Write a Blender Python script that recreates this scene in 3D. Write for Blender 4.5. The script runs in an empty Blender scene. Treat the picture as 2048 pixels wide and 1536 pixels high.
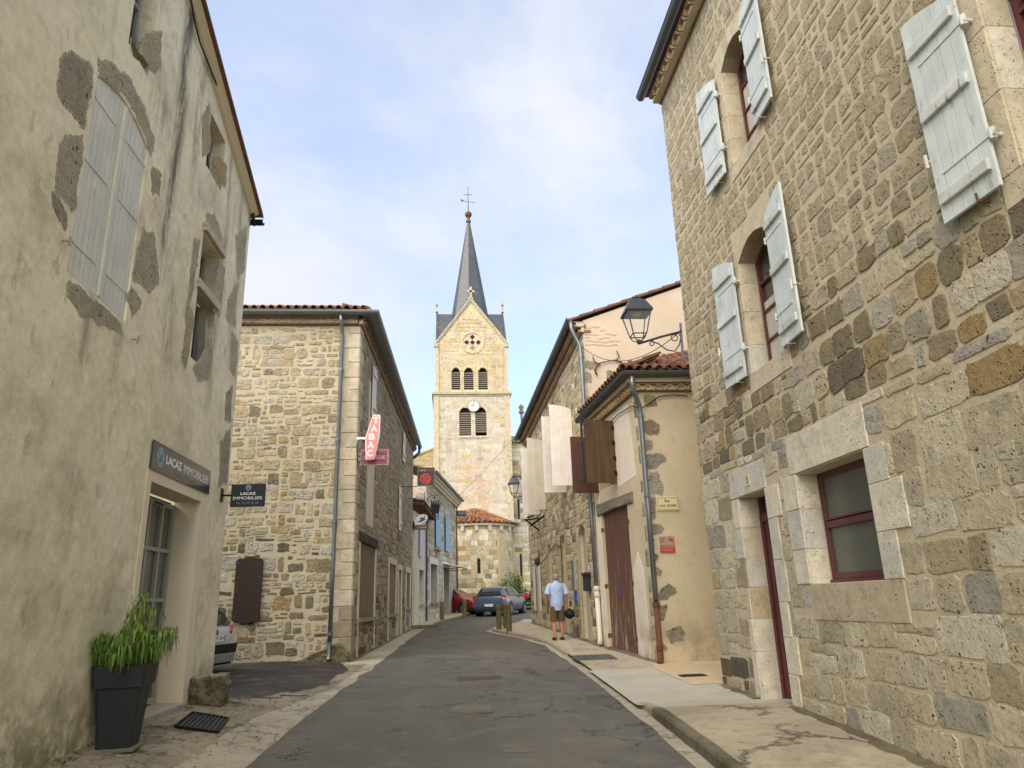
import bpy, math, random
from mathutils import Vector, Matrix
import numpy as np
R=math.radians
rnd=random.Random(7)
scene=bpy.context.scene
COL=scene.collection
# ------------------------------------------------------------------ camera
F_PX=1446.; CX,CY=1024.,768.
_up=np.array([-154.,4783.,1446.]); _up/=np.linalg.norm(_up)
_u=900-CX; _v=-(_up[0]*_u+_up[2]*F_PX)/_up[1]
_fw=np.array([_u,_v,F_PX]); _fw/=np.linalg.norm(_fw)
_rt=np.cross(_fw,_up); _rt/=np.linalg.norm(_rt)
if _rt[0]<0: _rt=-_rt
RM=np.array([_rt,_fw,_up])
cd=bpy.data.cameras.new('camera'); cam=bpy.data.objects.new('camera',cd); COL.objects.link(cam)
cd.sensor_width=36; cd.lens=36*F_PX/2048; cd.clip_end=2000; cd.clip_start=.05
c0,c1,c2=RM@np.array([1,0,0]),RM@np.array([0,1,0]),-(RM@np.array([0,0,1]))
cam.matrix_world=Matrix(((c0[0],c1[0],c2[0],0),(c0[1],c1[1],c2[1],0),(c0[2],c1[2],c2[2],0),(0,0,0,1)))
scene.camera=cam
# ------------------------------------------------------------------ light
SUN_EL,SUN_AZ=40,-150   # azimuth from +Y, clockwise positive; the sun is behind the camera, to the left
az=R(SUN_AZ); el=R(SUN_EL)
sdir=Vector((math.sin(az)*math.cos(el),math.cos(az)*math.cos(el),math.sin(el)))
sl=bpy.data.lights.new('sun','SUN'); so=bpy.data.objects.new('sun',sl); COL.objects.link(so)
sl.energy=1.5; sl.angle=R(75); sl.color=(1,.885,.72)
so.rotation_euler=sdir.to_track_quat('Z','Y').to_euler()
so.location=(0,-20,60)
scene.view_settings.view_transform='Standard'; scene.view_settings.look='None'
scene.view_settings.gamma=1; scene.view_settings.use_curve_mapping=False
scene.view_settings.exposure=2.0
world=bpy.data.worlds.new('World'); scene.world=world; world.use_nodes=True

# ------------------------------------------------------------------ node helper
class V:
    def __init__(s,nt,o): s.nt=nt; s.o=o
    def _m(s,op,b=None,c=None):
        n=s.nt.nodes.new('ShaderNodeMath'); n.operation=op; s.nt.links.new(s.o,n.inputs[0])
        for i,x in ((1,b),(2,c)):
            if x is None: continue
            if isinstance(x,V): s.nt.links.new(x.o,n.inputs[i])
            else: n.inputs[i].default_value=x
        return V(s.nt,n.outputs[0])
    def __add__(s,b): return s._m('ADD',b)
    def __sub__(s,b): return s._m('SUBTRACT',b)
    def __mul__(s,b): return s._m('MULTIPLY',b)
    def __truediv__(s,b): return s._m('DIVIDE',b)
    def __pow__(s,b): return s._m('POWER',b)
    def abs(s): return s._m('ABSOLUTE')
    def inv(s): return V.rs(s*-1.0,1.0)
    @staticmethod
    def rs(a,k): return a+k
    def step(s,a,b):
        n=s.nt.nodes.new('ShaderNodeMapRange'); n.interpolation_type='SMOOTHSTEP'
        s.nt.links.new(s.o,n.inputs[0]); n.inputs[1].default_value=a; n.inputs[2].default_value=b
        n.clamp=True
        return V(s.nt,n.outputs[0])
    def gauss(s,c,w):   # soft bump centred on c
        return ((s-c).abs()).step(w,0)
class Mat:
    def __init__(s,name,nt=None,coord='Object'):
        if nt is None:
            s.m=bpy.data.materials.new(name); s.m.use_nodes=True; nt=s.m.node_tree
            s.b=nt.nodes['Principled BSDF']
        s.nt=nt
        tc=nt.nodes.new('ShaderNodeTexCoord'); s.P=V(nt,tc.outputs[coord]); s._h=None
    def vmul(s,v,k):
        n=s.nt.nodes.new('ShaderNodeVectorMath'); n.operation='MULTIPLY'; s.nt.links.new(v.o,n.inputs[0]); n.inputs[1].default_value=k
        return V(s.nt,n.outputs[0])
    def vadd(s,v,w):
        n=s.nt.nodes.new('ShaderNodeVectorMath'); n.operation='ADD'; s.nt.links.new(v.o,n.inputs[0])
        if isinstance(w,V): s.nt.links.new(w.o,n.inputs[1])
        else: n.inputs[1].default_value=w
        return V(s.nt,n.outputs[0])
    def xyz(s,v=None):
        n=s.nt.nodes.new('ShaderNodeSeparateXYZ'); s.nt.links.new((v or s.P).o,n.inputs[0])
        return [V(s.nt,o) for o in n.outputs]
    def noise(s,scale,detail=4,rough=.55,vec=None,k=None,color=False,dist=0):
        v=vec or s.P
        if k: v=s.vmul(v,k)
        n=s.nt.nodes.new('ShaderNodeTexNoise'); n.inputs['Scale'].default_value=scale; n.inputs['Detail'].default_value=detail
        n.inputs['Roughness'].default_value=rough; n.inputs['Distortion'].default_value=dist
        s.nt.links.new(v.o,n.inputs['Vector']); return V(s.nt,n.outputs['Color' if color else 'Fac'])
    def voro(s,scale,feat='F1',vec=None,k=None,rand=1,out='Distance'):
        v=vec or s.P
        if k: v=s.vmul(v,k)
        n=s.nt.nodes.new('ShaderNodeTexVoronoi'); n.feature=feat; n.inputs['Scale'].default_value=scale; n.inputs['Randomness'].default_value=rand
        s.nt.links.new(v.o,n.inputs['Vector']); return V(s.nt,n.outputs[out])
    def wave(s,scale,axis='X',dist=0,prof='SIN'):
        n=s.nt.nodes.new('ShaderNodeTexWave'); n.bands_direction=axis; n.wave_profile=prof
        n.inputs['Scale'].default_value=scale; n.inputs['Distortion'].default_value=dist; n.inputs['Detail'].default_value=2
        s.nt.links.new(s.P.o,n.inputs['Vector']); return V(s.nt,n.outputs['Fac'])
    def attr(s,name='tint'):
        n=s.nt.nodes.new('ShaderNodeAttribute'); n.attribute_name=name; return V(s.nt,n.outputs['Color'])
    def rand(s):
        n=s.nt.nodes.new('ShaderNodeObjectInfo'); return V(s.nt,n.outputs['Random'])
    def mix(s,f,a,b,mode='MIX'):
        n=s.nt.nodes.new('ShaderNodeMix'); n.data_type='RGBA'; n.blend_type=mode; n.clamp_factor=True
        for i,x in ((0,f),(6,a),(7,b)):
            if isinstance(x,V): s.nt.links.new(x.o,n.inputs[i])
            elif i==0: n.inputs[0].default_value=x
            else: n.inputs[i].default_value=(*x,1)
        return V(s.nt,n.outputs[2])
    def scale_col(s,c,v):   # multiply a colour by a scalar socket
        n=s.nt.nodes.new('ShaderNodeVectorMath'); n.operation='SCALE'
        s.nt.links.new(c.o,n.inputs[0]); s.nt.links.new(v.o,n.inputs['Scale']); return V(s.nt,n.outputs[0])
    def base(s,c):
        if isinstance(c,V): s.nt.links.new(c.o,s.b.inputs['Base Color'])
        else: s.b.inputs['Base Color'].default_value=(*c,1)
        return s
    def set(s,**k):
        for a,x in k.items():
            i=s.b.inputs[a.replace('_',' ')]
            if isinstance(x,V): s.nt.links.new(x.o,i)
            else: i.default_value=x
        return s
    def bump(s,h,strength=.5,dist=.02):
        n=s.nt.nodes.new('ShaderNodeBump'); n.inputs['Strength'].default_value=strength; n.inputs['Distance'].default_value=dist
        s.nt.links.new(h.o,n.inputs['Height'])
        if s._h: s.nt.links.new(s._h,n.inputs['Normal'])
        s._h=n.outputs[0]; s.nt.links.new(s._h,s.b.inputs['Normal']); return s

# ------------------------------------------------------------------ sky (world): Nishita blue behind thin procedural cloud
w=Mat('w',world.node_tree,'Generated'); nt=world.node_tree; bg=nt.nodes['Background']
sky=nt.nodes.new('ShaderNodeTexSky'); sky.sky_type='NISHITA'; sky.sun_disc=False
sky.sun_elevation=el; sky.sun_rotation=az; sky.air_density=1.0; sky.dust_density=.6; sky.ozone_density=2.2
skyc=w.mix(1.0,V(nt,sky.outputs[0]),(.74,.84,.96),'MULTIPLY')
x,y,z=w.xyz()
n1=w.noise(1.5,6,.52,k=(1,1,1.6),dist=.35,vec=w.vadd(w.P,(3.1,.7,1.9)))
n2=w.noise(4.2,6,.6,k=(1,1,2.0),vec=w.vadd(w.P,(.3,5.7,.2)))
cl=(n1*.74+n2*.26).step(.41,.60)
low=z.step(.42,.16)           # cloud breaks up towards the horizon
cover=(cl*.44+.54)*(low*-.60+1.0)
n3=w.noise(2.4,5,.55,vec=w.vadd(w.P,(8.1,2.7,4.9)))
ccol=w.mix(n3.step(.35,.65),(2.05,2.17,2.42),(2.36,2.40,2.50))
nt.links.new(w.mix(cover,skyc,ccol).o,bg.inputs[0]); bg.inputs[1].default_value=.10

# ------------------------------------------------------------------ pixel ray on a real plane (for laying out a facade)
def ray(px,py): return RM@np.array([px-CX,CY-py,F_PX])
class Fr:
    """vertical frame: origin A, along U towards B, N = outward normal, z absolute"""
    def __init__(s,A,B,side=1):
        s.A=Vector((A[0],A[1],0)); u=Vector((B[0]-A[0],B[1]-A[1],0)); s.L=u.length; s.U=u.normalized()
        s.N=Vector((s.U.y,-s.U.x,0))*side; s.ang=math.atan2(s.U.y,s.U.x)
    def p(s,a,z,d=0): return s.A+s.U*a+s.N*d+Vector((0,0,z))
    def px(s,x,y,d=0):
        r=ray(x,y); A=s.A+s.N*d; n=s.N
        t=(n.x*A.x+n.y*A.y)/(n.x*r[0]+n.y*r[1]); P=Vector(r*t); return (P-A).dot(s.U),P.z
# ------------------------------------------------------------------ ground heights
GY=[-30,-5,0,6.5,8,10,12,15,20,30,42,60,100,300]
GZ=[-2.3,-1.95,-1.82,-1.60,-1.51,-1.42,-1.345,-1.25,-1.10,-.86,-.56,-.3,0,1]
def g(Y): return float(np.interp(Y,GY,GZ))
def gnd(X,Y):
    e=0
    if X<-2: e=min(1,(-2-X)/1.65)*float(np.interp(Y,[0,8,12,14,18],[.22,.22,.13,.06,.05]))
    return g(Y)+e
def walk(Y): return float(np.interp(Y,[-30,9.6,10.4,14,18,40],[.12,.12,.045,.05,.1,.1]))

# ------------------------------------------------------------------ mesh helper
class MB:
    def __init__(s): s.v=[]; s.f=[]; s.t=[]; s.tint=(1,1,1)
    def add(s,vs,fs):
        k=len(s.v); s.v+= [tuple(q) for q in vs]; s.t+=[s.tint]*len(vs); s.f+=[tuple(i+k for i in f) for f in fs]
    def box(s,p0,p1,fr=None,bev=0):
        (a,b,c),(d,e,f)=p0,p1
        q=[(a,b,c),(d,b,c),(d,e,c),(a,e,c),(a,b,f),(d,b,f),(d,e,f),(a,e,f)]
        s.add(q,[(0,3,2,1),(4,5,6,7),(0,1,5,4),(1,2,6,5),(2,3,7,6),(3,0,4,7)])
    def bxp(s,F,a0,a1,z0,z1,d0,d1):
        q=[F.p(a0,z0,d0),F.p(a1,z0,d0),F.p(a1,z0,d1),F.p(a0,z0,d1),F.p(a0,z1,d0),F.p(a1,z1,d0),F.p(a1,z1,d1),F.p(a0,z1,d1)]
        s.add(q,[(0,3,2,1),(4,5,6,7),(0,1,5,4),(1,2,6,5),(2,3,7,6),(3,0,4,7)])
    def hexa(s,q): s.add(q,[(0,3,2,1),(4,5,6,7),(0,1,5,4),(1,2,6,5),(2,3,7,6),(3,0,4,7)])
    def tube(s,pts,r,n=8,cap=True):
        pts=[Vector(p) for p in pts]; rs=r if isinstance(r,(list,tuple)) else [r]*len(pts); rings=[]
        pu=None
        for i,p in enumerate(pts):
            t=((pts[min(i+1,len(pts)-1)]-p).normalized()+(p-pts[max(i-1,0)]).normalized())
            t=t.normalized() if t.length>1e-6 else Vector((0,0,1))
            if pu is None: pu=t.orthogonal().normalized()
            a=(pu-t*pu.dot(t)); a=a.normalized() if a.length>1e-5 else t.orthogonal().normalized(); pu=a; b=t.cross(a)
            rings.append([p+(a*math.cos(2*math.pi*k/n)+b*math.sin(2*math.pi*k/n))*rs[i] for k in range(n)])
        vs=[q for g_ in rings for q in g_]; fs=[]
        for i in range(len(rings)-1):
            for k in range(n): fs.append((i*n+k,i*n+(k+1)%n,(i+1)*n+(k+1)%n,(i+1)*n+k))
        if cap: fs+=[tuple(range(n))[::-1],tuple(range((len(rings)-1)*n,len(rings)*n))]
        s.add(vs,fs)
    def lathe(s,prof,c=(0,0,0),n=16):
        vs=[];fs=[]
        for r,z in prof: vs+=[(c[0]+r*math.cos(2*math.pi*k/n),c[1]+r*math.sin(2*math.pi*k/n),c[2]+z) for k in range(n)]
        for i in range(len(prof)-1):
            for k in range(n): fs.append((i*n+k,i*n+(k+1)%n,(i+1)*n+(k+1)%n,(i+1)*n+k))
        fs+=[tuple(range(n))[::-1],tuple(range((len(prof)-1)*n,len(prof)*n))]
        s.add(vs,fs)
    def loft(s,rings,cap=True):
        n=len(rings[0]); vs=[q for g_ in rings for q in g_]; fs=[]
        for i in range(len(rings)-1):
            for k in range(n): fs.append((i*n+k,i*n+(k+1)%n,(i+1)*n+(k+1)%n,(i+1)*n+k))
        if cap: fs+=[tuple(range(n))[::-1],tuple(range((len(rings)-1)*n,len(rings)*n))]
        s.add(vs,fs)
    def prism(s,F,poly,d0,d1):
        n=len(poly); vs=[F.p(a,z,d0) for a,z in poly]+[F.p(a,z,d1) for a,z in poly]
        s.add(vs,[tuple(range(n))[::-1],tuple(range(n,2*n))]+[(i,(i+1)%n,n+(i+1)%n,n+i) for i in range(n)])
    def mesh(s,name,mats,smooth=False,tinted=False):
        me=bpy.data.meshes.new(name); me.from_pydata(s.v,[],s.f); me.update()
        for m in (mats if isinstance(mats,(list,tuple)) else [mats]): me.materials.append(m)
        if smooth: me.shade_smooth()
        if tinted:
            a=me.color_attributes.new('tint','FLOAT_COLOR','POINT')
            a.data.foreach_set('color',np.array([(*t,1) for t in s.t],dtype=np.float32).ravel())
        return me
WL={}
def link(o,parent=None,loc=(0,0,0),local=False):
    COL.objects.link(o); loc=Vector(loc)
    if parent is not None:
        o.parent=parent
        if not local: WL[o.name]=loc; loc=loc-WL.get(parent.name,Vector())
        else: WL[o.name]=WL.get(parent.name,Vector())
    else: WL[o.name]=loc
    o.location=loc; return o
def obj(name,mb,mat,parent=None,smooth=False,tinted=False,local=False,kind=None,label=None,bevel=0,auto=False):
    me=mb if isinstance(mb,bpy.types.Mesh) else mb.mesh(name,mat,smooth,tinted)
    o=bpy.data.objects.new(name,me); link(o,parent,local=local)
    if bevel:
        b=o.modifiers.new('bevel','BEVEL'); b.width=bevel; b.segments=2; b.limit_method='ANGLE'
    if kind: o['kind']=kind
    if label: o['label']=label
    return o
def thing(name,loc,label,cat,group=None,rz=0):
    o=bpy.data.objects.new(name,None); o.empty_display_size=.2; link(o,None,loc); o.rotation_euler=(0,0,rz)
    o['label']=label; o['category']=cat
    if group: o['group']=group
    return o
def tag(o,label,cat,group=None):
    o['label']=label; o['category']=cat
    if group: o['group']=group
    return o
def struct(name,mb,mat,**k):
    o=obj(name,mb,mat,**k); o['kind']='structure'; return o
def text(body,F,a0,a1,z0,z1,d,mat,parent,name='lettering',bold=0,local=False):
    """flat lettering filling the rectangle a0..a1 x z0..z1 on frame F (reads along F.U)"""
    cu=bpy.data.curves.new('t','FONT'); cu.body=body; cu.offset=bold; cu.resolution_u=3
    to=bpy.data.objects.new('t',cu); COL.objects.link(to)
    me=bpy.data.meshes.new_from_object(to.evaluated_get(bpy.context.evaluated_depsgraph_get()))
    COL.objects.unlink(to); bpy.data.objects.remove(to)
    co=np.zeros(len(me.vertices)*3); me.vertices.foreach_get('co',co); co=co.reshape(-1,3)
    mn,mx=co.min(0),co.max(0); out=[]
    for c in co:
        a=a0+(c[0]-mn[0])/(mx[0]-mn[0])*(a1-a0); z=z0+(c[1]-mn[1])/(mx[1]-mn[1])*(z1-z0); out+=list(F.p(a,z,d))
    me.vertices.foreach_set('co',out); me.materials.clear(); me.materials.append(mat); me.update()
    me.name=name; return obj(name,me,mat,parent,local=local)
# ------------------------------------------------------------------ materials
def simple(name,c,rough=.7,metal=0,var=.12,scale=6,bump=0,coat=0,k=None,spec=None):
    m=Mat(name); n=m.noise(scale,5,.6,k=k)
    cv=m.scale_col(m.mix(0,c,c),(n-.5)*(2*var)+1.0) if var else None
    m.base(cv if cv else c).set(Roughness=rough,Metallic=metal)
    if bump: m.bump(m.noise(scale*4,4,.6,k=k),bump,.01)
    if coat: m.set(**{'Coat_Weight':coat})
    return m.m
def stone_mat(name,pit=.6,rel=.03,pscale=34,warm=(.55,.36,.14),lich=.35,rels=1.0,streak=0):
    """tint attribute = the block's own colour; pitted shell limestone relief"""
    m=Mat(name); t=m.attr()
    a=m.noise(5,7,.65); b=m.noise(23,6,.62); c=m.noise(1.1,4,.5)
    col=m.scale_col(t,(a-.5)*.75+(b-.5)*.5+1.0)
    col=m.mix(((c-.52)*3.0).step(0,1)*lich,col,m.scale_col(t,m.mix_v(warm)) if 0 else m.mix(.5,t,warm))
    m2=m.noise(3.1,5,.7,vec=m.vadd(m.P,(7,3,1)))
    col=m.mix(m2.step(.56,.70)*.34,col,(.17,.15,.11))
    if streak: vs=m.noise(1.3,6,.7,k=(1,1,.10)).step(.50,.68)*m.noise(.35,3).step(.35,.6); col=m.mix(vs*streak,col,(.20,.18,.145)); m3=m.noise(13,6,.75,vec=m.vadd(m.P,(1,8,3))); col=m.mix(m3.step(.57,.68)*.34,col,(.12,.10,.07)); col=m.mix(m3.step(.42,.32)*.35,col,(.80,.72,.55))  # dark and pale m3 mottling puts crevice shade into the colour
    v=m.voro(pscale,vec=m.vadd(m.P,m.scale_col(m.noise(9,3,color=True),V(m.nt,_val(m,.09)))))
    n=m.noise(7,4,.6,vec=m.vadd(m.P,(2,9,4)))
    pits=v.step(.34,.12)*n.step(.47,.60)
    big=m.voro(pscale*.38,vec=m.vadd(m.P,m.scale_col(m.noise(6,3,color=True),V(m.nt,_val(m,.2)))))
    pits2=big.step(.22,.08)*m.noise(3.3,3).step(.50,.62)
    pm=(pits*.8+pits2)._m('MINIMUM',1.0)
    col=m.mix(pm*pit,col,(.055,.045,.03))  # pit dirt, darkened further in colour to stand in for relief shade
    m.base(col).set(Roughness=.93,Specular_IOR_Level=.2)
    h=a*.8*rels+m.noise(14,8,.72)*1.1*rels+m.noise(60,4,.7)*.2-pm*1.2
    m.bump(h,.9,rel); return m.m
def _val(m,x):
    n=m.nt.nodes.new('ShaderNodeValue'); n.outputs[0].default_value=x; return n.outputs[0]
M={}
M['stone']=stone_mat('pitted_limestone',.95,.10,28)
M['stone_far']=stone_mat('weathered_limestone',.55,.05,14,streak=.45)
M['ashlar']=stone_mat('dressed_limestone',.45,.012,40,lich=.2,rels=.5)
def mortar(name,c,c2):
    m=Mat(name); a=m.noise(2.2,5,.6); b=m.noise(30,5,.7)
    col=m.mix(a.step(.35,.7),c,c2); col=m.scale_col(col,(b-.5)*.5+1.0)
    col=m.mix(m.noise(6,5).step(.62,.75)*.35,col,(.16,.13,.09))
    m.base(col).set(Roughness=.95,Specular_IOR_Level=.1); m.bump(b+m.noise(9,5)*.8,.7,.02); return m.m
M['mortar']=mortar('lime_mortar',(.58,.50,.355),(.52,.445,.31))
M['mortar_pale']=mortar('pale_lime_mortar',(.55,.48,.34),(.49,.42,.29))
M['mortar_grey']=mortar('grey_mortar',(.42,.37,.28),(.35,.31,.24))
def plaster_left():
    m=Mat('old_lime_render'); x,y,z=m.xyz()
    a=m.noise(.55,6,.6,dist=.4); b=m.noise(1.6,7,.62,dist=.2,vec=m.vadd(m.P,(4,1,7))); c=m.noise(9,7,.7)
    col=m.mix(a.step(.3,.7),(.76,.69,.495),(.65,.585,.415))
    col=m.mix(b.step(.48,.72)*.65,col,(.44,.395,.28))
    col=m.mix(b.step(.50,.34)*.75,col,(.76,.69,.54)); sc=m.noise(2.6,7,.65,k=(1,1.4,.8),vec=m.vadd(m.P,(9,9,2))); col=m.mix(sc.step(.58,.66)*.4,col,(.33,.285,.20)); col=m.mix(sc.step(.40,.34)*.35,col,(.80,.74,.60))
    col=m.scale_col(col,(c-.5)*.6+1.0)
    # dark run-off streaks below the roof, each at its own place along the wall
    wob=(m.noise(.9,3,k=(1,1,.5))-.5)*.55
    stk=None
    for y0,wd,zl,zh,st in ((8.75,.20,3.7,9.2,.9),(9.45,.13,5.4,8.9,.6),(8.2,.30,5.4,6.5,.75),(10.3,.22,5.5,6.5,.5),(11.0,.13,2.4,7.5,.5),(11.8,.16,3.5,7.3,.45),(9.2,.28,2.5,4.4,.5),(7.9,.15,2.0,3.1,.55),(7.15,.10,1.9,3.2,.6)):
        q=(y+wob-y0).abs().step(wd*1.55,0)*z.step(zl,zl+1.1)*z.step(zh+.2,zh-.3)*st
        stk=q if stk is None else stk._m('MAXIMUM',q)
    stk=stk*(m.noise(2.6,8,.75,k=(1,2.2,.5)).step(.36,.56))
    col=m.mix(stk*.98,col,(.07,.063,.05))
    # fine vertical weathering
    vs=m.noise(2.5,6,.6,k=(1,1.5,.14)).step(.55,.80)*z.step(1.5,5)
    col=m.mix(vs*.35,col,(.20,.18,.145))
    moss=z.step(-.2,-1.35)*m.noise(3,5,.7).step(.35,.6)
    col=m.mix(moss*.75,col,(.10,.105,.045))
    cr=m.voro(1.3,'DISTANCE_TO_EDGE',vec=m.vadd(m.P,m.scale_col(m.noise(2.2,5,.7,color=True),V(m.nt,_val(m,1.2))))).step(.012,.0)*m.noise(.8,3).step(.5,.6)
    col=m.mix(cr*.35,col,(.18,.15,.11))
    m.base(col).set(Roughness=.95,Specular_IOR_Level=.15)
    m.bump(m.noise(.9,3,.5)*2.0+m.noise(3.2,4,.5,dist=.3)*.5,.6,.06); m.bump(c*.8+m.noise(45,3)*.6+sc*1.5,.40,.010); return m.m
M['plaster']=plaster_left()
def render_mat(name,c1,c2,stain=(.30,.22,.12),k=.5,crack=.3):
    m=Mat(name); x,y,z=m.xyz(); a=m.noise(.8,6,.6,dist=.5); b=m.noise(3.5,7,.7)
    col=m.mix(a.step(.35,.68),c1,c2); col=m.mix(b.step(.52,.74)*k,col,stain); col=m.scale_col(col,(m.noise(16,5,.7)-.5)*.22+1.0)
    cr=m.voro(2.1,'DISTANCE_TO_EDGE',vec=m.vadd(m.P,m.scale_col(m.noise(3,4,.7,color=True),V(m.nt,_val(m,.8))))).step(.010,.0)*m.noise(1.2,3).step(.5,.6)
    col=m.mix(cr*crack,col,(.2,.14,.08))
    damp=z.step(.1,-1.2)*m.noise(2.0,5,.7).step(.38,.62)
    col=m.mix(damp*.6,col,(.19,.155,.09))
    m.base(col).set(Roughness=.93,Specular_IOR_Level=.15); m.bump(m.noise(5,7,.65),.5,.02); return m.m
M['ochre_render']=render_mat('ochre_render',(.57,.48,.33),(.50,.405,.26),(.36,.28,.165),.5)
M['pink_render']=render_mat('pink_render',(.60,.50,.385),(.57,.465,.35),(.46,.37,.27),.25,.0)
M['pale_render']=render_mat('pale_render',(.72,.64,.52),(.66,.58,.46),(.5,.42,.33),.25,.2)
M['cream']=simple('smooth_cream_render',(.66,.58,.42),.85,var=.10,scale=2.5,bump=.1)
M['grey_render']=simple('grey_blocked_render',(.36,.32,.25),.9,var=.18,scale=2,bump=.2)
def wood(name,c1,c2,k=(1,1,.06),sc=18,rough=.75,wear=None,wk=.6,chip=0,bs=.5):
    m=Mat(name); a=m.noise(sc,6,.65,k=k); col=m.mix(a.step(.3,.7),c1,c2)
    r=m.noise(3,4); col=m.scale_col(col,(r-.5)*.5+1.0)
    if wear:
        x,y,z=m.xyz(); wn=m.noise(sc*.7,7,.75,k=k,vec=m.vadd(m.P,(5,5,5))).step(.52,.62)
        col=m.mix(wn*z.step(1.5,-1.2)*wk,col,wear)
    
    if chip: ch_=m.noise(11,7,.7,k=(1,1,.35),vec=m.vadd(m.P,(2,4,6))); col=m.mix(ch_.step(.60,.64)*chip,col,(.27,.22,.16)); col=m.mix(m.noise(2.0,5,.6).step(.5,.7)*.3,col,(.42,.42,.38))
    m.base(col).set(Roughness=rough); m.bump(a,bs,.01); return m.m
M['blue_shutter']=wood('pale_blue_grey_paint',(.62,.67,.65),(.54,.59,.575),sc=14,rough=.6,chip=.5,bs=.25)
M['paint_worn']=wood('worn_pale_paint',(.62,.66,.64),(.50,.50,.46),sc=7,rough=.7,k=(.5,.5,.5),chip=.9)
M['grey_shutter']=wood('light_grey_paint',(.60,.585,.49),(.53,.515,.43),sc=12,rough=.6,chip=.35,bs=.2)
M['white_shutter']=wood('off_white_paint',(.70,.65,.59),(.66,.61,.55),sc=5,rough=.6,bs=.06)
M['sky_shutter']=wood('sky_blue_paint',(.26,.47,.68),(.22,.42,.62),sc=12,rough=.6)
M['lav_shutter']=wood('lavender_paint',(.58,.57,.72),(.54,.53,.68),sc=12,rough=.6)
M['cream_shutter']=wood('cream_paint',(.56,.51,.42),(.50,.45,.36),sc=5,rough=.6,bs=.06)
M['garage']=wood('brown_slat_paint',(.20,.145,.085),(.16,.115,.07),sc=12,rough=.6)
M['burgundy']=wood('burgundy_paint',(.115,.022,.028),(.085,.016,.022),sc=8,rough=.45)
M['brown_paint']=wood('red_brown_paint',(.10,.036,.026),(.075,.028,.02),sc=10,rough=.6)
M['dark_wood']=wood('stained_dark_wood',(.115,.062,.022),(.052,.030,.014),sc=14,rough=.6)
M['barn']=wood('worn_brown_door_paint',(.125,.055,.030),(.095,.042,.024),sc=30,rough=.75,wear=(.46,.37,.30),wk=1.0)
M['grey_wood']=wood('weathered_grey_wood',(.23,.20,.15),(.12,.10,.075),sc=14,rough=.85,k=(.12,.12,1))
M['old_beam']=wood('charred_beam',(.06,.04,.03),(.03,.02,.016),sc=10,rough=.9,k=(.2,.2,1))
M['post_wood']=wood('bollard_wood',(.20,.125,.06),(.10,.065,.035),sc=16,rough=.85,k=(1,1,.1))
M['post_moss']=wood('mossy_wood',(.13,.12,.04),(.085,.06,.03),sc=16,rough=.9,k=(1,1,.1))
M['panel_brown']=simple('dark_brown_painted_board',(.030,.015,.009),.75,var=.2,scale=5,bump=.1,spec=.2)
M['grey_frame']=simple('grey_joinery_paint',(.30,.30,.27),.5,var=.05)
M['zinc']=simple('weathered_zinc',(.22,.235,.24),.42,.85,var=.28,scale=7,k=(1,1,.3))
M['zinc_dark']=simple('dark_zinc',(.105,.11,.11),.5,.5,var=.25,scale=5)
M['pvc']=simple('cream_plastic_pipe',(.58,.56,.45),.5,var=.08)
M['cover_iron']=simple('brown_cast_iron',(.085,.055,.038),.8,.2,var=.4,scale=18,bump=.3)
M['rust']=simple('rusted_iron',(.14,.055,.025),.85,.2,var=.4,scale=18,bump=.3)
M['iron']=simple('black_iron',(.018,.018,.02),.5,.6,var=.2)
M['black']=simple('matt_black',(.012,.012,.013),.7,var=.1)
M['rubber']=simple('tyre_rubber',(.018,.018,.019),.85,var=.1)
M['lamp_paint']=simple('slate_blue_lamp_paint',(.055,.062,.085),.35,.3,var=.1)
def tile_mat(name,c1,c2,c3):
    m=Mat(name); r=m.rand(); t=m.attr(); a=m.noise(9,6,.65); b=m.noise(3,5,.6)
    col=m.mix(a.step(.35,.7),c1,c2); col=m.mix(b.step(.5,.68)*.8,col,c3)
    col=m.scale_col(col,r*.5+.72); m.base(col).set(Roughness=.9,Specular_IOR_Level=.2); m.bump(a+m.noise(40,4),.4,.01); return m.m
M['tile']=tile_mat('canal_tile_clay',(.24,.11,.065),(.17,.08,.05),(.12,.10,.07))
M['tile_dark']=tile_mat('weathered_canal_tile',(.17,.075,.045),(.10,.055,.035),(.07,.06,.045))
M['tile_lich']=tile_mat('lichened_canal_tile',(.40,.17,.06),(.22,.10,.05),(.33,.24,.11))
M['tile_cream']=tile_mat('cream_cornice_tile',(.48,.33,.16),(.40,.26,.12),(.24,.15,.08))
M['tile_shade']=tile_mat('shaded_cornice_tile',(.27,.18,.11),(.20,.13,.08),(.13,.09,.06))  # darker copy of the cream cornice tile, shade put into its colour
def slate():
    m=Mat('slate'); x,y,z=m.xyz(); a=m.noise(3,5,.6); c=m.mix(a.step(.3,.7),(.045,.050,.062),(.062,.068,.082))
    l=m.noise(.9,6,.7).step(.56,.68); c=m.mix(l*.5,c,(.24,.13,.04)); w_=(z*4.0)._m('FRACT').step(.12,0.0)
    c=m.mix(w_*.35,c,(.03,.033,.04)); m.base(c).set(Roughness=.55); m.bump(w_*-1.0+a*.4,.4,.02); return m.m
M['brick']=simple('pale_old_brick',(.46,.28,.16),.9,var=.3,scale=9)
M['slate']=slate()
def slate_light():
    m=Mat('sunlit_weathered_slate'); x,y,z=m.xyz(); a=m.noise(4,6,.65); c=m.mix(a.step(.3,.7),(.105,.108,.11),(.15,.15,.145))
    w_=(z*4.0)._m('FRACT').step(.12,0.0); c=m.mix(w_*.4,c,(.05,.055,.06)); m.base(c).set(Roughness=.6); m.bump(w_*-1.0+a*.4,.4,.02); return m.m
M['slate_light']=slate_light()  # sunlit facet tone put into the colour, along with weathering
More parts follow.
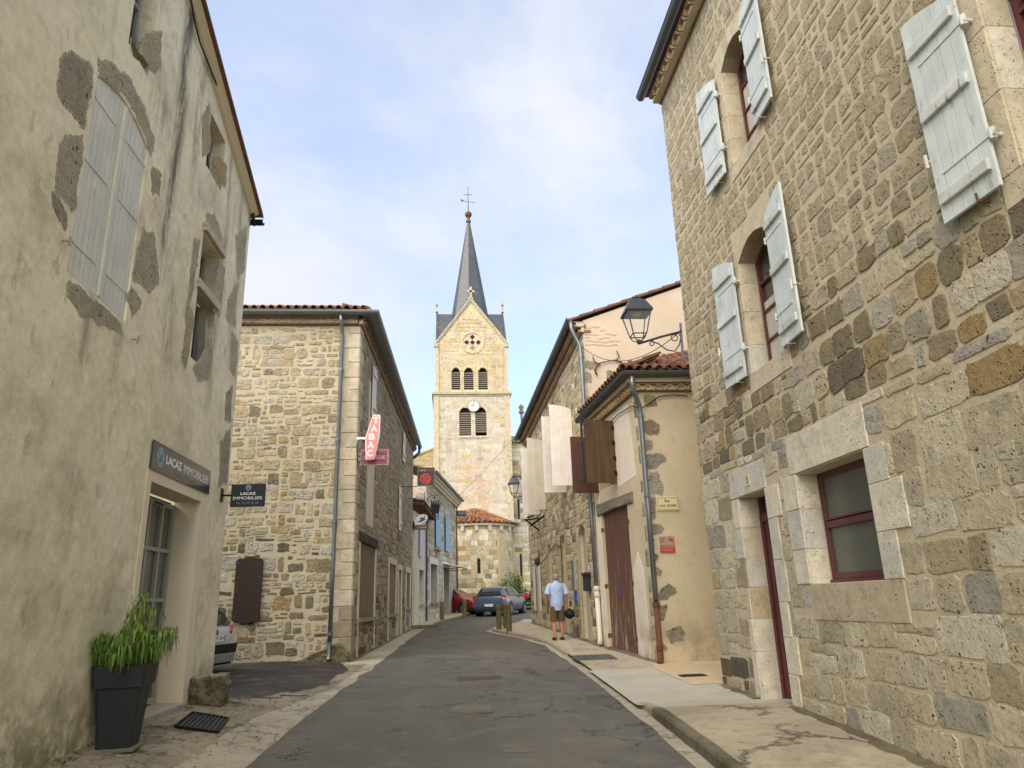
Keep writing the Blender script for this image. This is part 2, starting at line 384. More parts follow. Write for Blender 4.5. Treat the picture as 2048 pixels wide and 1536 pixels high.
def glass(name,c,r=.05):
    m=Mat(name); m.base(c).set(Roughness=r,Specular_IOR_Level=.8,IOR=1.5); m.bump(m.noise(1.2,2),.04,.02); return m.m
M['glass']=glass('window_glass',(.028,.032,.032))
M['frost']=glass('ribbed_frosted_glass',(.085,.095,.078),.28)
M['glass_brown']=glass('old_window_glass',(.055,.048,.040),.08)
M['glass_green']=glass('shop_door_glass',(.10,.10,.082),.06)
def clear():
    m=Mat('lantern_glass'); m.base((.9,.92,.9)).set(Roughness=.05,Alpha=.12); return m.m
M['clear']=clear()
def curtain():
    m=Mat('lace_curtain'); a=m.noise(14,4,k=(1,1,.2)); m.base(m.mix(a,(.60,.56,.48),(.40,.37,.31))).set(Roughness=.9); return m.m
M['curtain']=curtain()
# ground
def asphalt(name,c1,c2,pale,pk,crk=.95):
    m=Mat(name); a=m.noise(.5,6,.6,dist=.5,k=(1,.45,1)); b=m.noise(2.2,7,.7,vec=m.vadd(m.P,(3,8,0))); s=m.voro(95); s2=m.noise(120,2,.6)
    col=m.mix(a.step(.35,.68),c1,c2); col=m.mix(b.step(.48,.72)*pk,col,pale)
    col=m.scale_col(col,(s2-.5)*.9+1.0)
    col=m.mix(s.step(.16,.05)*m.noise(5,3).step(.42,.6)*.55,col,(.30,.28,.235))
    cr=m.voro(.9,'DISTANCE_TO_EDGE',vec=m.vadd(m.P,m.scale_col(m.noise(1.7,6,.7,color=True),V(m.nt,_val(m,1.3))))).step(.014,.0)*m.noise(.6,3).step(.46,.58)
    col=m.mix(cr*crk,col,(.016,.016,.015))
    dk=m.noise(1.1,6,.65,k=(1,.5,1),vec=m.vadd(m.P,(1,2,0))).step(.57,.72); col=m.mix(dk*.45,col,(.035,.034,.033))
    m.base(col).set(Roughness=.92,Specular_IOR_Level=.12); m.bump(s2*.5+s*.5-cr*1.5,.6,.012); m.bump(a*1.5+b*.6,.5,.05); return m.m
M['asphalt']=asphalt('worn_asphalt',(.140,.132,.113),(.108,.103,.090),(.19,.178,.15),.55,1.0)
M['asphalt_side']=asphalt('dark_patched_asphalt',(.072,.064,.055),(.046,.042,.037),(.16,.125,.10),.85)
def concrete(name,c1,c2,stain,sk,moss=0,crack=.5,csc=1.4,ck=None):
    m=Mat(name); a=m.noise(.9,7,.65,dist=.6); b=m.noise(6,7,.7); s2=m.noise(90,3,.7)
    col=m.mix(a.step(.35,.68),c1,c2); col=m.mix(b.step(.50,.72)*sk,col,stain); col=m.scale_col(col,(s2-.5)*.6+1.0)
    cr=m.voro(csc,'DISTANCE_TO_EDGE',vec=m.vadd(m.P,m.scale_col(m.noise(2.6,6,.75,color=True),V(m.nt,_val(m,1.1))))).step(.03,.0)*m.noise(.9,4).step(.42,.58)
    col=m.mix(cr*crack,col,(.035,.030,.02))
    if moss: col=m.mix(m.noise(1.9,6,.7,vec=m.vadd(m.P,(5,1,1))).step(.50,.66)*moss,col,(.055,.055,.018))
    m.base(col).set(Roughness=.92,Specular_IOR_Level=.2); m.bump(b+s2*.4-cr*(1.6 if crack>.3 else crack),.8,.03); return m.m
M['ground']=concrete('cracked_mossy_concrete',(.34,.29,.205),(.24,.205,.145),(.13,.11,.07),.8,.75,1,2.6)
M['strip']=concrete('pale_gutter_concrete',(.44,.39,.29),(.37,.325,.24),(.22,.19,.135),.45,.05,.35)
M['walk']=concrete('pavement_concrete',(.46,.40,.285),(.34,.295,.205),(.22,.185,.12),.7,.12,.6,.45)
M['walk_far']=concrete('sandy_pavement',(.47,.405,.30),(.40,.34,.25),(.27,.225,.155),.5,0,.3,.5)
M['slab']=concrete('pale_concrete_slab',(.50,.465,.38),(.43,.40,.32),(.34,.30,.22),.35,0,.0)
M['fill']=concrete('gritty_patch',(.17,.155,.12),(.13,.12,.095),(.26,.23,.17),.6,0,.2)
M['kerb']=concrete('kerb_concrete',(.20,.175,.12),(.14,.122,.085),(.07,.065,.04),.7,.5,.3)
M['kerb_pale']=concrete('pale_kerb_concrete',(.40,.35,.27),(.34,.30,.22),(.16,.14,.09),.5,0,.3)
M['dirt']=concrete('brown_dirt',(.20,.165,.105),(.13,.105,.065),(.07,.06,.03),.8,.4,.2)
M['gravel']=concrete('ochre_gravel_ground',(.60,.47,.29),(.54,.42,.26),(.36,.28,.17),.5,0,0)
def moss_stone():
    m=Mat('mossy_stone'); a=m.noise(5,8,.75); b=m.noise(16,6,.7); x,y,z=m.xyz()
    g_=m.nt.nodes.new('ShaderNodeNewGeometry'); nz=V(m.nt,g_.outputs['Normal']); nz=m.xyz(nz)[2]
    col=m.mix(a.step(.42,.6),(.24,.20,.11),(.085,.08,.03)); col=m.mix(nz.step(.5,.95)*b.step(.35,.55)*.9,col,(.42,.38,.27)); col=m.mix(m.voro(11).step(.3,.1)*.6,col,(.035,.03,.015))
    m.base(col).set(Roughness=.95); m.bump(a*1.2+b+m.voro(11)*.6,1,.06); return m.m
M['moss_stone']=moss_stone()
def leaf(name,c1,c2):
    m=Mat(name); t=m.attr(); m.base(m.mix(m.noise(5,3),m.mix(.7,c1,t,'MULTIPLY'),m.mix(.7,c2,t,'MULTIPLY'))).set(Roughness=.5)
    return m.m
M['bamboo']=leaf('bamboo_leaf',(.15,.25,.035),(.075,.16,.02)); M['leaf']=leaf('dark_leaf',(.07,.17,.025),(.04,.10,.015))
M['grass']=leaf('grass',(.15,.24,.05),(.09,.17,.03))
def flat(name,c,r=.5,metal=0): 
    m=Mat(name); m.base(c).set(Roughness=r,Metallic=metal); return m.m
M['white']=flat('white_letter',(.85,.85,.83),.5); M['sign_black']=flat('black_sign_gloss',(.016,.018,.022),.09); M['sign_grey']=flat('black_gloss_panel',(.035,.034,.032),.16)
M['sign_plate']=flat('anthracite_sign',(.018,.022,.026),.35); M['logo']=flat('pale_blue_logo',(.20,.36,.42),.5); M['dim']=flat('dull_letter',(.24,.24,.21),.5)
M['tabac']=flat('faded_red_plastic',(.78,.27,.25),.3); M['dep']=flat('crimson_enamel',(.28,.022,.05),.3); M['dep_letter']=flat('pink_white_letter',(.75,.6,.6),.5)
M['coccinelle']=flat('orange_red_print',(.62,.06,.03),.4); M['anth']=flat('anthracite_print',(.035,.035,.045),.4)
M['post_blue']=flat('post_blue',(.03,.06,.26),.4); M['sign_cream']=flat('cream_enamel',(.66,.56,.34),.35); M['brass']=flat('brown_gold_line',(.22,.16,.06),.4)
M['ink']=flat('dark_ink',(.03,.028,.02),.6); M['red_plate']=flat('red_plate',(.50,.03,.025),.4); M['kraft']=flat('kraft_plate',(.36,.26,.19),.5)
M['blue_tag']=flat('blue_tag',(.01,.06,.5),.4); M['purple']=flat('blue_red_sticker',(.25,.03,.16),.5); M['sticker_blue']=flat('sticker_blue',(.03,.05,.3),.5)
M['pot']=simple('anthracite_plastic',(.012,.0145,.017),.55,var=.1,scale=3); M['soil']=simple('soil',(.03,.02,.012),.95)
M['clock_face']=flat('clock_face',(.62,.60,.54),.4); M['louvre']=simple('grey_brown_louvre',(.20,.165,.125),.8,var=.15,scale=4); M['dark']=flat('dark_void',(.008,.007,.006),.9)
M['canvas']=simple('grey_canvas',(.42,.38,.32),.8)
M['pink_flower']=flat('pink_flower',(.75,.03,.12),.6)
# ------------------------------------------------------------------ walls
def wall_mb(F,s0,s1,z0,top,holes,depth=.45,mb=None,reveal=True):
    """facade sheet with real openings; holes: dict(a0,a1,z0,z1,rise,depth)"""
    mb=mb or MB(); tf=top if callable(top) else (lambda s:top)
    xs=sorted({s0,s1}|{v for h in holes for v in (h['a0'],h['a1'])}); xs=[x_ for x_ in xs if s0<=x_<=s1]
    for i in range(len(xs)-1):
        a,b=xs[i],xs[i+1]; mid=(a+b)/2
        hs=sorted([h for h in holes if h['a0']<=mid<=h['a1']],key=lambda h:h['z0']); z=z0
        for h in hs:
            if h['z0']>z: mb.add([F.p(a,z),F.p(b,z),F.p(b,h['z0']),F.p(a,h['z0'])],[(0,1,2,3)])
            z=h['z1']
        mb.add([F.p(a,z),F.p(b,z),F.p(b,tf(b)),F.p(a,tf(a))],[(0,1,2,3)])
    for h in holes:
        a0,a1,za,zb=h['a0'],h['a1'],h['z0'],h['z1']; r=h.get('rise',0); d=-h.get('depth',.25); n=8 if r else 1
        arc=[(a0+(a1-a0)*k/n, zb-r*((2*k/n-1)**2)) for k in range(n+1)]
        if r:
            for k in range(n):
                (p,q),(p2,q2)=arc[k],arc[k+1]; mb.add([F.p(p,q),F.p(p2,q2),F.p(p2,zb),F.p(p,zb)],[(0,1,2,3)])
        if reveal:
            path=[(a0,za)]+arc+[(a1,za)]
            for k in range(len(path)):
                p,q=path[k],path[(k+1)%len(path)]
                mb.add([F.p(*p),F.p(*q),F.p(*q,d),F.p(*p,d)],[(0,1,2,3)])
    return mb
TINTS={
 'cream':[(.74,.66,.47),(.70,.61,.42),(.78,.71,.54),(.62,.545,.38),(.72,.61,.40)],
 'grey':[(.55,.51,.41),(.49,.455,.365),(.60,.56,.46)],
 'tan':[(.58,.48,.31),(.54,.45,.29),(.62,.52,.35),(.50,.42,.27)],
 'ochre':[(.48,.35,.16),(.42,.29,.12),(.54,.43,.24)],
 'dark':[(.19,.16,.11),(.24,.20,.135),(.15,.13,.095)],
 'brown':[(.34,.275,.165),(.39,.315,.19),(.29,.235,.145)]}
def pick(w_):
    ks=list(w_); r=rnd.random()*sum(w_.values())
    for k in ks:
        r-=w_[k]
        if r<=0: c=rnd.choice(TINTS[k]); break
    j=rnd.uniform(.9,1.1); return tuple(x_*j for x_ in c)
from mathutils import noise as mn
WARP=[0]
def stone_add(mb,F,ca,cz,w_,h,out,jit,bev,n=8):
    """one irregular block: outline ring in the wall, ring at the face, bevelled ring, crown"""
    hw,hh=w_/2,h/2; c=min(hw,hh)*rnd.uniform(.18,.42)
    if w_>.34 and n==12:
        o=[]
        for k in range(20):
            t=6.2832*(k+.5)/20; c_,s_=math.cos(t),math.sin(t); e=.33; o.append((hw*abs(c_)**e*(1 if c_>0 else -1),hh*abs(s_)**e*(1 if s_>0 else -1)))
    elif n==8: o=[(-hw+c,-hh),(hw-c,-hh),(hw,-hh+c),(hw,hh-c),(hw-c,hh),(-hw+c,hh),(-hw,hh-c),(-hw,-hh+c)]
    else: o=[(-hw+c,-hh),(0,-hh),(hw-c,-hh),(hw,-hh+c),(hw,0),(hw,hh-c),(hw-c,hh),(0,hh),(-hw+c,hh),(-hw,hh-c),(-hw,0),(-hw,-hh+c)]
    if WARP[0]:
        rt_=rnd.uniform(-.5,.5)*WARP[0]; wx=WARP[0]*1.1*mn.noise(Vector((ca*1.3,cz*1.3,F.A.x))); wz_=WARP[0]*1.4*mn.noise(Vector((ca*.8+9,cz*1.1,F.A.y))); ca+=wx; cz+=wz_
        o=[(a-b*rt_,b+a*rt_) for a,b in o]
    o=[(a+rnd.uniform(-jit,jit),b+rnd.uniform(-jit,jit)) for a,b in o]; m=len(o)
    k=1-bev/max(hw,hh); kx=1-bev/hw; ky=1-bev/hh
    vs=[F.p(ca+a,cz+b,-.03) for a,b in o]+[F.p(ca+a,cz+b,out*.35) for a,b in o]+[F.p(ca+a*kx,cz+b*ky,out*rnd.uniform(.85,1.1)) for a,b in o]+[F.p(ca+rnd.uniform(-.3,.3)*hw,cz+rnd.uniform(-.3,.3)*hh,out*rnd.uniform(.95,1.25))]
    fs=[]
    for i in range(m):
        j=(i+1)%m; fs+=[(i,j,m+j,m+i),(m+i,m+j,2*m+j,2*m+i),(2*m+i,2*m+j,3*m)]
    mb.add(vs,fs)
def layout(F,s0,s1,z0,z1,hfn,wfn,blocks,gap,top=None,split=0.0):
    """courses of blocks, kept clear of openings and dressed surrounds; returns (a,z,w,h)"""
    out=[]; z=z0
    while z<z1-.05:
        h=min(hfn(z),z1-z); a=s0-rnd.uniform(0,.05)
        while a<s1-.04:
            w_=wfn(z); b=min(a+w_,s1)
            if s1-b<.07: b=s1
            A0,A1,Z0,Z1=max(a,s0),b,z+rnd.uniform(-.012,.012),z+h+rnd.uniform(-.012,.012)
            a=b; ok=True; nx=None
            for (p,q,r,t) in blocks:
                if A1<=p+.005 or A0>=q-.005 or Z1<=r+.005 or Z0>=t-.005: continue
                ov=min(Z1,t)-max(Z0,r)
                if ov<.45*(Z1-Z0):
                    if r>Z0: Z1=r
                    else: Z0=t
                elif A0<p: A1=p; nx=q
                elif A1>q and A0>=p: A0=q
                else: ok=False; nx=q
            if nx is not None and nx>a-w_: a=max(a if not ok else min(a,max(nx,A1)),A1) if A1>A0 else a
            if not ok or A1-A0<.05 or Z1-Z0<.05: continue
            if top and (Z0+Z1)/2>top((A0+A1)/2)-.06: continue
            gp=gap*rnd.uniform(.7,1.3)
            if rnd.random()<split and (Z1-Z0)>.16:
                zm=Z0+(Z1-Z0)*rnd.uniform(.35,.65); out.append((A0,A1,Z0,zm,gp)); 
                if A1-A0>.26:
                    am=A0+(A1-A0)*rnd.uniform(.35,.65); out.append((A0,am,zm,Z1,gp)); out.append((am,A1,zm,Z1,gp))
                else: out.append((A0,A1,zm,Z1,gp))
            else: out.append((A0,A1,Z0,Z1,gp))
        z+=h
    return out
CAMP=Vector((0,0,0))
def build_stones(parent,F,lst,tintfn,out,jit,bev,mat,cap=300,name='stone',big=.3,order=None,extra=None,warp=0,sm=False):
    WARP[0]=warp
    """lst of (a0,a1,z0,z1,gap): the ones that show largest are parts, the others one joined part"""
    items=[]
    for (a0,a1,z0,z1,gp) in lst:
        c=F.p((a0+a1)/2,(z0+z1)/2); d=c.length; vis=abs(c.normalized().dot(F.N)); items.append(((a1-a0)*(z1-z0)*vis/d/d,(a0,a1,z0,z1,gp)))
    items.sort(key=lambda t:-t[0]); rest=MB()
    for i,(sc,(a0,a1,z0,z1,gp)) in enumerate(items):
        mb=MB() if i<cap else rest; w_,h=a1-a0-gp,z1-z0-gp
        if w_<.02 or h<.02: continue
        mb.tint=tintfn((a0+a1)/2,(z0+z1)/2)
        o_=out(z0) if callable(out) else out
        stone_add(mb,F,(a0+a1)/2,(z0+z1)/2,w_,h,o_*rnd.uniform(.6,1.2),min(jit,h*.12,w_*.12),min(bev,h*.3,w_*.3),12 if (w_>big and i<cap) else 8)
        if i<cap: obj(name,mb,mat,parent,smooth=sm,tinted=True)
    if rest.v: obj(name+'_remainder',rest,mat,parent,smooth=sm,tinted=True,kind='stuff')
    WARP[0]=0
def dressed(parent,F,a0,a1,z0,z1,tint,out=.015,name='dressed_stone',bev=.006):
    mb=MB(); mb.tint=tint; mb.bxp(F,a0+.003,a1-.003,z0+.003,z1-.003,-.06,out); return obj(name,mb,M['ashlar'],parent,tinted=True,bevel=bev)
# ------------------------------------------------------------------ canal tiles
def tile_mesh(name,mat,L=.42,r0=.088,r1=.072,t=.014,n=7):
    mb=MB(); vs=[]; fs=[]
    for j,(yy,r) in enumerate(((0,r0),(L,r1))):
        for k in range(n+1):
            a=math.pi*k/n; vs.append((r*math.cos(a),yy,r*math.sin(a)))
        for k in range(n+1):
            a=math.pi*k/n; vs.append(((r-t)*math.cos(a),yy,(r-t)*math.sin(a)))
    m=n+1
    for k in range(n):
        fs+=[(k,k+1,2*m+k+1,2*m+k),(m+k+1,m+k,3*m+k,3*m+k+1),(k+1,k,m+k,m+k+1),(2*m+k,2*m+k+1,3*m+k+1,3*m+k)]
    mb.add(vs,fs); me=mb.mesh(name,mat,True); return me
TM={k:tile_mesh(k,M[k]) for k in ('tile','tile_dark','tile_lich')}
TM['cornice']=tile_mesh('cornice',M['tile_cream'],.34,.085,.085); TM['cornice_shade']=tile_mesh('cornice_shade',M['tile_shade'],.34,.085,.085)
def inst(name,me,parent,mat4,sc=1):
    o=bpy.data.objects.new(name,me); COL.objects.link(o); o.parent=parent
    pl=WL.get(parent.name,Vector()); o.matrix_local=Matrix.Translation(-pl)@mat4; WL[o.name]=mat4.translation.copy(); return o
def axes(X,Y,Z,o): return Matrix(((X.x,Y.x,Z.x,o.x),(X.y,Y.y,Z.y,o.y),(X.z,Y.z,Z.z,o.z),(0,0,0,1)))
def roof_tiles(parent,O,U,S,nu,ns,pitch=.2,step=.33,me='tile',cap=300,jit=.01):
    """covers of canal tile: O lower corner, U along the eave, S up the slope"""
    N=U.cross(S).normalized(); N=N if N.z>0 else -N
    rest=MB(); cnt=0; src=TM[me]
    for j in range(ns):
        for i in range(nu):
            o=O+U*(pitch*(i+.5))+S*(step*j)+N*(.012*0+rnd.uniform(0,jit)); rot=rnd.uniform(-.03,.03)
            X=(U*math.cos(rot)+S*math.sin(rot)); Y=(S*math.cos(rot)-U*math.sin(rot)); Y=(Y-N*.03).normalized(); Z=X.cross(Y); Z=Z if Z.z>0 else -Z
            if X.cross(Y).dot(Z)<0: X=-X
            mt=axes(X,Y,Z,o)
            if cnt<cap: inst('roof_tile',src,parent,mt)
            else:
                rest.add([mt@v.co for v in src.vertices],[tuple(p.vertices) for p in src.polygons])
            cnt+=1
    if rest.v: obj('roof_tile_remainder',rest,src.materials[0],parent,smooth=True,kind='stuff')
def genoise(parent,F,s0,s1,z,rows=1,pitch=.2,proj=.14,me='cornice',cap=300,slab='tile_shade',slope=0,r=1.0):
    """corbelled rows of half-round tiles under the eave"""
    n=int((s1-s0)/pitch); cnt=0; rest=MB()
    for k in range(rows):
        zz=z+k*.15
        b=MB(); q=[F.p(s0,zz-.025,-.02),F.p(s1,zz-.025+slope*(s1-s0),-.02),F.p(s1,zz-.025+slope*(s1-s0),proj*k+.045),F.p(s0,zz-.025,proj*k+.045)]
        b.hexa(q+[v+Vector((0,0,.025)) for v in q]); obj('cornice_brick_course',b,M[slab],parent)
        for i in range(n):
            a=s0+pitch*(i+.5); o=F.p(a,zz+slope*(a-s0)+.002,proj*(k+1)+rnd.uniform(-.008,.008)); X=F.U*r; Y=-F.N; Z=Vector((0,0,1.15*r))
            if X.cross(Y).dot(Z)<0: X=-X
            mt=axes(X,Y,Z,o)
            if cnt<cap: inst('cornice_tile',TM[me],parent,mt)
            else: rest.add([mt@v.co for v in TM[me].vertices],[tuple(p.vertices) for p in TM[me].polygons])
            cnt+=1
    if rest.v: obj('cornice_tile_remainder',rest,TM[me].materials[0],parent,smooth=True,kind='stuff')
    zt=z+rows*.15; b=MB(); q=[F.p(s0,zt-.05,-.02),F.p(s1,zt-.05+slope*(s1-s0),-.02),F.p(s1,zt-.05+slope*(s1-s0),proj*rows+.0),F.p(s0,zt-.05,proj*rows)]
    b.hexa(q+[v+Vector((0,0,.04)) for v in q]); obj('eave_board',b,M[slab],parent)
    # mortar packing between the tiles
    b=MB()
    for k in range(rows):
        zz=z+k*.15; q=[F.p(s0,zz,-.02),F.p(s1,zz+slope*(s1-s0),-.02),F.p(s1,zz+slope*(s1-s0),proj*(k+1)-.07),F.p(s0,zz,proj*(k+1)-.07)]
        b.hexa(q+[v+Vector((0,0,.115)) for v in q])
    obj('cornice_packing',b,M['mortar'],parent)
def gutter(parent,P,r=.075,mat='zinc_dark',joint=2.0,name='gutter'):
    """half-round gutter along a path with seam beads"""
    P=[Vector(p) for p in P]; mb=MB(); n=8; rings=[]
    for i,p in enumerate(P):
        t=(P[min(i+1,len(P)-1)]-P[max(i-1,0)]).normalized(); sd=t.cross(Vector((0,0,1))).normalized()
        if 0<i<len(P)-1:
            t1=(P[i]-P[i-1]).normalized(); c=sd.dot(t1.cross(Vector((0,0,1))).normalized()); sd=sd/max(c,.3)
        rings.append([p+sd*r*math.cos(a)+Vector((0,0,-r*math.sin(a)*1.1)) for a in [math.pi*k/n for k in range(n+1)]]+[p+sd*(r-.006)*math.cos(a)+Vector((0,0,-(r-.006)*math.sin(a)*1.1)) for a in [math.pi*k/n for k in range(n,-1,-1)]])
    mb.loft(rings)
    mb.tube([q[0] for q in rings],.011,6); mb.tube([q[n] for q in rings],.011,6)
    for i in range(len(P)-1):
        d=P[i+1]-P[i]; k=1
        while k*joint<d.length-.2:
            c=P[i]+d.normalized()*k*joint; t=d.normalized(); sd=t.cross(Vector((0,0,1))).normalized()
            rr=[[c+t*e+sd*(r+.006)*math.cos(a)+Vector((0,0,-(r+.006)*math.sin(a)*1.1)) for a in [math.pi*j/n for j in range(n+1)]] for e in (-.012,.012)]
            mb.add(rr[0]+rr[1],[(j,j+1,n+2+j,n+1+j) for j in range(n)]); k+=1
    return obj(name,mb,M[mat],parent,smooth=False)
def downpipe(parent,pts,r=.045,mat='zinc',collars=(),name='downpipe',label=None):
    mb=MB(); mb.tube(pts,r,12); o=obj(name,mb,M[mat],parent,smooth=True,label=label)
    for c in collars:
        b=MB(); c=Vector(c); b.tube([c-Vector((0,0,.035)),c+Vector((0,0,.035))],r+.012,12); b.tube([c-Vector((0,0,.012)),c+Vector((0,0,.012))],r+.022,12); p_=obj('pipe_collar',b,M[mat],o,smooth=False)
    return o
# ------------------------------------------------------------------ joinery
def frame_mb(F,a0,a1,z0,z1,d0,d1,cols,rows,fw=.05,bar=.022,rise=0,mb=None):
    mb=mb or MB()
    mb.bxp(F,a0,a0+fw,z0,z1-rise,d0,d1); mb.bxp(F,a1-fw,a1,z0,z1-rise,d0,d1); mb.bxp(F,a0+fw,a1-fw,z0,z0+fw,d0,d1)
    if rise:
        n=8
        for k in range(n):
            def A(t,o): return F.p(a0+(a1-a0)*t,z1-o-rise*((2*t-1)**2),0)
            t0,t1=k/n,(k+1)/n; q=[]
            for dd in (d0,d1):
                q+=[F.p(a0+(a1-a0)*t0,z1-fw-rise*((2*t0-1)**2),dd),F.p(a0+(a1-a0)*t1,z1-fw-rise*((2*t1-1)**2),dd),F.p(a0+(a1-a0)*t1,z1-rise*((2*t1-1)**2),dd),F.p(a0+(a1-a0)*t0,z1-rise*((2*t0-1)**2),dd)]
            mb.hexa(q)
    else: mb.bxp(F,a0+fw,a1-fw,z1-fw,z1,d0,d1)
    for c in range(1,cols):
        a=a0+(a1-a0)*c/cols; mb.bxp(F,a-bar,a+bar,z0+fw,z1-fw-rise*.1,d0+.004,d1+.004)
    for r in range(1,rows):
        z=z0+(z1-rise*.6-z0)*r/rows; mb.bxp(F,a0+fw,a1-fw,z-bar*.8,z+bar*.8,d0+.007,d1+.007)
    return mb
def window(parent,F,a0,a1,z0,z1,depth,cols=1,rows=2,mat='burgundy',gl='glass',fw=.05,rise=0,name='window',bar=.022,glassd=.03):
    o=obj(name,frame_mb(F,a0,a1,z0,z1,-depth-.05,-depth+.01,cols,rows,fw,rise=rise,bar=bar),M[mat],parent,bevel=.003)
    for c in range(cols):
        for r in range(rows):
            A0=a0+(a1-a0)*c/cols+.01; A1=a0+(a1-a0)*(c+1)/cols-.01; Z0=z0+(z1-z0)*r/rows+.01; Z1=z0+(z1-z0)*(r+1)/rows-.01
            mb=MB()
            if rise and r==rows-1:
                zb=[(a,z1-.02-rise*((2*(a-a0)/(a1-a0)-1)**2)) for a in [A0+(A1-A0)*k/6 for k in range(7)]]
                mb.prism(F,[(A0,Z0),(A1,Z0)]+zb[::-1],-depth-.035,-depth-glassd)
            else: mb.bxp(F,A0,A1,Z0,Z1,-depth-.035,-depth-glassd)
            obj('pane',mb,M[gl],o)
    return o
def backing(parent,F,a0,a1,z0,z1,d,mat='dark',name='interior_backing'):
    mb=MB(); mb.bxp(F,a0-.05,a1+.05,z0-.05,z1+.05,-d-.03,-d); return obj(name,mb,M[mat],parent)
def shutter(parent,O,U,N,wd,z0,ztop,mat,nb=4,th=.03,battens=(),straps=(),arch=None,bmat=None,smat=None,bside=1,name='shutter',label=None,ledge=.10,strap_w=.035,gap=.006):
    """ledged board shutter standing on plane O,U (unit) with face normal N; arch(t)->extra drop of the top at t=0..1"""
    G=Fr((0,0),(1,0)); G.A=Vector((O.x,O.y,0)); G.U=U; G.N=N; mb=MB()
    bw=wd/nb
    par=bpy.data.objects.new(name,None); par.empty_display_size=.1; link(par,parent,G.p(0,z0))
    if label: par['label']=label
    for zb in battens:
        q=MB(); q.bxp(G,.03,wd-.03,zb-ledge/2,zb+ledge/2,bside*th/2,bside*(th/2+.035)); obj('ledge',q,M[bmat or mat],par,bevel=.008)
    for k in range(nb):
        a0,a1=k*bw+gap/2,(k+1)*bw-gap/2; t0,t1=a0/wd,a1/wd; za=ztop-(arch(t0) if arch else 0); zb=ztop-(arch(t1) if arch else 0)
        b=MB(); q=[]
        for dd in (-th/2,th/2): q+=[G.p(a0,z0,dd),G.p(a1,z0,dd),G.p(a1,zb,dd),G.p(a0,za,dd)]
        b.hexa(q); obj('board',b,M[mat],par)
    for (zs,zs2) in straps:
        b=MB(); s_=th/2 if bside>0 else -th/2; e=.008*(1 if bside>0 else -1)
        q=[]
        for dd in sorted((s_,s_+e)): q+=[G.p(-.03,zs-strap_w/2,dd),G.p(wd*.82,zs2-strap_w/2,dd),G.p(wd*.82,zs2+strap_w/2,dd),G.p(-.03,zs+strap_w/2,dd)]
        b.hexa(q); b.tube([G.p(-.035,zs-.045,s_),G.p(-.035,zs+.045,s_)],.017,8); obj('strap_hinge',b,M[smat or mat],par)
    return par
from mathutils import noise as mn
def nz(x_,y_,s=1.,k=0): return mn.noise(Vector((x_*s,y_*s,k*7.3)))
# ------------------------------------------------------------------ GROUND
def strip(name,ys,fl,fr_,zf,mat,nx=4,**k):
    mb=MB(); vs=[]
    for Y in ys:
        l,r=fl(Y),fr_(Y)
        for i in range(nx+1): X=l+(r-l)*i/nx; vs.append((X,Y,zf(X,Y)))
    m=nx+1; mb.add(vs,[(j*m+i,j*m+i+1,(j+1)*m+i+1,(j+1)*m+i) for j in range(len(ys)-1) for i in range(nx)])
    return struct(name,mb,mat,smooth=True,**k)
def ip(xs,vs): return lambda Y: float(np.interp(Y,xs,vs))
def ar(a,b,s): return [a+i*s for i in range(int(round((b-a)/s))+1)]
GXs=[-300,-60,-30,-12,-8,-6,-5,-4.4,-3.9,-3.714,-3.5,-3,-2.5,-2,-1,0,1,2,3,4,5,6,8,12,30,60,300]
mb=MB(); ys=ar(-20,60,.5)+[80,100,150,300,600]
mb.add([(X,Y,gnd(X,Y)) for Y in ys for X in GXs],[(j*27+i,j*27+i+1,(j+1)*27+i+1,(j+1)*27+i) for j in range(len(ys)-1) for i in range(26)])
struct('ground',mb,M['ground'],smooth=True)
xl0=ip([-20,6.5,8.2,10.6,16,20,24,30,31.5,34,37,44,60],[-2.2,-2.12,-2.04,-1.95,-1.62,-1.42,-1.28,-.95,-.6,-.35,.1,1.15,2])
xr0=ip([-20,7.4,10.6,13.7,20,23,25,26.8,28.5,31,33,60],[2.3,2.3,2.36,2.44,2.44,2.05,1.55,1.25,1.5,2.6,9,14])
xl=lambda Y: xl0(Y)+(.10*nz(0,Y,1.1)+.05*nz(3,Y,4) if Y<29 else 0)
xr=lambda Y: xr0(Y)+(.04*nz(5,Y,1.5)+.02*nz(7,Y,5) if Y<24 else 0)
rz=lambda X,Y: gnd(X,Y)+.008
strip('road',ar(-20,30,.25)+ar(30.5,60,.5),xl,xr,rz,M['asphalt'],8)
# pale concrete channel on both sides of the carriageway
strip('gutter_strip_left',ar(-20,17,.25),lambda Y:xl0(Y)-(.62+.12*nz(2,Y,.6) if Y<10.5 else max(.22,.62-(Y-10.5)*.15)),lambda Y:xl0(Y)+.2,lambda X,Y:gnd(X,Y)+.004,M['strip'],4)
strip('gutter_strip_far',ar(17,29.5,.25),lambda Y:-2.3+.75*(Y-17.4)/12.6,lambda Y:xl0(Y)+.2,lambda X,Y:gnd(X,Y)+.004,M['strip'],3)
strip('gutter_strip_right',ar(-20,27,.25),lambda Y:xr0(Y)-.15,lambda Y:xr0(Y)+.35,lambda X,Y:gnd(X,Y)+.004,M['strip'],3)
strip('side_street',ar(12.0,17.75,.25),lambda Y:-14,lambda Y:float(np.interp(Y,[12,12.2,13,14,15,16,17,17.75],[-3.2,-2.65,-2.4,-2.15,-2.0,-2.0,-2.2,-2.4]))-.16*nz(1,Y,1.3),lambda X,Y:gnd(X,Y)+.030*min(1,max(0,(float(np.interp(Y,[12,12.2,13,14,15,16,17,17.75],[-3.2,-2.65,-2.4,-2.15,-2.0,-2.0,-2.2,-2.4]))-X)/.5))-.006+.012*nz(X,Y,.9)+.008*nz(X,Y,4),M['asphalt_side'],60)
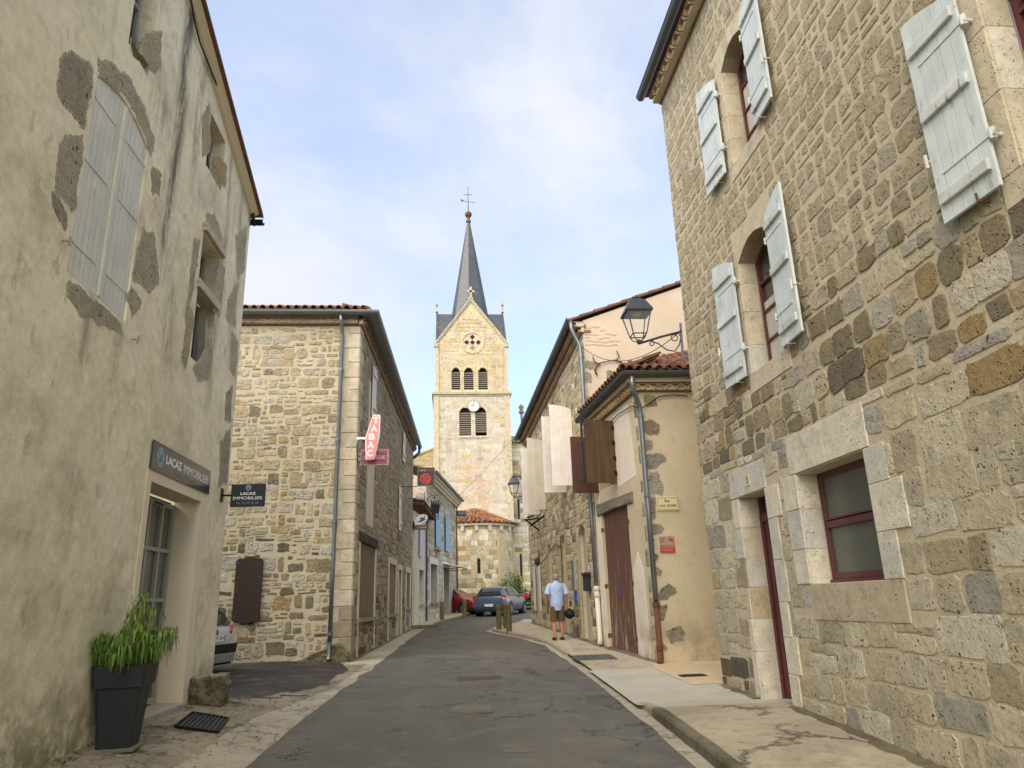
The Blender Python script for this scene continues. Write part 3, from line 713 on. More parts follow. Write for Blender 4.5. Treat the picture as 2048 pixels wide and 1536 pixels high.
# pavement on the right
wo=ip([-20,7,10,14,20,22,24,25.5,26.6,27.2,28.5,30.5,32.5],[2.44,2.46,2.52,2.58,2.56,2.35,1.95,1.6,1.45,1.5,2.0,2.75,3.1])
wi=lambda Y: 4.6 if Y<12 else (6.2 if Y<14.9 else (4.3 if Y<17 else (3.9 if Y<29.7 else 3.4)))
wz=lambda X,Y: g(Y)+walk(Y)
strip('pavement_near',ar(-20,9.75,.25),lambda Y:wo(Y)+.12,wi,wz,M['walk'],6)
strip('pavement_ramp',ar(9.75,14.0,.25),lambda Y:wo(Y)+(.1 if Y<10.2 else -.05),lambda Y:4.6 if Y<11.9 else 6.2,wz,M['slab'],6)
strip('gravel_yard',ar(11.8,14.75,.25),lambda Y:3.72+.10*nz(0,Y,2)+max(0,(Y-13.9))*.2,lambda Y:6.2,lambda X,Y:wz(X,Y)+.005,M['gravel'],6)
strip('pavement_far',ar(14,32.5,.25),lambda Y:wo(Y)+(.12 if Y>17 else 0.02),wi,wz,M['walk_far'],6)
def kerb(name,ys,fo,zf,h,mat,wd=.14,side=1):
    mb=MB(); rings=[]
    for Y in ys:
        x0=fo(Y); zt=zf(Y); zb=g(Y)-.06
        rings.append([(x0,Y,zb),(x0+side*.012,Y,zt-.02),(x0+side*.03,Y,zt+.004),(x0+side*wd,Y,zt+.004),(x0+side*wd,Y,zb)])
    mb.loft(rings); return struct(name,mb,mat,smooth=False)
kerb('kerb_near',ar(-20,9.75,.25),lambda Y:wo(Y)+.012*nz(0,Y,2),lambda Y:g(Y)+walk(Y),.12,M['kerb'])
kerb('kerb_drop',ar(9.75,10.5,.25),wo,lambda Y:g(Y)+walk(Y),.12,M['kerb_pale'])
kerb('kerb_far',ar(17,32.5,.25),wo,lambda Y:g(Y)+walk(Y),.1,M['kerb_pale'])
# raised pavement before the post office and the grey house
bo=ip([29.9,31,34,37,40,44],[-.55,-.5,-.12,.55,1.0,1.35])
strip('pavement_left_far',ar(29.9,44,.25),lambda Y:-1.7+(Y-30)*.1,lambda Y:bo(Y)-.1,lambda X,Y:g(Y)+.13,M['walk_far'],4)
kerb('kerb_left_far',ar(29.9,44,.25),bo,lambda Y:g(Y)+.13,.13,M['kerb'],side=-1)
def blob(name,cx,cy,rx,ry,mat,zoff,zf=None,n=22,k=.25,seed=0,kind='structure',sq=1):
    mb=MB(); vs=[(cx,cy,(zf or gnd)(cx,cy)+zoff)]
    for i in range(n):
        a=2*math.pi*i/n; r=1+k*nz(math.cos(a)*1.3,math.sin(a)*1.3,1.4,seed)*2
        c,s_=math.cos(a),math.sin(a); q=(abs(c)**sq*(1 if c>0 else -1),abs(s_)**sq*(1 if s_>0 else -1))
        X,Y=cx+rx*r*q[0],cy+ry*r*q[1]; vs.append((X,Y,(zf or gnd)(X,Y)+zoff))
    mb.add(vs,[(0,1+i,1+(i+1)%n) for i in range(n)]); return struct(name,mb,mat)
blob('road_patch',.30,10.85,.28,.34,M['fill'],.011,seed=2,k=.1,sq=.6)
blob('road_patch',.72,8.35,.16,.12,M['fill'],.011,seed=4)
blob('road_patch',1.75,12.1,.75,.09,M['fill'],.011,seed=9,k=.4)
blob('road_patch',.35,15.1,1.2,.07,M['fill'],.010,seed=8,k=.4)
blob('moss_patch',-2.9,12.6,.55,.35,M['moss_stone'],.012,seed=6,k=.4)
# loose grit and moss crumbs along the left gutter
mb=MB()
for i in range(520):
    Y=rnd.uniform(7.5,13.2); X=-3.6+rnd.random()**1.3*1.4; s_=rnd.uniform(.006,.028); c=Vector((X,Y,gnd(X,Y)+.006))
    mb.add([c+Vector((rnd.uniform(-1,1)*s_,rnd.uniform(-1,1)*s_,rnd.uniform(0,.7)*s_)) for _ in range(4)],[(0,1,2),(0,2,3),(0,3,1),(1,3,2)])
o=obj('grit',mb,M['moss_stone']); o['kind']='stuff'
mb=MB()
for i in range(500):
    Y=rnd.uniform(12.1,14.2); X=4.5-rnd.random()**1.5*1.1; s_=rnd.uniform(.004,.014); c=Vector((X,Y,wz(X,Y)+.008))
    mb.add([c+Vector((rnd.uniform(-1,1)*s_,rnd.uniform(-1,1)*s_,rnd.uniform(0,.7)*s_)) for _ in range(4)],[(0,1,2),(0,2,3),(0,3,1),(1,3,2)])
o=obj('gravel',mb,M['gravel']); o['kind']='stuff'
# fissured slabs of the left verge
mb=MB()
for i in range(70):
    X=rnd.uniform(-3.55,-2.65); Y=rnd.uniform(6.5,12.0); r=rnd.uniform(.06,.2); n=rnd.randint(5,7); z=gnd(X,Y)
    if 9.2<Y<11.0: continue
    ps=[(X+r*rnd.uniform(.7,1.1)*math.cos(6.283*k/n),Y+1.4*r*rnd.uniform(.7,1.1)*math.sin(6.283*k/n)) for k in range(n)]
    hgt=rnd.uniform(.006,.022)
    mb.add([(a,b,gnd(a,b)-.01) for a,b in ps]+[(X+(a-X)*.88,Y+(b-Y)*.88,gnd(a,b)+hgt) for a,b in ps],[tuple(range(n,2*n))]+[(k,(k+1)%n,n+(k+1)%n,n+k) for k in range(n)])
o=struct('verge_paving',mb,M['ground'])

# dirt and moss gathered where the walls meet the ground
def skirt(name,pts,zf,side,mat,wd=.10,off=.006):
    mb=MB(); n=len(pts); vs=[]
    for i,(X,Y) in enumerate(pts):
        w_=wd*(.55+1.1*abs(nz(X,Y,2.3,3))+.5*abs(nz(X,Y,9,5))); 
        vs+=[(X,Y,zf(X,Y)+.05+.03*nz(X,Y,5)),(X+side*.03,Y,zf(X,Y)+.018),(X+side*w_,Y,zf(X+side*w_,Y)+.001+off*0)]
    mb.add(vs,[(3*i+j,3*i+j+1,3*i+3+j+1,3*i+3+j) for i in range(n-1) for j in (0,1)]); return struct(name,mb,mat,smooth=True)
skirt('wall_base_dirt',[(-3.66,Y) for Y in ar(-5,9,.08)],gnd,1,M['moss_stone'],.11); skirt('wall_base_dirt',[(-3.66,Y) for Y in ar(11.05,12.3,.08)],gnd,1,M['moss_stone'],.12)
skirt('wall_base_dirt',[(4.21,Y) for Y in ar(-5,9.3,.08)],wz,-1,M['dirt'],.13); skirt('wall_base_dirt',[(4.21,Y) for Y in ar(10.3,11.7,.08)],wz,-1,M['dirt'],.13)
skirt('wall_base_dirt',[(-2.25+.75*(Y-17.6)/12.4,Y) for Y in ar(17.6,30,.12)],gnd,1,M['dirt'],.12)
skirt('wall_base_dirt',[(3.6-.4*(Y-17.95)/11.75,Y) for Y in ar(18,29.5,.12)],wz,-1,M['dirt'],.12); skirt('wall_base_dirt',[(4.0-.4*(Y-14.65)/3.25,Y) for Y in ar(14.65,17.9,.1)],wz,-1,M['dirt'],.08)
mb=MB(); mb.box((-1.6,29.78,-1.1),(-.56,29.92,g(29.9)+.132)); struct('kerb_end',mb,M['kerb'])
def tuft(mb,X,Y,z,n,h):
    for _ in range(n):
        a=rnd.uniform(0,6.283); r=rnd.uniform(0,.02); p=Vector((X+r*math.cos(a),Y+r*math.sin(a),z)); e=Vector((math.cos(a)*rnd.uniform(.2,.7),math.sin(a)*rnd.uniform(.2,.7),1)).normalized()*h*rnd.uniform(.5,1.2); s_=Vector((-math.sin(a),math.cos(a),0))*.004
        mb.tint=(rnd.uniform(.6,1.3),)*3; mb.add([p-s_,p+s_,p+e*.6+s_*.7+Vector((0,0,0)),p+e],[(0,1,2),(0,2,3)])
mb=MB()
for _ in range(26): Y=rnd.choice([rnd.uniform(6.5,9),rnd.uniform(11.1,12.2)]); tuft(mb,-3.58,Y,gnd(-3.6,Y)+.01,rnd.randint(5,14),rnd.uniform(.02,.06))
for _ in range(16): Y=rnd.uniform(5.5,11.5); tuft(mb,4.12,Y,wz(4,Y)+.01,rnd.randint(4,10),rnd.uniform(.015,.045)) if not 9.3<Y<10.3 else 0
for _ in range(22): Y=rnd.uniform(18,29.5); tuft(mb,-2.15+.75*(Y-17.6)/12.4,Y,gnd(-2,Y)+.01,rnd.randint(5,12),rnd.uniform(.03,.09))
for _ in range(20): X=rnd.uniform(-3.3,-2.1); Y=12.0+rnd.uniform(-.5,.3); tuft(mb,X,Y,gnd(X,Y)+.005,rnd.randint(4,10),rnd.uniform(.015,.04))
o=obj('weeds',mb,M['grass'],tinted=True); o['kind']='stuff'
# ------------------------------------------------------------------ LEFT RENDERED HOUSE
LH=Fr((-3.65,0),(-3.65,10)); LX=-3.65
lh=thing('rendered_house',(-5,8,-1.4),'tall house with stained grey-beige lime render and grey shutters at the left','house')
rl=lambda s: 8.36-.357*(s-8.64)
holes=[dict(a0=6.65,a1=7.97,z0=3.18,z1=5.60,rise=.16,depth=.10),
       dict(a0=7.15,a1=7.72,z0=6.30,z1=8.2,rise=0,depth=.22),
       dict(a0=9.86,a1=10.62,z0=6.50,z1=7.42,rise=0,depth=.22),
       dict(a0=10.05,a1=10.88,z0=3.48,z1=5.45,rise=0,depth=.24),
       dict(a0=9.16,a1=11.0,z0=-1.18,z1=1.56,rise=0,depth=.36)]
obj('wall',wall_mb(LH,-4,12.3,-1.7,rl,holes),M['plaster'],lh)
mb=MB(); mb.add([(LX,12.3,-1.7),(-12,12.3,-1.7),(-12,12.3,rl(12.3)),(LX,12.3,rl(12.3))],[(0,3,2,1)]); mb.add([(LX,-4,-2.2),(-12,-4,-2.2),(-12,-4,rl(-4)),(LX,-4,rl(-4))],[(0,1,2,3)]); obj('end_wall',mb,M['plaster'],lh)
# smooth surround of the shop door, slightly proud
mb=MB()
for q in ((9.02,9.16,-1.33,1.70),(11.0,11.24,-1.33,1.70),(9.16,11.0,1.56,1.70)): mb.bxp(LH,*q,-.02,.012)
mb.bxp(LH,9.155,9.16,-1.18,1.56,-.36,.0); mb.bxp(LH,11.0,11.004,-1.18,1.56,-.36,.0)
mb.add([LH.p(9.16,1.557,.01),LH.p(11.0,1.557,.01),LH.p(11.0,1.557,-.36),LH.p(9.16,1.557,-.36)],[(0,1,2,3)])
mb.add([LH.p(10.997,-1.2,.01),LH.p(10.997,1.56,.01),LH.p(10.997,1.56,-.36),LH.p(10.997,-1.2,-.36)],[(0,1,2,3)])
obj('door_surround',mb,M['cream'],lh)
# glazed shop door with two leaves
d=window(lh,LH,9.20,10.98,-1.14,1.50,.34,cols=4,rows=4,mat='grey_frame',gl='glass_green',fw=.07,name='door',bar=.03)
mb=MB(); mb.bxp(LH,10.2,10.5,1.44,1.465,-.33,-.318); obj('vent_slot',mb,M['black'],d)
mb=MB(); mb.bxp(LH,10.05,10.13,-.25,-.10,-.335,-.31); mb.tube([LH.p(10.09,-.16,-.31),LH.p(10.09,-.16,-.27),LH.p(10.2,-.16,-.27)],.009,6); obj('handle',mb,M['zinc'],d)
backing(lh,LH,9.2,10.98,-1.14,1.5,.42)
mb=MB(); mb.bxp(LH,9.2,11.02,-1.5,-1.16,-.36,.05); obj('doorstep',mb,M['kerb_pale'],lh,bevel=.02)
# closed arched shutters: two leaves of boards with strap hinges
arch=lambda t0,t1: (lambda t: .16*((2*(t0+(t1-t0)*t)-1)**2))
for k,(a0,a1) in enumerate(((6.67,7.29),(7.33,7.95))):
    O=LH.p(a0 if k==0 else a1,0,-.03); U=LH.U if k==0 else -LH.U
    tt=arch((a0-6.65)/1.32,(a1-6.65)/1.32) if k==0 else arch((a1-6.65)/1.32,(a0-6.65)/1.32)
    s_=shutter(lh,O,U,LH.N,.62,3.20,5.57,'grey_shutter',nb=6,arch=tt,straps=((3.52,3.52),(4.45,4.45),(5.2,5.2)),strap_w=.028,smat='grey_shutter',gap=.007)
mb=MB(); mb.bxp(LH,7.285,7.335,3.20,5.55,-.02,.012); obj('cover_strip',mb,M['grey_shutter'],lh,bevel=.006)
for a,z in ((6.50,3.42),(8.18,3.05)):
    mb=MB(); mb.tube([LH.p(a,z,-.02),LH.p(a,z,.07)],.009,6); mb.tube([LH.p(a-.04,z-.02,.06),LH.p(a+.05,z+.02,.07)],.011,6); mb.tube([LH.p(a,z+.045,.07),LH.p(a,z-.05,.07)],.013,6); obj('shutter_catch',mb,M['grey_frame'],lh)
# upper windows
window(lh,LH,7.17,7.70,6.33,8.15,.20,1,2,'grey_frame','glass',name='window')
window(lh,LH,9.88,10.60,6.52,7.40,.20,1,1,'grey_frame','glass',name='window')
window(lh,LH,10.07,10.86,3.5,4.55,.22,1,1,'grey_frame','grey_dummy' if 0 else 'glass_brown',name='window')
window(lh,LH,10.07,10.86,4.70,5.43,.22,1,1,'grey_frame','glass_brown',name='window')
for q in ((7.17,7.70,6.33,8.15),(9.88,10.6,6.52,7.4),(10.07,10.86,3.5,5.43)): backing(lh,LH,*q,.3)
mb=MB(); mb.tint=(.34,.30,.22)   # stone transom and cornice of the mullioned window
for z,o_ in ((4.55,.05),(5.47,.07)):
    mb=MB(); mb.tint=(.48,.42,.31); mb.prism(LH,[(10.0,z),(10.95,z),(10.95,z+.07),(10.97,z+.07),(10.97,z+.13),(9.98,z+.13),(9.98,z+.07),(10.0,z+.07)],-.2,o_); obj('window_moulding',mb,M['ashlar'],lh,tinted=True,bevel=.01)
# bare stones left showing in the render
def patch(F,pts,tint,parent,out=.003,name='stone',mat='stone',px=True):
    P=[F.px(x_,y_) for x_,y_ in pts] if px else pts; mb=MB(); mb.tint=tint; n=len(P)
    ca=sum(p[0] for p in P)/n; cz=sum(p[1] for p in P)/n; Q=[]
    for i in range(n):   # add in-between points so that the outline wanders
        p,q=P[i],P[(i+1)%n]; Q.append(p); L=math.hypot(q[0]-p[0],q[1]-p[1]); m=max(1,int(L/.09))
        for k in range(1,m): t=k/m; a=p[0]+(q[0]-p[0])*t; z=p[1]+(q[1]-p[1])*t; Q.append((a+.022*nz(a,z,9,1),z+.022*nz(a,z,9,2)))
    for _ in range(2): Q=[r for i in range(len(Q)) for r in ((Q[i][0]*.75+Q[(i+1)%len(Q)][0]*.25,Q[i][1]*.75+Q[(i+1)%len(Q)][1]*.25),(Q[i][0]*.25+Q[(i+1)%len(Q)][0]*.75,Q[i][1]*.25+Q[(i+1)%len(Q)][1]*.75))]
    Q=[(a+.05*nz(a,z,5,1)+.03*nz(a,z,14,4)+.014*nz(a,z,40,6),z+.05*nz(a,z,5,2)+.03*nz(a,z,14,5)+.014*nz(a,z,40,7)) for a,z in Q]
    n=len(Q); rim=(.62,.56,.40) if F is LH else ((.66,.55,.37) if F.A.y<16 else (.70,.57,.42))
    mb.tint=rim; mb.add([F.p(a,z,-.004) for a,z in Q]+[F.p(ca+(a-ca)*.97,cz+(z-cz)*.97,out*.6) for a,z in Q],[(k,(k+1)%n,n+(k+1)%n,n+k) for k in range(n)])
    r_=[(ca+(a-ca)*.84,cz+(z-cz)*.84) for a,z in Q]; mb.tint=tint; mb.add([F.p(a,z,out) for a,z in r_],[tuple(range(n))]); mb.f+=[(n+k,n+(k+1)%n,2*n+(k+1)%n,2*n+k) for k in range(n)]
    return obj(name,mb,M[mat],parent,tinted=True)
GT=(.53,.47,.335); GD=(.44,.39,.28); GP=(.52,.44,.29)
for pts,t in (([(122,112),(150,104),(185,130),(190,150),(168,260),(140,230),(115,200),(112,150)],GD),([(192,110),(225,122),(262,160),(292,215),(312,285),(302,320),(297,285),(270,225),(235,180),(196,150)],GT),
  ([(168,262),(163,330),(150,430),(128,405),(110,398),(108,340),(122,272)],GT),([(104,372),(140,440),(133,470),(110,435),(98,400)],GD),([(132,560),(190,600),(245,645),(247,668),(200,655),(150,620),(128,588)],GT),
  ([(300,330),(325,345),(318,395),(302,388)],GP),([(286,455),(312,470),(318,570),(300,590),(262,560),(275,500)],GT),([(262,565),(285,605),(262,640),(254,600)],GT),
  ([(282,70),(325,60),(322,140),(300,150),(278,100)],GP),([(262,75),(285,110),(300,140),(285,138),(262,100)],(.14,.13,.03)),([(420,312),(438,308),(455,330),(452,380),(436,372),(420,345)],(.50,.38,.21)),([(402,230),(420,200),(422,300),(404,320)],GP),
  ([(410,425),(428,422),(446,470),(440,500),(412,470)],GT),([(388,470),(402,480),(384,600),(368,660),(378,560)],GT),([(440,520),(452,540),(440,640),(425,620)],GT),([(378,600),(390,640),(372,740),(362,720)],GP),([(412,640),(428,690),(418,760),(395,770),(385,740),(410,700)],GT),
  ([(456,590),(478,560),(470,660),(450,640)],GT),([(470,470),(494,450),(490,540),(474,560)],GT),([(440,880),(462,850),(455,975),(436,975)],GD),([(452,780),(466,770),(462,850),(448,840)],GD),([(462,660),(478,680),(470,760),(458,740)],GT)):
    patch(LH,pts,t,lh)
# quoin stones showing at the corner come from the same bare patches; roof with stepped verge tiles
S=Vector((0,-math.cos(math.atan(.357)),math.sin(math.atan(.357))))
def rp(X,Y,o=0): return Vector((X,Y,8.40-.357*(Y-8.64)+o))
mb=MB(); q=[rp(-3.44,12.38,-.03),rp(-12,12.38,-.03),rp(-12,-4,-.03),rp(-3.44,-4,-.03)]; mb.hexa([q[0],q[3],q[2],q[1]]+[v+Vector((0,0,.05)) for v in (q[0],q[3],q[2],q[1])]); obj('roof',mb,M['tile_dark'],lh)
mb=MB(); mb.hexa([rp(-3.6,12.3,-.10),rp(-3.6,-4,-.10),rp(-3.65,-4,-.10),rp(-3.65,12.3,-.10),rp(-3.5,12.3,-.03),rp(-3.5,-4,-.03),rp(-3.65,-4,-.03),rp(-3.65,12.3,-.03)]); obj('verge_mortar',mb,M['cream'],lh)
roof_tiles(lh,rp(-3.50-.0,12.45,.0)+Vector((-.04,0,0)),Vector((-1,0,0)),S,1,20,pitch=.0001,step=.40,me='tile_dark',jit=.02)
roof_tiles(lh,rp(-3.66,12.45,.0),Vector((-1,0,0)),S,8,3,pitch=.22,step=.40,me='tile_dark',jit=.02)
gutter(lh,[(-3.46,12.50,7.02),(-9,12.50,7.02)],.07,'iron')
mb=MB(); mb.tube([LH.p(12.28,7.15,.05),LH.p(12.22,6.98,.06),LH.p(12.30,6.85,.08),(-3.62,12.45,6.93)],.035,8); obj('gutter_outlet',mb,M['iron'],lh,smooth=True)
mb=MB(); pts=[LH.px(x_,y_,.03) for x_,y_ in ((372,-40),(385,40),(397,85),(428,165),(436,185),(455,245),(462,265),(480,330),(496,385),(502,405))]
mb.tube([LH.p(a,z,.05+.008*(i%2)) for i,(a,z) in enumerate(pts)],.014,6); c_=tag(obj('cable',mb,M['iron'],smooth=True),'thick black cable clipped under the roof verge of the rendered house','cable')
for x_,y_ in ((404,86),(432,178),(458,255),(480,335)):
    a,z=LH.px(x_,y_); mb=MB(); mb.bxp(LH,a-.05,a+.05,z-.012,z+.012,-.01,.045); obj('clip',mb,M['iron'],c_)

# ------------------------------------------------------------------ RIGHT STONE HOUSE
RH=Fr((4.2,0),(4.2,10),side=-1)
rh=thing('stone_house',(5,8,-1.4),'tall right-hand stone house with pale blue shutters and dark red door','house')
H=[dict(a0=9.34,a1=10.27,z0=-1.45,z1=1.36,depth=.30),dict(a0=6.92,a1=8.42,z0=.10,z1=1.39,depth=.27),
   dict(a0=8.17,a1=9.22,z0=2.93,z1=4.80,rise=.20,depth=.26),dict(a0=8.03,a1=8.93,z0=6.06,z1=7.88,rise=.20,depth=.26),dict(a0=3.2,a1=4.28,z0=2.95,z1=4.85,rise=.2,depth=.26)]
obj('wall',wall_mb(RH,-6,11.72,-1.9,9.3,H),M['mortar'],rh)
mb=MB(); mb.add([(4.2,11.72,-1.7),(12,11.72,-1.7),(12,11.72,9.3),(4.2,11.72,9.3)],[(0,1,2,3)]); mb.add([(4.2,-6,-2.2),(12,-6,-2.2),(12,-6,9.3),(4.2,-6,9.3)],[(0,3,2,1)]); obj('end_wall',mb,M['mortar'],rh)
CR=(.64,.585,.46); CG=(.55,.52,.44); CT=(.55,.48,.35); CB=(.34,.28,.18); CO=(.50,.41,.26)
# dressed surrounds: (a0,a1,z0,z1,tint)
D=[(10.27,10.52,.93,1.34,CR),(10.27,10.56,.50,.93,CG),(10.27,10.46,.10,.50,CB),(10.27,10.40,-.32,.10,CT),(10.27,10.42,-.75,-.32,CR),(10.27,10.44,-1.4,-.75,CR),
   (9.27,10.52,1.36,1.76,CG),(8.92,9.34,.95,1.36,CR),(9.06,9.34,.42,.95,CG),(9.02,9.34,-.10,.42,CG),(9.10,9.34,-.52,-.10,CR),(8.98,9.34,-.95,-.52,CR),(9.08,9.34,-1.55,-.95,CR),
   (6.80,7.66,1.39,1.86,CR),(7.66,8.56,1.39,1.86,CR),(8.42,8.80,.97,1.39,CR),(8.42,8.78,.50,.97,CG),(8.42,8.76,.10,.50,CR),(6.55,6.92,1.02,1.385,CG),(6.36,6.92,.55,1.02,CR),(6.6,6.92,.10,.55,CG),(6.62,8.44,-.30,.10,(.47,.40,.28)),
   (9.22,9.42,4.28,4.62,CT),(9.22,9.38,3.85,4.28,CT),(9.22,9.42,3.35,3.85,CT),(9.22,9.40,2.93,3.35,CG),(8.1,9.34,2.66,2.93,CT),
   (8.93,9.10,7.3,7.66,CT),(8.93,9.08,6.9,7.3,CT),(8.93,9.10,6.5,6.9,CT),(8.93,9.08,6.06,6.5,CT),(7.9,9.05,5.82,6.06,CT),
   (4.28,4.52,4.2,4.75,CT),(4.28,4.50,3.62,4.2,CT),(4.28,4.52,2.95,3.62,CT),(3.1,4.5,2.70,2.95,CT)]
for a0,a1,z0,z1,t in D: dressed(rh,RH,a0,a1,z0,z1,t)
# far jambs seen in the reveals (dressed blocks returning into the openings)
def jamb(par,F,a,dirn,cuts,depth,tints):
    for i in range(len(cuts)-1):
        mb=MB(); mb.tint=tints[i%len(tints)]; mb.bxp(F,min(a,a-.012*dirn),max(a,a-.012*dirn),cuts[i]+.003,cuts[i+1]-.003,-depth+.01,-.004); obj('jamb_stone',mb,M['ashlar'],par,tinted=True)
jamb(rh,RH,10.27,1,[-1.42,-.75,-.32,.10,.50,.93,1.34],.28,[CR,CR,CO,CG,CT,CR])
jamb(rh,RH,8.42,1,[.10,.50,.97,1.38],.25,[CR,CG,CR])
jamb(rh,RH,9.22,1,[2.94,3.35,3.85,4.28,4.6],.24,[CG,CT,CT,CT]); jamb(rh,RH,4.28,1,[2.96,3.62,4.2,4.65],.24,[CT,CR,CT]); jamb(rh,RH,8.93,1,[6.07,6.5,6.9,7.3,7.68],.24,[CT,CT,CT,CT])
for a0,a1,z0,z1 in ((9.34,10.27,-1.4,1.358),(6.92,8.42,.1,1.388)):
    mb=MB(); mb.tint=CT; mb.bxp(RH,a0,a1,z1-.012,z1,-.27,-.006); obj('lintel_soffit',mb,M['ashlar'],rh,tinted=True)
# arch rings in stone
for a0,a1,zt,ri in ((8.17,9.22,4.80,.20),(8.03,8.93,7.88,.20),(3.2,4.28,4.85,.2)):
    for k in range(5):
        t0,t1=k/5,(k+1)/5; P=[]
        for t,o_ in ((t0,0),(t1,0),(t1,.26),(t0,.26)):
            u=2*t-1; P.append((a0+(a1-a0)*t+u*o_*.3,zt-ri*u*u+o_+.0))
        ins=lambda i:((P[i][0]*.985+sum(p[0] for p in P)/4*.015),(P[i][1]*.985+sum(p[1] for p in P)/4*.015))
        mb=MB(); mb.tint=rnd.choice([CT,CT,(.46,.39,.27)]); mb.prism(RH,[ins(i) for i in range(4)],-.1,.012); obj('arch_stone',mb,M['ashlar'],rh,tinted=True)
        mb=MB(); mb.tint=CB; q=[(a0+(a1-a0)*t0,zt-ri*(2*t0-1)**2),(a0+(a1-a0)*t1,zt-ri*(2*t1-1)**2)]
        mb.add([RH.p(q[0][0],q[0][1]-.006,.01),RH.p(q[1][0],q[1][1]-.006,.01),RH.p(q[1][0],q[1][1]-.006,-.25),RH.p(q[0][0],q[0][1]-.006,-.25)],[(0,1,2,3)]); obj('arch_soffit_stone',mb,M['ashlar'],rh,tinted=True)
bl=[(h['a0'],h['a1'],h['z0'],h['z1']) for h in H]+[(a,b,c,d_) for a,b,c,d_,_ in D]+[(8.05,9.34,4.6,5.05),(7.9,9.05,7.68,8.14),(3.1,4.4,4.6,5.1)]
def rt(a,z):
    if z<1.95: return pick({'cream':9,'grey':1.9,'ochre':.25,'tan':.9,'dark':.10}) if not(z<-.9 and a>10) else pick({'dark':2,'brown':3,'tan':1})
    if z<2.95: return pick({'brown':3.2,'dark':2.0,'ochre':.9,'cream':2.2,'grey':1.6,'tan':1.5})
    if z<4.1 and a<8: return pick({'tan':4,'brown':2,'dark':.6,'grey':1.4,'cream':2})
    return pick({'tan':7,'brown':1.2,'grey':.8,'cream':1.2,'ochre':.35})
ls=layout(RH,3.2,11.72,-1.75,1.9,lambda z:rnd.uniform(.28,.43),lambda z:rnd.uniform(.24,.70),bl,.020,split=.07)
lu=layout(RH,3.2,11.72,1.9,3.3,lambda z:rnd.uniform(.20,.33),lambda z:rnd.uniform(.16,.46),bl,.030,split=.06)
lt=layout(RH,3.2,11.72,3.3,9.28,lambda z:rnd.uniform(.20,.30),lambda z:rnd.uniform(.14,.44),bl,.045,split=.10)
def rtint(a,z):
    c=rt(a,z)
    if z>3.3: k=.68; c=tuple(x_*(1-k)+y_*k for x_,y_ in zip(c,(.58,.49,.33)))
    elif z>1.95: k=.2; c=tuple(x_*(1-k)+y_*k for x_,y_ in zip(c,(.50,.42,.27)))
    return c
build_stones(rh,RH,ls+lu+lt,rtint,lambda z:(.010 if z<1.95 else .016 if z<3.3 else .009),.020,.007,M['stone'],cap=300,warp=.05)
# joinery
d=window(rh,RH,9.36,10.25,1.08,1.35,.29,1,1,'burgundy','glass',fw=.04,name='transom_window')
mb=MB(); mb.bxp(RH,9.36,9.43,-1.42,1.08,-.36,-.27); mb.bxp(RH,10.18,10.25,-1.42,1.08,-.36,-.27); mb.bxp(RH,9.36,10.25,1.00,1.08,-.36,-.265); obj('door_frame',mb,M['burgundy'],rh,bevel=.004)
mb=MB()
for q in ((9.43,9.55),(10.06,10.18)): mb.bxp(RH,*q,-1.42,1.0,-.34,-.295)
for q in ((-1.42,-1.20),(-.62,-.50),(-.10,0),(.38,.46),(.88,1.0)): mb.bxp(RH,9.55,10.06,*q,-.34,-.297)
mb.bxp(RH,9.55,10.06,-1.42,1.0,-.345,-.325); dd=obj('door',mb,M['burgundy'],rh,bevel=.004)
mb=MB(); mb.bxp(RH,9.62,9.99,-1.12,-.68,-.325,-.305); obj('raised_panel',mb,M['burgundy'],dd,bevel=.01)
for q in ((-.50,-.10),(0,.38),(.46,.88)):
    mb=MB(); mb.bxp(RH,9.58,10.03,q[0]+.02,q[1]-.02,-.324,-.316); obj('pane',mb,M['glass'],dd)
mb=MB(); mb.bxp(RH,9.47,9.50,-.45,-.25,-.295,-.285); mb.tube([RH.p(9.485,-.33,-.285),RH.p(9.485,-.33,-.24),RH.p(9.58,-.33,-.24)],.009,6); obj('handle',mb,M['brass'],dd)
mb=MB(); mb.bxp(RH,9.34,10.27,-1.49,-1.435,-.30,.03); obj('threshold',mb,M['tile_cream'],rh)
wn=MB()
frame_mb(RH,6.94,8.40,.14,1.38,-.31,-.25,1,1,fw=.075,mb=wn); wn.bxp(RH,7.01,8.33,.72,.80,-.31,-.235); wn.bxp(RH,6.94,8.40,.10,.14,-.30,-.215); wn.bxp(RH,7.01,8.33,.81,.835,-.3,-.225)
wo_=obj('window',wn,M['burgundy'],rh,bevel=.006)
for q in ((.21,.72),(.835,1.31)):
    mb=MB(); mb.bxp(RH,7.01,8.33,*q,-.29,-.275); obj('pane',mb,M['frost'],wo_)
window(rh,RH,8.19,9.20,2.95,4.78,.25,2,4,'burgundy','glass_brown',fw=.055,rise=.20); window(rh,RH,8.05,8.91,6.08,7.86,.25,2,4,'burgundy','glass_brown',fw=.055,rise=.20); window(rh,RH,3.22,4.26,2.97,4.83,.25,2,4,'burgundy','glass',fw=.06,rise=.2)
for q in ((8.3,9.15,2.98,3.95),(8.1,8.85,6.1,7.3)):
    mb=MB(); n=14
    for k in range(n):
        a=q[0]+(q[1]-q[0])*k/n; b=q[0]+(q[1]-q[0])*(k+1)/n; e=.012*(k%2)
        mb.add([RH.p(a,q[2],-.262+e*.4),RH.p(b,q[2],-.262+(.012-e)*.4),RH.p(b,q[3],-.262+(.012-e)*.4),RH.p(a,q[3],-.262+e*.4)],[(0,1,2,3)])
    obj('lace_curtain',mb,M['curtain'],rh)
for h in H: backing(rh,RH,h['a0'],h['a1'],h['z0'],h['z1'],.42)
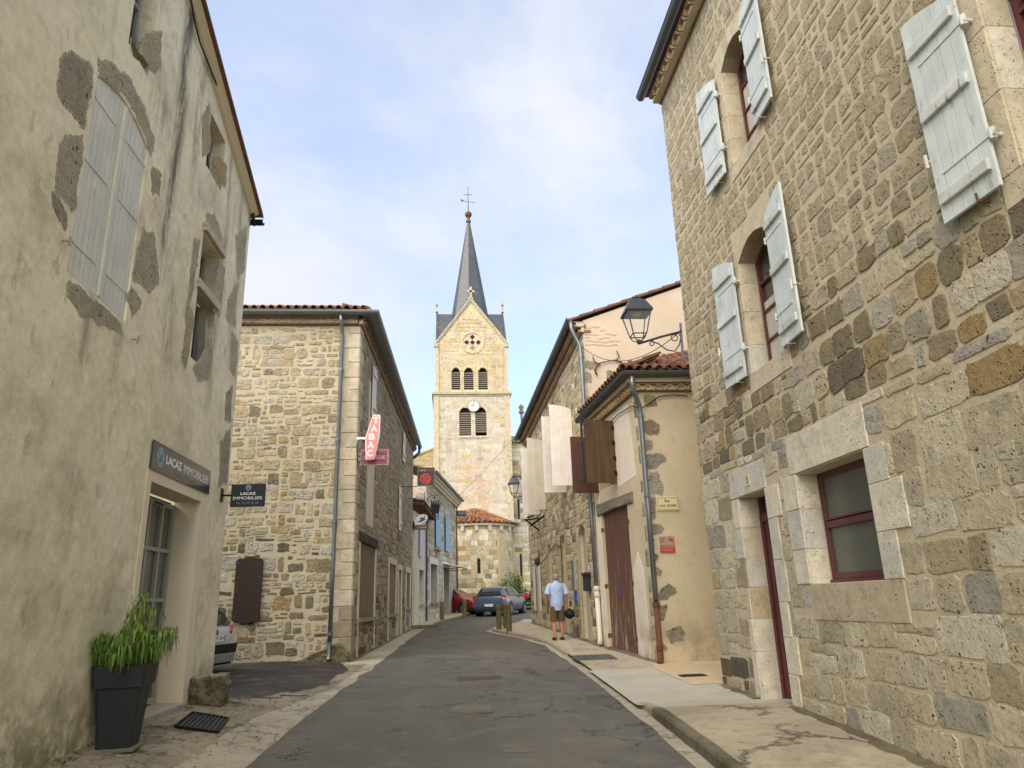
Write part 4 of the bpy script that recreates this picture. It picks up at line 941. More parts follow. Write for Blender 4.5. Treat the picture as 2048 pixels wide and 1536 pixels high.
# open shutters, each leaf with ledges, straps and its own boards
def leaf_(a_h,wd,z0,zt,far,nb=4,rise=.2,tilt=.05,stand=.07,lab=None):
    """hinge at a_h; far=True: folds away from the camera side"""
    U=(RH.U if far else -RH.U); U=(U+RH.N*tilt).normalized(); N=(RH.N-U*RH.N.dot(U)).normalized(); O=RH.p(a_h,0,stand)
    h=zt-z0; sh=shutter(rh,O,U,N,wd,z0,zt,'blue_shutter',nb=nb,battens=(z0+.20,z0+h*.5,zt-.34),straps=((z0+.42,z0+.42),(zt-.50,zt-.50)),arch=lambda t:rise*(1-t)**1.6,bmat='paint_worn',smat='blue_shutter',label=lab,strap_w=.03)
    for zz in (z0+.42,zt-.50):
        mb=MB(); mb.tube([RH.p(a_h-(.05 if far else -.05),zz-.02,-.02),RH.p(a_h-(.05 if far else -.05),zz-.02,stand+.02)],.016,8); mb.tube([RH.p(a_h-(.04 if far else -.04),zz-.05,stand),RH.p(a_h-(.04 if far else -.04),zz+.05,stand)],.022,8); obj('hinge_pin',mb,M['paint_worn'],sh)
    G=O+U*(wd*.35); 
    mb=MB(); c=G+Vector((0,0,z0-.02)); mb.tube([c-N*.07,c+N*.03,c+N*.035+Vector((0,0,.07))],.010,6); obj('shutter_stay',mb,M['rust'] if a_h<5 else M['paint_worn'],sh)
    c=O+U*wd+Vector((0,0,z0+h*.30)); mb=MB(); mb.tube([c-N*.06,c+N*.05],.012,6); mb.tube([c+N*.05+Vector((0,0,-.07)),c+N*.05+Vector((0,0,.06))],.016,6); obj('shutter_catch',mb,M['paint_worn'],sh)
    return sh
leaf_(9.30,.66,2.92,4.86,True); leaf_(8.13,.58,2.92,4.90,False)
leaf_(9.10,.66,6.04,7.90,True); leaf_(7.99,.58,6.04,8.0,False)
leaf_(4.42,.60,2.88,4.86,True,nb=5)
# house number
pl=MB(); pl.bxp(RH,9.76,9.88,1.47,1.63,.015,.024); hn=obj('house_number_plate',pl,M['sign_cream'],rh); text('5',RH,9.85,9.79,1.50,1.60,.026,M['ink'],hn,bold=.01)
# cornice of half-round tiles, gutter and roof
genoise(rh,RH,-2,11.72,9.30,1,pitch=.33,proj=.24,me='cornice',r=1.6)
mb=MB(); q=[(3.93,-6,9.53),(3.93,11.85,9.53),(12,11.85,12.0),(12,-6,12.0)]; mb.hexa([Vector(v) for v in q]+[Vector(v)+Vector((0,0,.06)) for v in q]); obj('roof',mb,M['tile_dark'],rh)
mb=MB()
SS=Vector((8,0,2.4)).normalized()
roof_tiles(rh,Vector((3.86,11.9,9.60)),Vector((0,-1,0)),SS,45,2,pitch=.22,step=.33,me='tile')
gutter(rh,[(3.84,11.88,9.56),(3.84,-6,9.56)],.085,'zinc_dark',joint=1.6)
# ------------------------------------------------------------------ CORNER HOUSE WITH THE TOBACCO SIGN
TF=Fr((-5.75,17.6),(-2.25,17.6)); TS=Fr((-2.25,17.6),(-1.5,30))
th=thing('corner_house',(-4,22,-1.2),'rubble stone corner house with zinc downpipe, brown slatted shutters and tobacco signs','house')
T0=6.95; tsl=-.062
tops=lambda s: T0+tsl*s
obj('wall',wall_mb(TF,0,3.5,-1.5,T0,[]),M['mortar_pale'],th)
TH=[dict(a0=.85,a1=3.15,z0=-.25,z1=1.55,depth=.18),dict(a0=5.95,a1=7.55,z0=-.22,z1=1.30,depth=.15),dict(a0=10.45,a1=11.7,z0=-.05,z1=1.22,depth=.15),dict(a0=8.2,a1=9.0,z0=-.9,z1=1.2,depth=.06)]
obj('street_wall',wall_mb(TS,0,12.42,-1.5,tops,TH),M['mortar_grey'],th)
mb=MB(); a_,b_=TF.p(0,-1.5),TS.p(12.42,-1.5); zt=Vector((0,0,8.45)); mb.add([a_,Vector((-5.75,30,-1.5)),Vector((-5.75,30,6)),a_+zt],[(0,1,2,3)]); mb.add([b_,Vector((-5.75,30,-1.5)),Vector((-5.75,30,6)),Vector((b_.x,b_.y,6.2))],[(0,1,2,3)]); obj('rear_wall',mb,M['mortar_grey'],th)
fb=[(.80,1.50,-.25,1.30)] # brown board
lf=layout(TF,0,3.05,-1.3,6.9,lambda z:rnd.uniform(.14,.36),lambda z:rnd.uniform(.13,.50),[],.050,split=.42)
def tt_(a,z):
    c=pick({'tan':2.2,'grey':2.2,'brown':3.4,'dark':2.2,'ochre':.8}) if z<1.4 else pick({'tan':4.5,'grey':2.6,'brown':1.0,'ochre':1.0,'dark':.15})
    k=.05 if z<1.6 else (.34 if z>4 else .2); return tuple(x_*(1-k)+y_*k for x_,y_ in zip(c,(.57,.50,.36)))
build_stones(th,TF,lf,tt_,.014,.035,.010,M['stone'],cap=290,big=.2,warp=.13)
z=-1.35; k=0
while z<6.85:   # corner blocks
    h=rnd.uniform(.30,.42); h=min(h,6.92-z); w_=(.42,.24)[k%2]*rnd.uniform(.9,1.15); 
    t=rnd.choice([(.58,.50,.36),(.54,.47,.34),(.60,.53,.40),(.50,.44,.33)]) if z>-.2 else rnd.choice([(.25,.21,.15),(.33,.28,.2)])
    dressed(th,TF,3.5-w_-.02,3.5,z,z+h-.012,t,out=.018,name='corner_stone',bev=.012)
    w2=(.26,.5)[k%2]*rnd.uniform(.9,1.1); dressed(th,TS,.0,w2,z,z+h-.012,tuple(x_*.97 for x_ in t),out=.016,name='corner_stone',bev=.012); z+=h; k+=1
cbk=[(h['a0']-.18,h['a1']+.18,h['z0']-.1,h['z1']+.22) for h in TH]+[(1.45,2.75,2.1,5.9),(0,.38,-2,8)]
lsd=layout(TS,.36,12.4,-1.2,6.9,lambda z:rnd.uniform(.14,.28),lambda z:rnd.uniform(.2,.6),cbk,.04,top=tops,split=.2)
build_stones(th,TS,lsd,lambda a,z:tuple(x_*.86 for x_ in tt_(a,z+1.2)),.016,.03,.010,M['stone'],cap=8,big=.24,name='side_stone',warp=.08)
for h in TH:   # dressed surrounds
    for q in ((h['a0']-.17,h['a0'],h['z0'],h['z1']+.18),(h['a1'],h['a1']+.17,h['z0'],h['z1']+.18),(h['a0'],h['a1'],h['z1'],h['z1']+.18),(h['a0']-.17,h['a0'],-1.3,h['z0']-.09),(h['a1'],h['a1']+.17,-1.3,h['z0']-.09)):
        mb=MB(); mb.bxp(TS,*q,-.05,.022); obj('surround_stone',mb,M['cream'],th)
    mb=MB(); mb.bxp(TS,h['a0']-.2,h['a1']+.2,h['z0']-.09,h['z0'],-.05,.07); obj('window_sill',mb,M['kerb_pale'],th)
mb=MB(); mb.bxp(TS,1.55,2.6,2.05,5.95,-.05,.012); obj('blocked_window',mb,M['cream'],th)
mb=MB(); mb.bxp(TS,.65,3.4,1.55,1.80,-.1,.05); obj('lintel_beam',mb,M['old_beam'],th,bevel=.03)
for h,nb in ((TH[0],14),(TH[1],10),(TH[2],8)):   # folded slatted shutters
    m_=MB(); m_.bxp(TS,h['a0'],h['a1'],h['z0'],h['z0']+.05,-.12,-.03); m_.bxp(TS,h['a0'],h['a1'],h['z1']-.05,h['z1'],-.12,-.03)
    s_=obj('slatted_shutter',m_,M['garage'],th); w_=(h['a1']-h['a0'])/nb
    for i in range(nb):
        b=MB(); b.bxp(TS,h['a0']+i*w_+.01,h['a0']+(i+1)*w_-.015,h['z0']+.05,h['z1']-.05,-.09,-.03+(i%2)*.015); obj('slat',b,M['garage'],s_)
    backing(th,TS,h['a0'],h['a1'],h['z0'],h['z1'],.17,'garage')
backing(th,TS,8.2,9.0,-.9,1.2,.06,'cream_shutter')
# narrow white shutters on the upper floors
for a,z0,z1 in ((1.75,5.0,6.45),(8.6,5.05,6.15),(7.75,2.5,4.0)):
    shutter(th,TS.p(a,0,.06),TS.U,TS.N,.55,z0,z1,'white_shutter',nb=3,battens=(z0+.25,z1-.25),bmat='white_shutter')
# the blank notice board
mb=MB(); P=[(.86,-.19),(.92,-.24),(1.03,-.24),(1.10,-.27),(1.22,-.27),(1.30,-.24),(1.41,-.24),(1.47,-.19),(1.47,1.10),(1.42,1.16),(1.32,1.16),(1.24,1.20),(1.08,1.20),(1.01,1.16),(.91,1.16),(.86,1.10)]
mb.prism(TF,P,.03,.06); nb_=tag(obj('wall_board',mb,M['panel_brown'],bevel=.006),'tall blank dark brown board with scalloped top on the rubble wall','board')
for a,z in ((.92,1.05),(1.41,1.05),(.92,.45),(1.41,.45),(.92,-.12),(1.41,-.12),(.92,.75),(1.41,.75)):
    b=MB(); b.tube([TF.p(a,z,.05),TF.p(a,z,.068)],.010,8); obj('screw',b,M['zinc'],nb_)
mb=MB(); mb.bxp(TF,-.1,3.45,6.96,7.24,-.3,.13); obj('eave_fascia',mb,M['mortar_grey'],th)
genoise(th,TF,.0,3.45,6.95,1,pitch=.2,proj=.16,me='cornice')
genoise(th,TS,-.1,12.42,6.95,1,pitch=.2,proj=.16,me='cornice_shade',cap=60,slope=tsl)
ez=lambda s:7.20+tsl*s
P1=TS.p(-.33,7.20,.28); P2=TS.p(12.7,7.20+tsl*12.6,.26)
gutter(th,[(-6.0,17.28,7.215),(P1.x,17.28,7.20),(P2.x,P2.y,P2.z)],.085,'zinc',joint=1.7)
mb=MB(); q=[Vector((-7,17.32,7.2)),Vector((-2.0,17.32,7.2)),Vector((P2.x-.1,P2.y,P2.z+.02)),Vector((-5.5,30,8.2)),Vector((-7,30,8.2))]
rp_=[(-6.0,17.3,7.22),(P1.x-.06,17.32,7.22),(P2.x-.05,P2.y,P2.z+.02),(-4.2,30.5,7.6),(-4.2,20,8.3),(-6.0,20,8.3)]
mb.add(rp_,[(0,1,4,5),(1,2,3,4)]); obj('roof',mb,M['tile_dark'],th)
sl_=Vector((0,2.7,1.06)).normalized()
roof_tiles(th,Vector((-6.0,17.27,7.27)),Vector((1,0,0)),sl_,19,4,pitch=.208,step=.33,me='tile_lich')
e=(P2-P1).normalized(); s2=Vector((-.9,.05,.33)).normalized()
roof_tiles(th,P1+Vector((-.05,.25,.06)),e,s2,58,2,pitch=.212,step=.33,me='tile_dark',cap=10)
pp=lambda x_,y_,d=.09:(lambda r:TF.p(r[0],r[1],d))(TF.px(x_,y_,d))
downpipe(th,[Vector((-2.72,17.30,7.12)),Vector((-2.70,17.32,6.95)),Vector((-2.68,17.42,6.78)),Vector((-2.68,17.50,6.6)),Vector((-2.69,17.49,1)),Vector((-2.70,17.49,-1.0))],.048,'zinc',[(-2.68,17.5,5.7),(-2.69,17.49,3.9),(-2.69,17.49,1.94),(-2.70,17.49,-.55)])
mb=MB(); mb.tube([(-2.70,17.49,-.72),(-2.70,17.49,-1.0),(-2.70,17.44,-1.1)],.055,12,cap=False); obj('pipe_shoe',mb,M['zinc'],th,smooth=True)
downpipe(th,[P2+Vector((-.02,-.25,-.08)),P2+Vector((-.02,-.3,-.3)),P2+Vector((-.25,-.4,-.55))],.06,'zinc_dark',name='gutter_outlet')
# overgrown footing
mb=MB(); mb.prism(TF,[(2.2,-1.3),(3.52,-1.3),(3.5,-.95),(3.25,-.72),(3.0,-.85),(2.7,-.95),(2.35,-1.1)],0,.10); obj('footing_rubble',mb,M['moss_stone'],th,bevel=.03)

# ------------------------------------------------------------------ POST OFFICE (small house) AND GREY ASHLAR HOUSE
PS=Fr((-1.45,30.2),(-1.05,33.3)); BS=Fr((-1.05,33.3),(.34,43.2))
ph=thing('small_rendered_house',(-2.5,31.5,-.8),'low rendered house with lavender shutter and dark tiled lean-to roof','house')
obj('wall',wall_mb(PS,0,3.12,-1.2,3.75,[dict(a0=1.4,a1=2.6,z0=.05,z1=1.45,depth=.25)]),M['pale_render'],ph)
mb=MB(); mb.box((-6,30.2,-1.2),(-1.46,30.25,3.75)); obj('near_wall',mb,M['pale_render'],ph); backing(ph,PS,1.4,2.6,.05,1.45,.26,'glass')
mb=MB(); mb.bxp(PS,1.25,2.75,-.05,.05,-.1,.10); obj('window_sill',mb,M['kerb_pale'],ph)
shutter(ph,PS.p(1.1,0,.06),PS.U,PS.N,.62,1.95,3.15,'lav_shutter',nb=3)
mb=MB(); mb.bxp(PS,-.1,.35,-1.1,1.5,-.1,.08); mb.prism(PS,[(.35,1.5),(.35,.9),(.42,1.25),(.62,1.5),(.9,1.62),(.9,1.75),(.3,1.75)],0,.05); obj('arch_jamb',mb,M['cream'],ph)
mb=MB(); q=[Vector(v) for v in ((-5,30.0,4.55),(-1.05,30.0,4.05),(-.62,34.3,3.85),(-5,34.3,4.6))]; mb.hexa([v-Vector((0,0,.1)) for v in q]+q); obj('roof',mb,M['tile_dark'],ph)
U_=(q[2]-q[1]).normalized(); roof_tiles(ph,q[1]+Vector((0,0,.05)),U_,Vector((-.98,0,.14)).normalized(),20,3,pitch=.215,me='tile_dark')
downpipe(ph,[(-1.0,33.1,3.8),(-1.02,33.1,3.3),(-1.02,33.1,-.7)],.04,'zinc_dark')
bh=thing('ashlar_house',(-2,38,-.6),'grey ashlar stone house with sky blue shutters and white shop window','house')
BH=[dict(a0=1.2,a1=3.2,z0=.15,z1=1.85,depth=.35),dict(a0=5.2,a1=7.2,z0=-.45,z1=1.85,depth=.35)]
obj('wall',wall_mb(BS,0,10,-1.2,5.55,BH),M['mortar_grey'],bh)
mb=MB(); mb.add([(-8,33.35,-1),(-1.05,33.35,-1),(-1.05,33.35,5.55),(-3.5,33.35,6.5),(-8,33.35,5.2)],[(0,1,2,3,4)]); obj('gable_wall',mb,M['pink_render'],bh)
mb=MB(); e_=BS.p(10,-1); mb.add([e_,Vector((-8,43.2,-1)),Vector((-8,43.2,5.5)),e_+Vector((0,0,6.5))],[(0,1,2,3)]); obj('end_wall',mb,M['mortar_grey'],bh)
bb=[(h['a0']-.25,h['a1']+.25,h['z0']-.3,h['z1']+.35) for h in BH]+[(2.2,3.9,2.65,4.6),(5.4,7.0,2.65,4.6)]
bl_=layout(BS,0,10,-1,5.5,lambda z:rnd.uniform(.28,.36),lambda z:rnd.uniform(.45,.8),bb,.03)
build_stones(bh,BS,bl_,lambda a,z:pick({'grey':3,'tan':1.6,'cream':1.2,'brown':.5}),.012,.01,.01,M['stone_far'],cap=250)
qs=layout(Fr((-1.55,33.35),(-1.05,33.35)),0,.5,4,5.5,lambda z:.3,lambda z:.5,[],.03); build_stones(bh,Fr((-1.55,33.35),(-1.05,33.35)),qs,lambda a,z:pick({'grey':3,'tan':1}),.012,.01,.01,M['stone_far'],name='corner_stone')
for h in BH:
    for q in ((h['a0']-.22,h['a0'],h['z0']-.1,h['z1']+.3),(h['a1'],h['a1']+.22,h['z0']-.1,h['z1']+.3),(h['a0'],h['a1'],h['z1'],h['z1']+.3)): mb=MB(); mb.bxp(BS,*q,-.05,.02); obj('white_surround',mb,M['white_shutter'],bh)
mb=MB(); mb.bxp(BS,1.0,3.4,.04,.15,-.1,.12); mb.bxp(BS,2.1,3.9,2.55,2.65,0,.12); mb.bxp(BS,5.4,7.0,2.5,2.6,0,.12); obj('window_sill',mb,M['kerb_pale'],bh)
for h in BH: backing(bh,BS,h['a0'],h['a1'],h['z0'],h['z1'],.36,'white_shutter')
mb=MB(); mb.bxp(BS,1.25,2.2,.8,1.2,-.3,-.28); mb.bxp(BS,1.4,1.7,1.0,1.4,-.3,-.27); obj('poster',mb,M['post_blue'],bh)
shutter(bh,BS.p(2.35,0,.08),BS.U,BS.N,1.35,2.7,4.55,'sky_shutter',nb=5); shutter(bh,BS.p(5.6,0,.08),BS.U,BS.N,1.2,2.7,4.5,'sky_shutter',nb=5)
mb=MB(); mb.bxp(BS,2.55,3.3,4.75,5.3,-.1,.01); mb.bxp(BS,5.5,6.1,4.75,5.3,-.1,.01); obj('attic_opening',mb,M['grey_render'],bh)
mb=MB(); mb.bxp(BS,-.2,10.25,5.5,5.62,-.1,.16); mb.bxp(BS,-.2,10.28,5.62,5.75,-.1,.26); mb.bxp(BS,-.2,10.3,5.75,5.84,-.1,.36); obj('cornice',mb,M['cream'],bh)
mb=MB(); q=[BS.p(-.3,5.85,.4),BS.p(10.4,5.85,.4),BS.p(10.4,7.2,-4),BS.p(-.3,7.2,-4)]; mb.hexa(q+[v+Vector((0,0,.07)) for v in q]); obj('roof',mb,M['tile_dark'],bh)
gutter(bh,[BS.p(-.3,5.93,.43),BS.p(10.4,5.93,.43)],.07,'zinc')
downpipe(bh,[BS.p(9.95,5.8,.3),BS.p(9.95,5.4,.08),BS.p(9.95,-.3,.08)],.045,'zinc')
# canopy over the door
ca=MB(); q=[BS.p(4.9,2.02,.0),BS.p(7.5,2.02,.0),BS.p(7.5,1.80,1.05),BS.p(4.9,1.80,1.05)]; ca.hexa(q+[v+Vector((0,0,.035)) for v in q]); cn=tag(obj('door_canopy',ca,M['white']),'thin white glazed canopy over the door of the ashlar house','canopy')
ca=MB(); ca.tube([BS.p(5.1,1.75,.0),BS.p(5.1,1.80,1.0)],.018,6); ca.tube([BS.p(7.3,1.75,.0),BS.p(7.3,1.80,1.0)],.018,6); obj('bracket',ca,M['zinc_dark'],cn)
fl=MB(); fl.box((.46,43.0,5.0),(.98,43.4,5.28)); fl.tube([(.30,43.1,5.25),(.5,43.15,5.2)],.03,6); f_=tag(obj('floodlight',fl,M['black'],bevel=.02),'black floodlight on the far corner of the ashlar house','floodlight')
fl=MB(); fl.box((.5,42.98,5.03),(.94,43.0,5.25)); obj('lens',fl,M['glass'],f_)

# ------------------------------------------------------------------ CHURCH
ch=thing('church',(1.7,54,-.4),'stone church with square belfry, slate spire and round tiled apse','church')
xl_,xr_=-1.05,4.36; CW=Fr((xl_,50),(xr_,50)); CWs=(.60,.51,.36)
def box4(name,F0,x0,x1,y0,y1,z0,z1,holes,mat):
    mb=wall_mb(Fr((x0,y0),(x1,y0)),0,x1-x0,z0,z1,holes)
    mb.add([(x1,y0,z0),(x1,y1,z0),(x1,y1,z1),(x1,y0,z1)],[(0,1,2,3)]); mb.add([(x0,y0,z0),(x0,y1,z0),(x0,y1,z1),(x0,y0,z1)],[(0,3,2,1)]); mb.add([(x0,y1,z0),(x1,y1,z0),(x1,y1,z1),(x0,y1,z1)],[(0,3,2,1)]); mb.add([(x0,y0,z1),(x1,y0,z1),(x1,y1,z1),(x0,y1,z1)],[(0,1,2,3)])
    return obj(name,mb,mat,ch)
lowh=[dict(a0=1.78,a1=2.62,z0=11.35,z1=13.50,rise=.40,depth=.4),dict(a0=2.92,a1=3.72,z0=11.35,z1=13.50,rise=.40,depth=.4)]
box4('tower_lower_wall',CW,xl_,xr_,50,55.4,-1,14.35,lowh,M['mortar_pale'])
uh=[dict(a0=1.22,a1=1.86,z0=14.75,z1=16.50,rise=.32,depth=.4),dict(a0=2.12,a1=2.82,z0=14.75,z1=16.50,rise=.34,depth=.4),dict(a0=3.16,a1=3.84,z0=14.75,z1=16.50,rise=.32,depth=.4)]
ux0,ux1=-.90,4.26; UW=Fr((ux0,50.1),(ux1,50.1))
uh=[{**h,'a0':h['a0']-.12,'a1':h['a1']-.12} for h in uh]
box4('belfry_wall',UW,ux0,ux1,50.1,55.3,14.5,18.4,uh,M['mortar_pale'])
# block facing: rows of ashlar
def ct(a,z):
    if z<10 and 1.4<a<4: c=rnd.choice([(.62,.50,.38),(.60,.44,.34),(.62,.53,.40),(.60,.52,.40)])
    elif z>14.4: c=rnd.choice([(.60,.50,.33),(.62,.52,.35),(.58,.48,.32),(.63,.54,.38),(.60,.47,.26)]) 
    else: c=rnd.choice([(.62,.55,.43),(.64,.58,.47),(.58,.52,.42),(.55,.50,.41)])
    if z<14 and (a<.5 or a>5.0) and rnd.random()<.6: c=rnd.choice([(.52,.41,.24),(.53,.43,.27),(.46,.39,.26)])
    if rnd.random()<.04: c=(.60,.48,.24)
    j=rnd.uniform(.74,.88); return tuple(x_*j for x_ in c)
l1=layout(CW,0,5.41,3.0,14.3,lambda z:rnd.uniform(.27,.33),lambda z:rnd.uniform(.45,.85),[(h['a0']-.02,h['a1']+.02,h['z0'],h['z1']-.1) for h in lowh],.018)
l2=layout(UW,0,5.16,14.6,18.35,lambda z:rnd.uniform(.27,.33),lambda z:rnd.uniform(.45,.85),[(h['a0']-.02,h['a1']+.02,h['z0'],h['z1']-.1) for h in uh]+[(1.7,3.5,17.6,19.3)],.018)
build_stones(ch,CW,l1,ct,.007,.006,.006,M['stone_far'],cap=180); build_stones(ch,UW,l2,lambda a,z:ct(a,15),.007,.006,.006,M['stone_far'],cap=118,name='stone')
for h in [(CW,q) for q in lowh]+[(UW,q) for q in uh]:
    F,q=h; lv=MB(); n=11 if F is CW else 9; lv.bxp(F,q['a0'],q['a1'],q['z1']-q['rise']*.9,q['z1'],-.36,-.30)
    o_=obj('louvre',lv,M['dark'],ch); zt_=q['z1']-q['rise']*.95
    zz0=q['z0']+(.28 if (F is CW and q['a0']>2.8) else .03)
    for k in range(n):
        z=zz0+(zt_-zz0)*k/n; dz=(zt_-zz0)/n; sl=MB(); sl.hexa([F.p(q['a0'],z,-.06),F.p(q['a1'],z,-.06),F.p(q['a1'],z+dz*.75,-.28),F.p(q['a0'],z+dz*.75,-.28),F.p(q['a0'],z+.05,-.06),F.p(q['a1'],z+.05,-.06),F.p(q['a1'],z+dz*.75+.05,-.28),F.p(q['a0'],z+dz*.75+.05,-.28)]); obj('slat',sl,M['louvre'],o_)
    backing(ch,F,q['a0'],q['a1'],q['z0'],q['z1'],.42)
    b=MB(); b.tint=CWs; b.bxp(F,q['a0']-.08,q['a1']+.08,q['z0']-.13,q['z0'],-.1,.07); obj('window_sill',b,M['stone_far'],ch,tinted=True)
    b=MB(); b.tint=(.56,.46,.29); n=9
    for k in range(n):
        t0,t1=k/n,(k+1)/n; A=lambda t,o_:(q['a0']+(q['a1']-q['a0'])*t+(2*t-1)*o_*.75,q['z1']-q['rise']*(2*t-1)**2+o_*(1-.35*abs(2*t-1)))
        b.prism(F,[A(t0,.0),A(t1,.0),A(t1,.16),A(t0,.16)],-.02,.03)
    obj('arch_moulding',b,M['stone_far'],ch,tinted=True)
# string course and slim corner strips
b=MB(); b.tint=(.44,.38,.24)
for z0,z1,e in ((14.28,14.40,.07),(14.40,14.52,.16),(14.52,14.60,.08)): b.box((xl_-e,50-e,z0),(xr_+e,55.4+e,z1))
obj('string_course',b,M['stone_far'],ch,tinted=True)
b=MB(); b.tint=(.50,.43,.30)
for x0,x1 in ((ux0-.05,ux0+.2),(ux1-.22,ux1+.05)): b.box((x0,50.04,14.6),(x1,50.2,18.2))
for x0,x1 in ((xl_-.05,xl_+.35),(xr_-.4,xr_+.04)): b.box((x0,49.95,-.5),(x1,50.1,14.28))
obj('corner_strip',b,M['stone_far'],ch,tinted=True)
# four gables with crossing slate roofs
cx_,cy_=(ux0+ux1)/2,52.7; hw=(ux1-ux0)/2; ze,za=18.25,21.72
def gable(axis,sgn):
    mb=MB(); mb.tint=(.60,.50,.33); 
    def T(a,d): 
        return (cx_+a,cy_-d) if axis=='y' else ((cx_+d*sgn,cy_+a))
    if axis=='y': y=cy_-hw*sgn if sgn>0 else cy_+hw; P=[(cx_-hw,y,ze),(cx_+hw,y,ze),(cx_,y,za)]
    else: x=cx_+hw*sgn; P=[(x,cy_-hw,ze),(x,cy_+hw,ze),(x,cy_,za)]
    return P
for ax,sg in (('y',1),('y',-1),('x',1),('x',-1)):
    P=[Vector(p) for p in gable(ax,sg)]; n=Vector((0,-sg,0)) if ax=='y' else Vector((sg,0,0))
    if ax=='y' and sg==1: n=Vector((0,-1,0))
    mb=MB(); mb.tint=(.57,.48,.31); mb.add([p-n*.0 for p in P]+[p-n*.08 for p in P],[(0,1,2),(3,5,4),(0,3,4,1),(1,4,5,2),(2,5,3,0)]); obj('gable_wall',mb,M['stone_far'] if ax=='y' else M['slate'],ch,tinted=True)
    for a,b_ in ((P[0],P[2]),(P[1],P[2])):   # coping
        d=(b_-a); a2=a-d*.045; mb=MB(); mb.tint=(.50,.44,.32); up=Vector((0,0,1))
        for o0,o1,pr in (((-.02,.14,.10),(.14,.26,.16)) if ax=='y' else ((-.02,.1,.02),(.1,.16,.04))):
            q=[a2+n*pr+up*o0,b_+n*pr+up*o0,b_-n*.1+up*o0,a2-n*.1+up*o0]; mb.hexa(q+[v+up*(o1-o0) for v in q])
        obj('gable_coping',mb,M['stone_far'] if ax=='y' else M['slate'],ch,tinted=True)
    mb=MB(); c=P[2]; R_=P[2].copy(); R_.x=cx_; R_.y=cy_; up=Vector((0,0,.2))
    e0,e1=P[0]-n*.1,P[1]-n*.1
    k0=Vector((cx_,cy_,0)); 
    far0=Vector((P[0].x-n.x*hw,P[0].y-n.y*hw,P[0].z)); far1=Vector((P[1].x-n.x*hw,P[1].y-n.y*hw,P[1].z))
    mb.add([e0,far0,R_,P[2]-n*.1,e1,far1],[(0,1,2,3),(4,5,2,3)]); obj('slate_slope',mb,M['slate'],ch)
    # kneelers
    for p in ((P[0],P[1]) if ax=='y' else ()):
        mb=MB(); mb.tint=(.46,.40,.29); mb.box((p.x-.16,p.y-.16,p.z-.20),(p.x+.16,p.y+.16,p.z+.05)); obj('kneeler',mb,M['stone_far'],ch,tinted=True)
    # cross
    mb=MB(); mb.tint=(.50,.44,.33); t=Vector((1,0,0)) if ax=='y' else Vector((0,1,0)); c=P[2]+Vector((0,0,.2))
    def bx(c,hx,hz,z0):
        a=c-t*hx-n*.07; return [a+Vector((0,0,z0)),a+t*2*hx+Vector((0,0,z0)),a+t*2*hx+n*.14+Vector((0,0,z0)),a+n*.14+Vector((0,0,z0)),a+Vector((0,0,z0+hz)),a+t*2*hx+Vector((0,0,z0+hz)),a+t*2*hx+n*.14+Vector((0,0,z0+hz)),a+n*.14+Vector((0,0,z0+hz))]
    mb.hexa(bx(c,.09,.95,0)); mb.hexa(bx(c,.28,.16,.50)); mb.hexa(bx(c,.18,.14,-.05)); obj('gable_cross',mb,M['stone_far'],ch,tinted=True)
# block pattern on the front gable
GF=Fr((ux0,50.1),(ux1,50.1)); gt=lambda s:ze+(za-ze)*(1-abs(s-hw)/hw)-.12
lg=[q for q in layout(GF,.1,5.06,18.4,21.6,lambda z:.3,lambda z:rnd.uniform(.4,.7),[(1.75,3.5,17.6,19.3)],.018) if q[3]<gt(q[0]) and q[3]<gt(q[1])]
rose_c=(2.66,18.42)
build_stones(ch,GF,lg,lambda a,z:ct(a,15),.012,.006,.006,M['stone_far'],cap=0,name='gable_stone')
# rose window with pierced quatrefoils
def ring(F,ca,cz,r0,r1,d0,d1,n=32):
    mb=MB()
    for k in range(n):
        a,b=2*math.pi*k/n,2*math.pi*(k+1)/n; mb.hexa([F.p(ca+r*math.cos(t),cz+r*math.sin(t),d) for d in (d0,d1) for r,t in ((r0,a),(r0,b),(r1,b),(r1,a))])
    return mb
mb=ring(GF,*rose_c,.72,.88,-.05,.06); mb.tint=(.5,.44,.3); mb.t=[(.54,.46,.31)]*len(mb.v); rs=obj('rose_window',mb,M['stone_far'],ch,tinted=True)
mb=MB(); mb.tint=(.52,.44,.30); mb.prism(GF,[(rose_c[0]+.72*math.cos(6.283*k/32),rose_c[1]+.72*math.sin(6.283*k/32)) for k in range(32)],-.05,.012); obj('tracery_slab',mb,M['stone_far'],rs,tinted=True)
for dx,dz in ((0,0),(.43,0),(-.43,0),(0,.42),(0,-.42)):
    mb=MB(); k=0 if dz>-.1 else 1
    for ex,ez_ in ((.09,0),(-.09,0),(0,.09),(0,-.09)): mb.prism(GF,[(rose_c[0]+dx+ex+.085*math.cos(6.283*j/10),rose_c[1]+dz+ez_+.085*math.sin(6.283*j/10)) for j in range(10)],.0,.018+.0005*(ex>0)+.001*(ez_>0)+.0015*(ez_<0))
    obj('quatrefoil',mb,M['dark'] if k==0 else M['louvre'],rs)
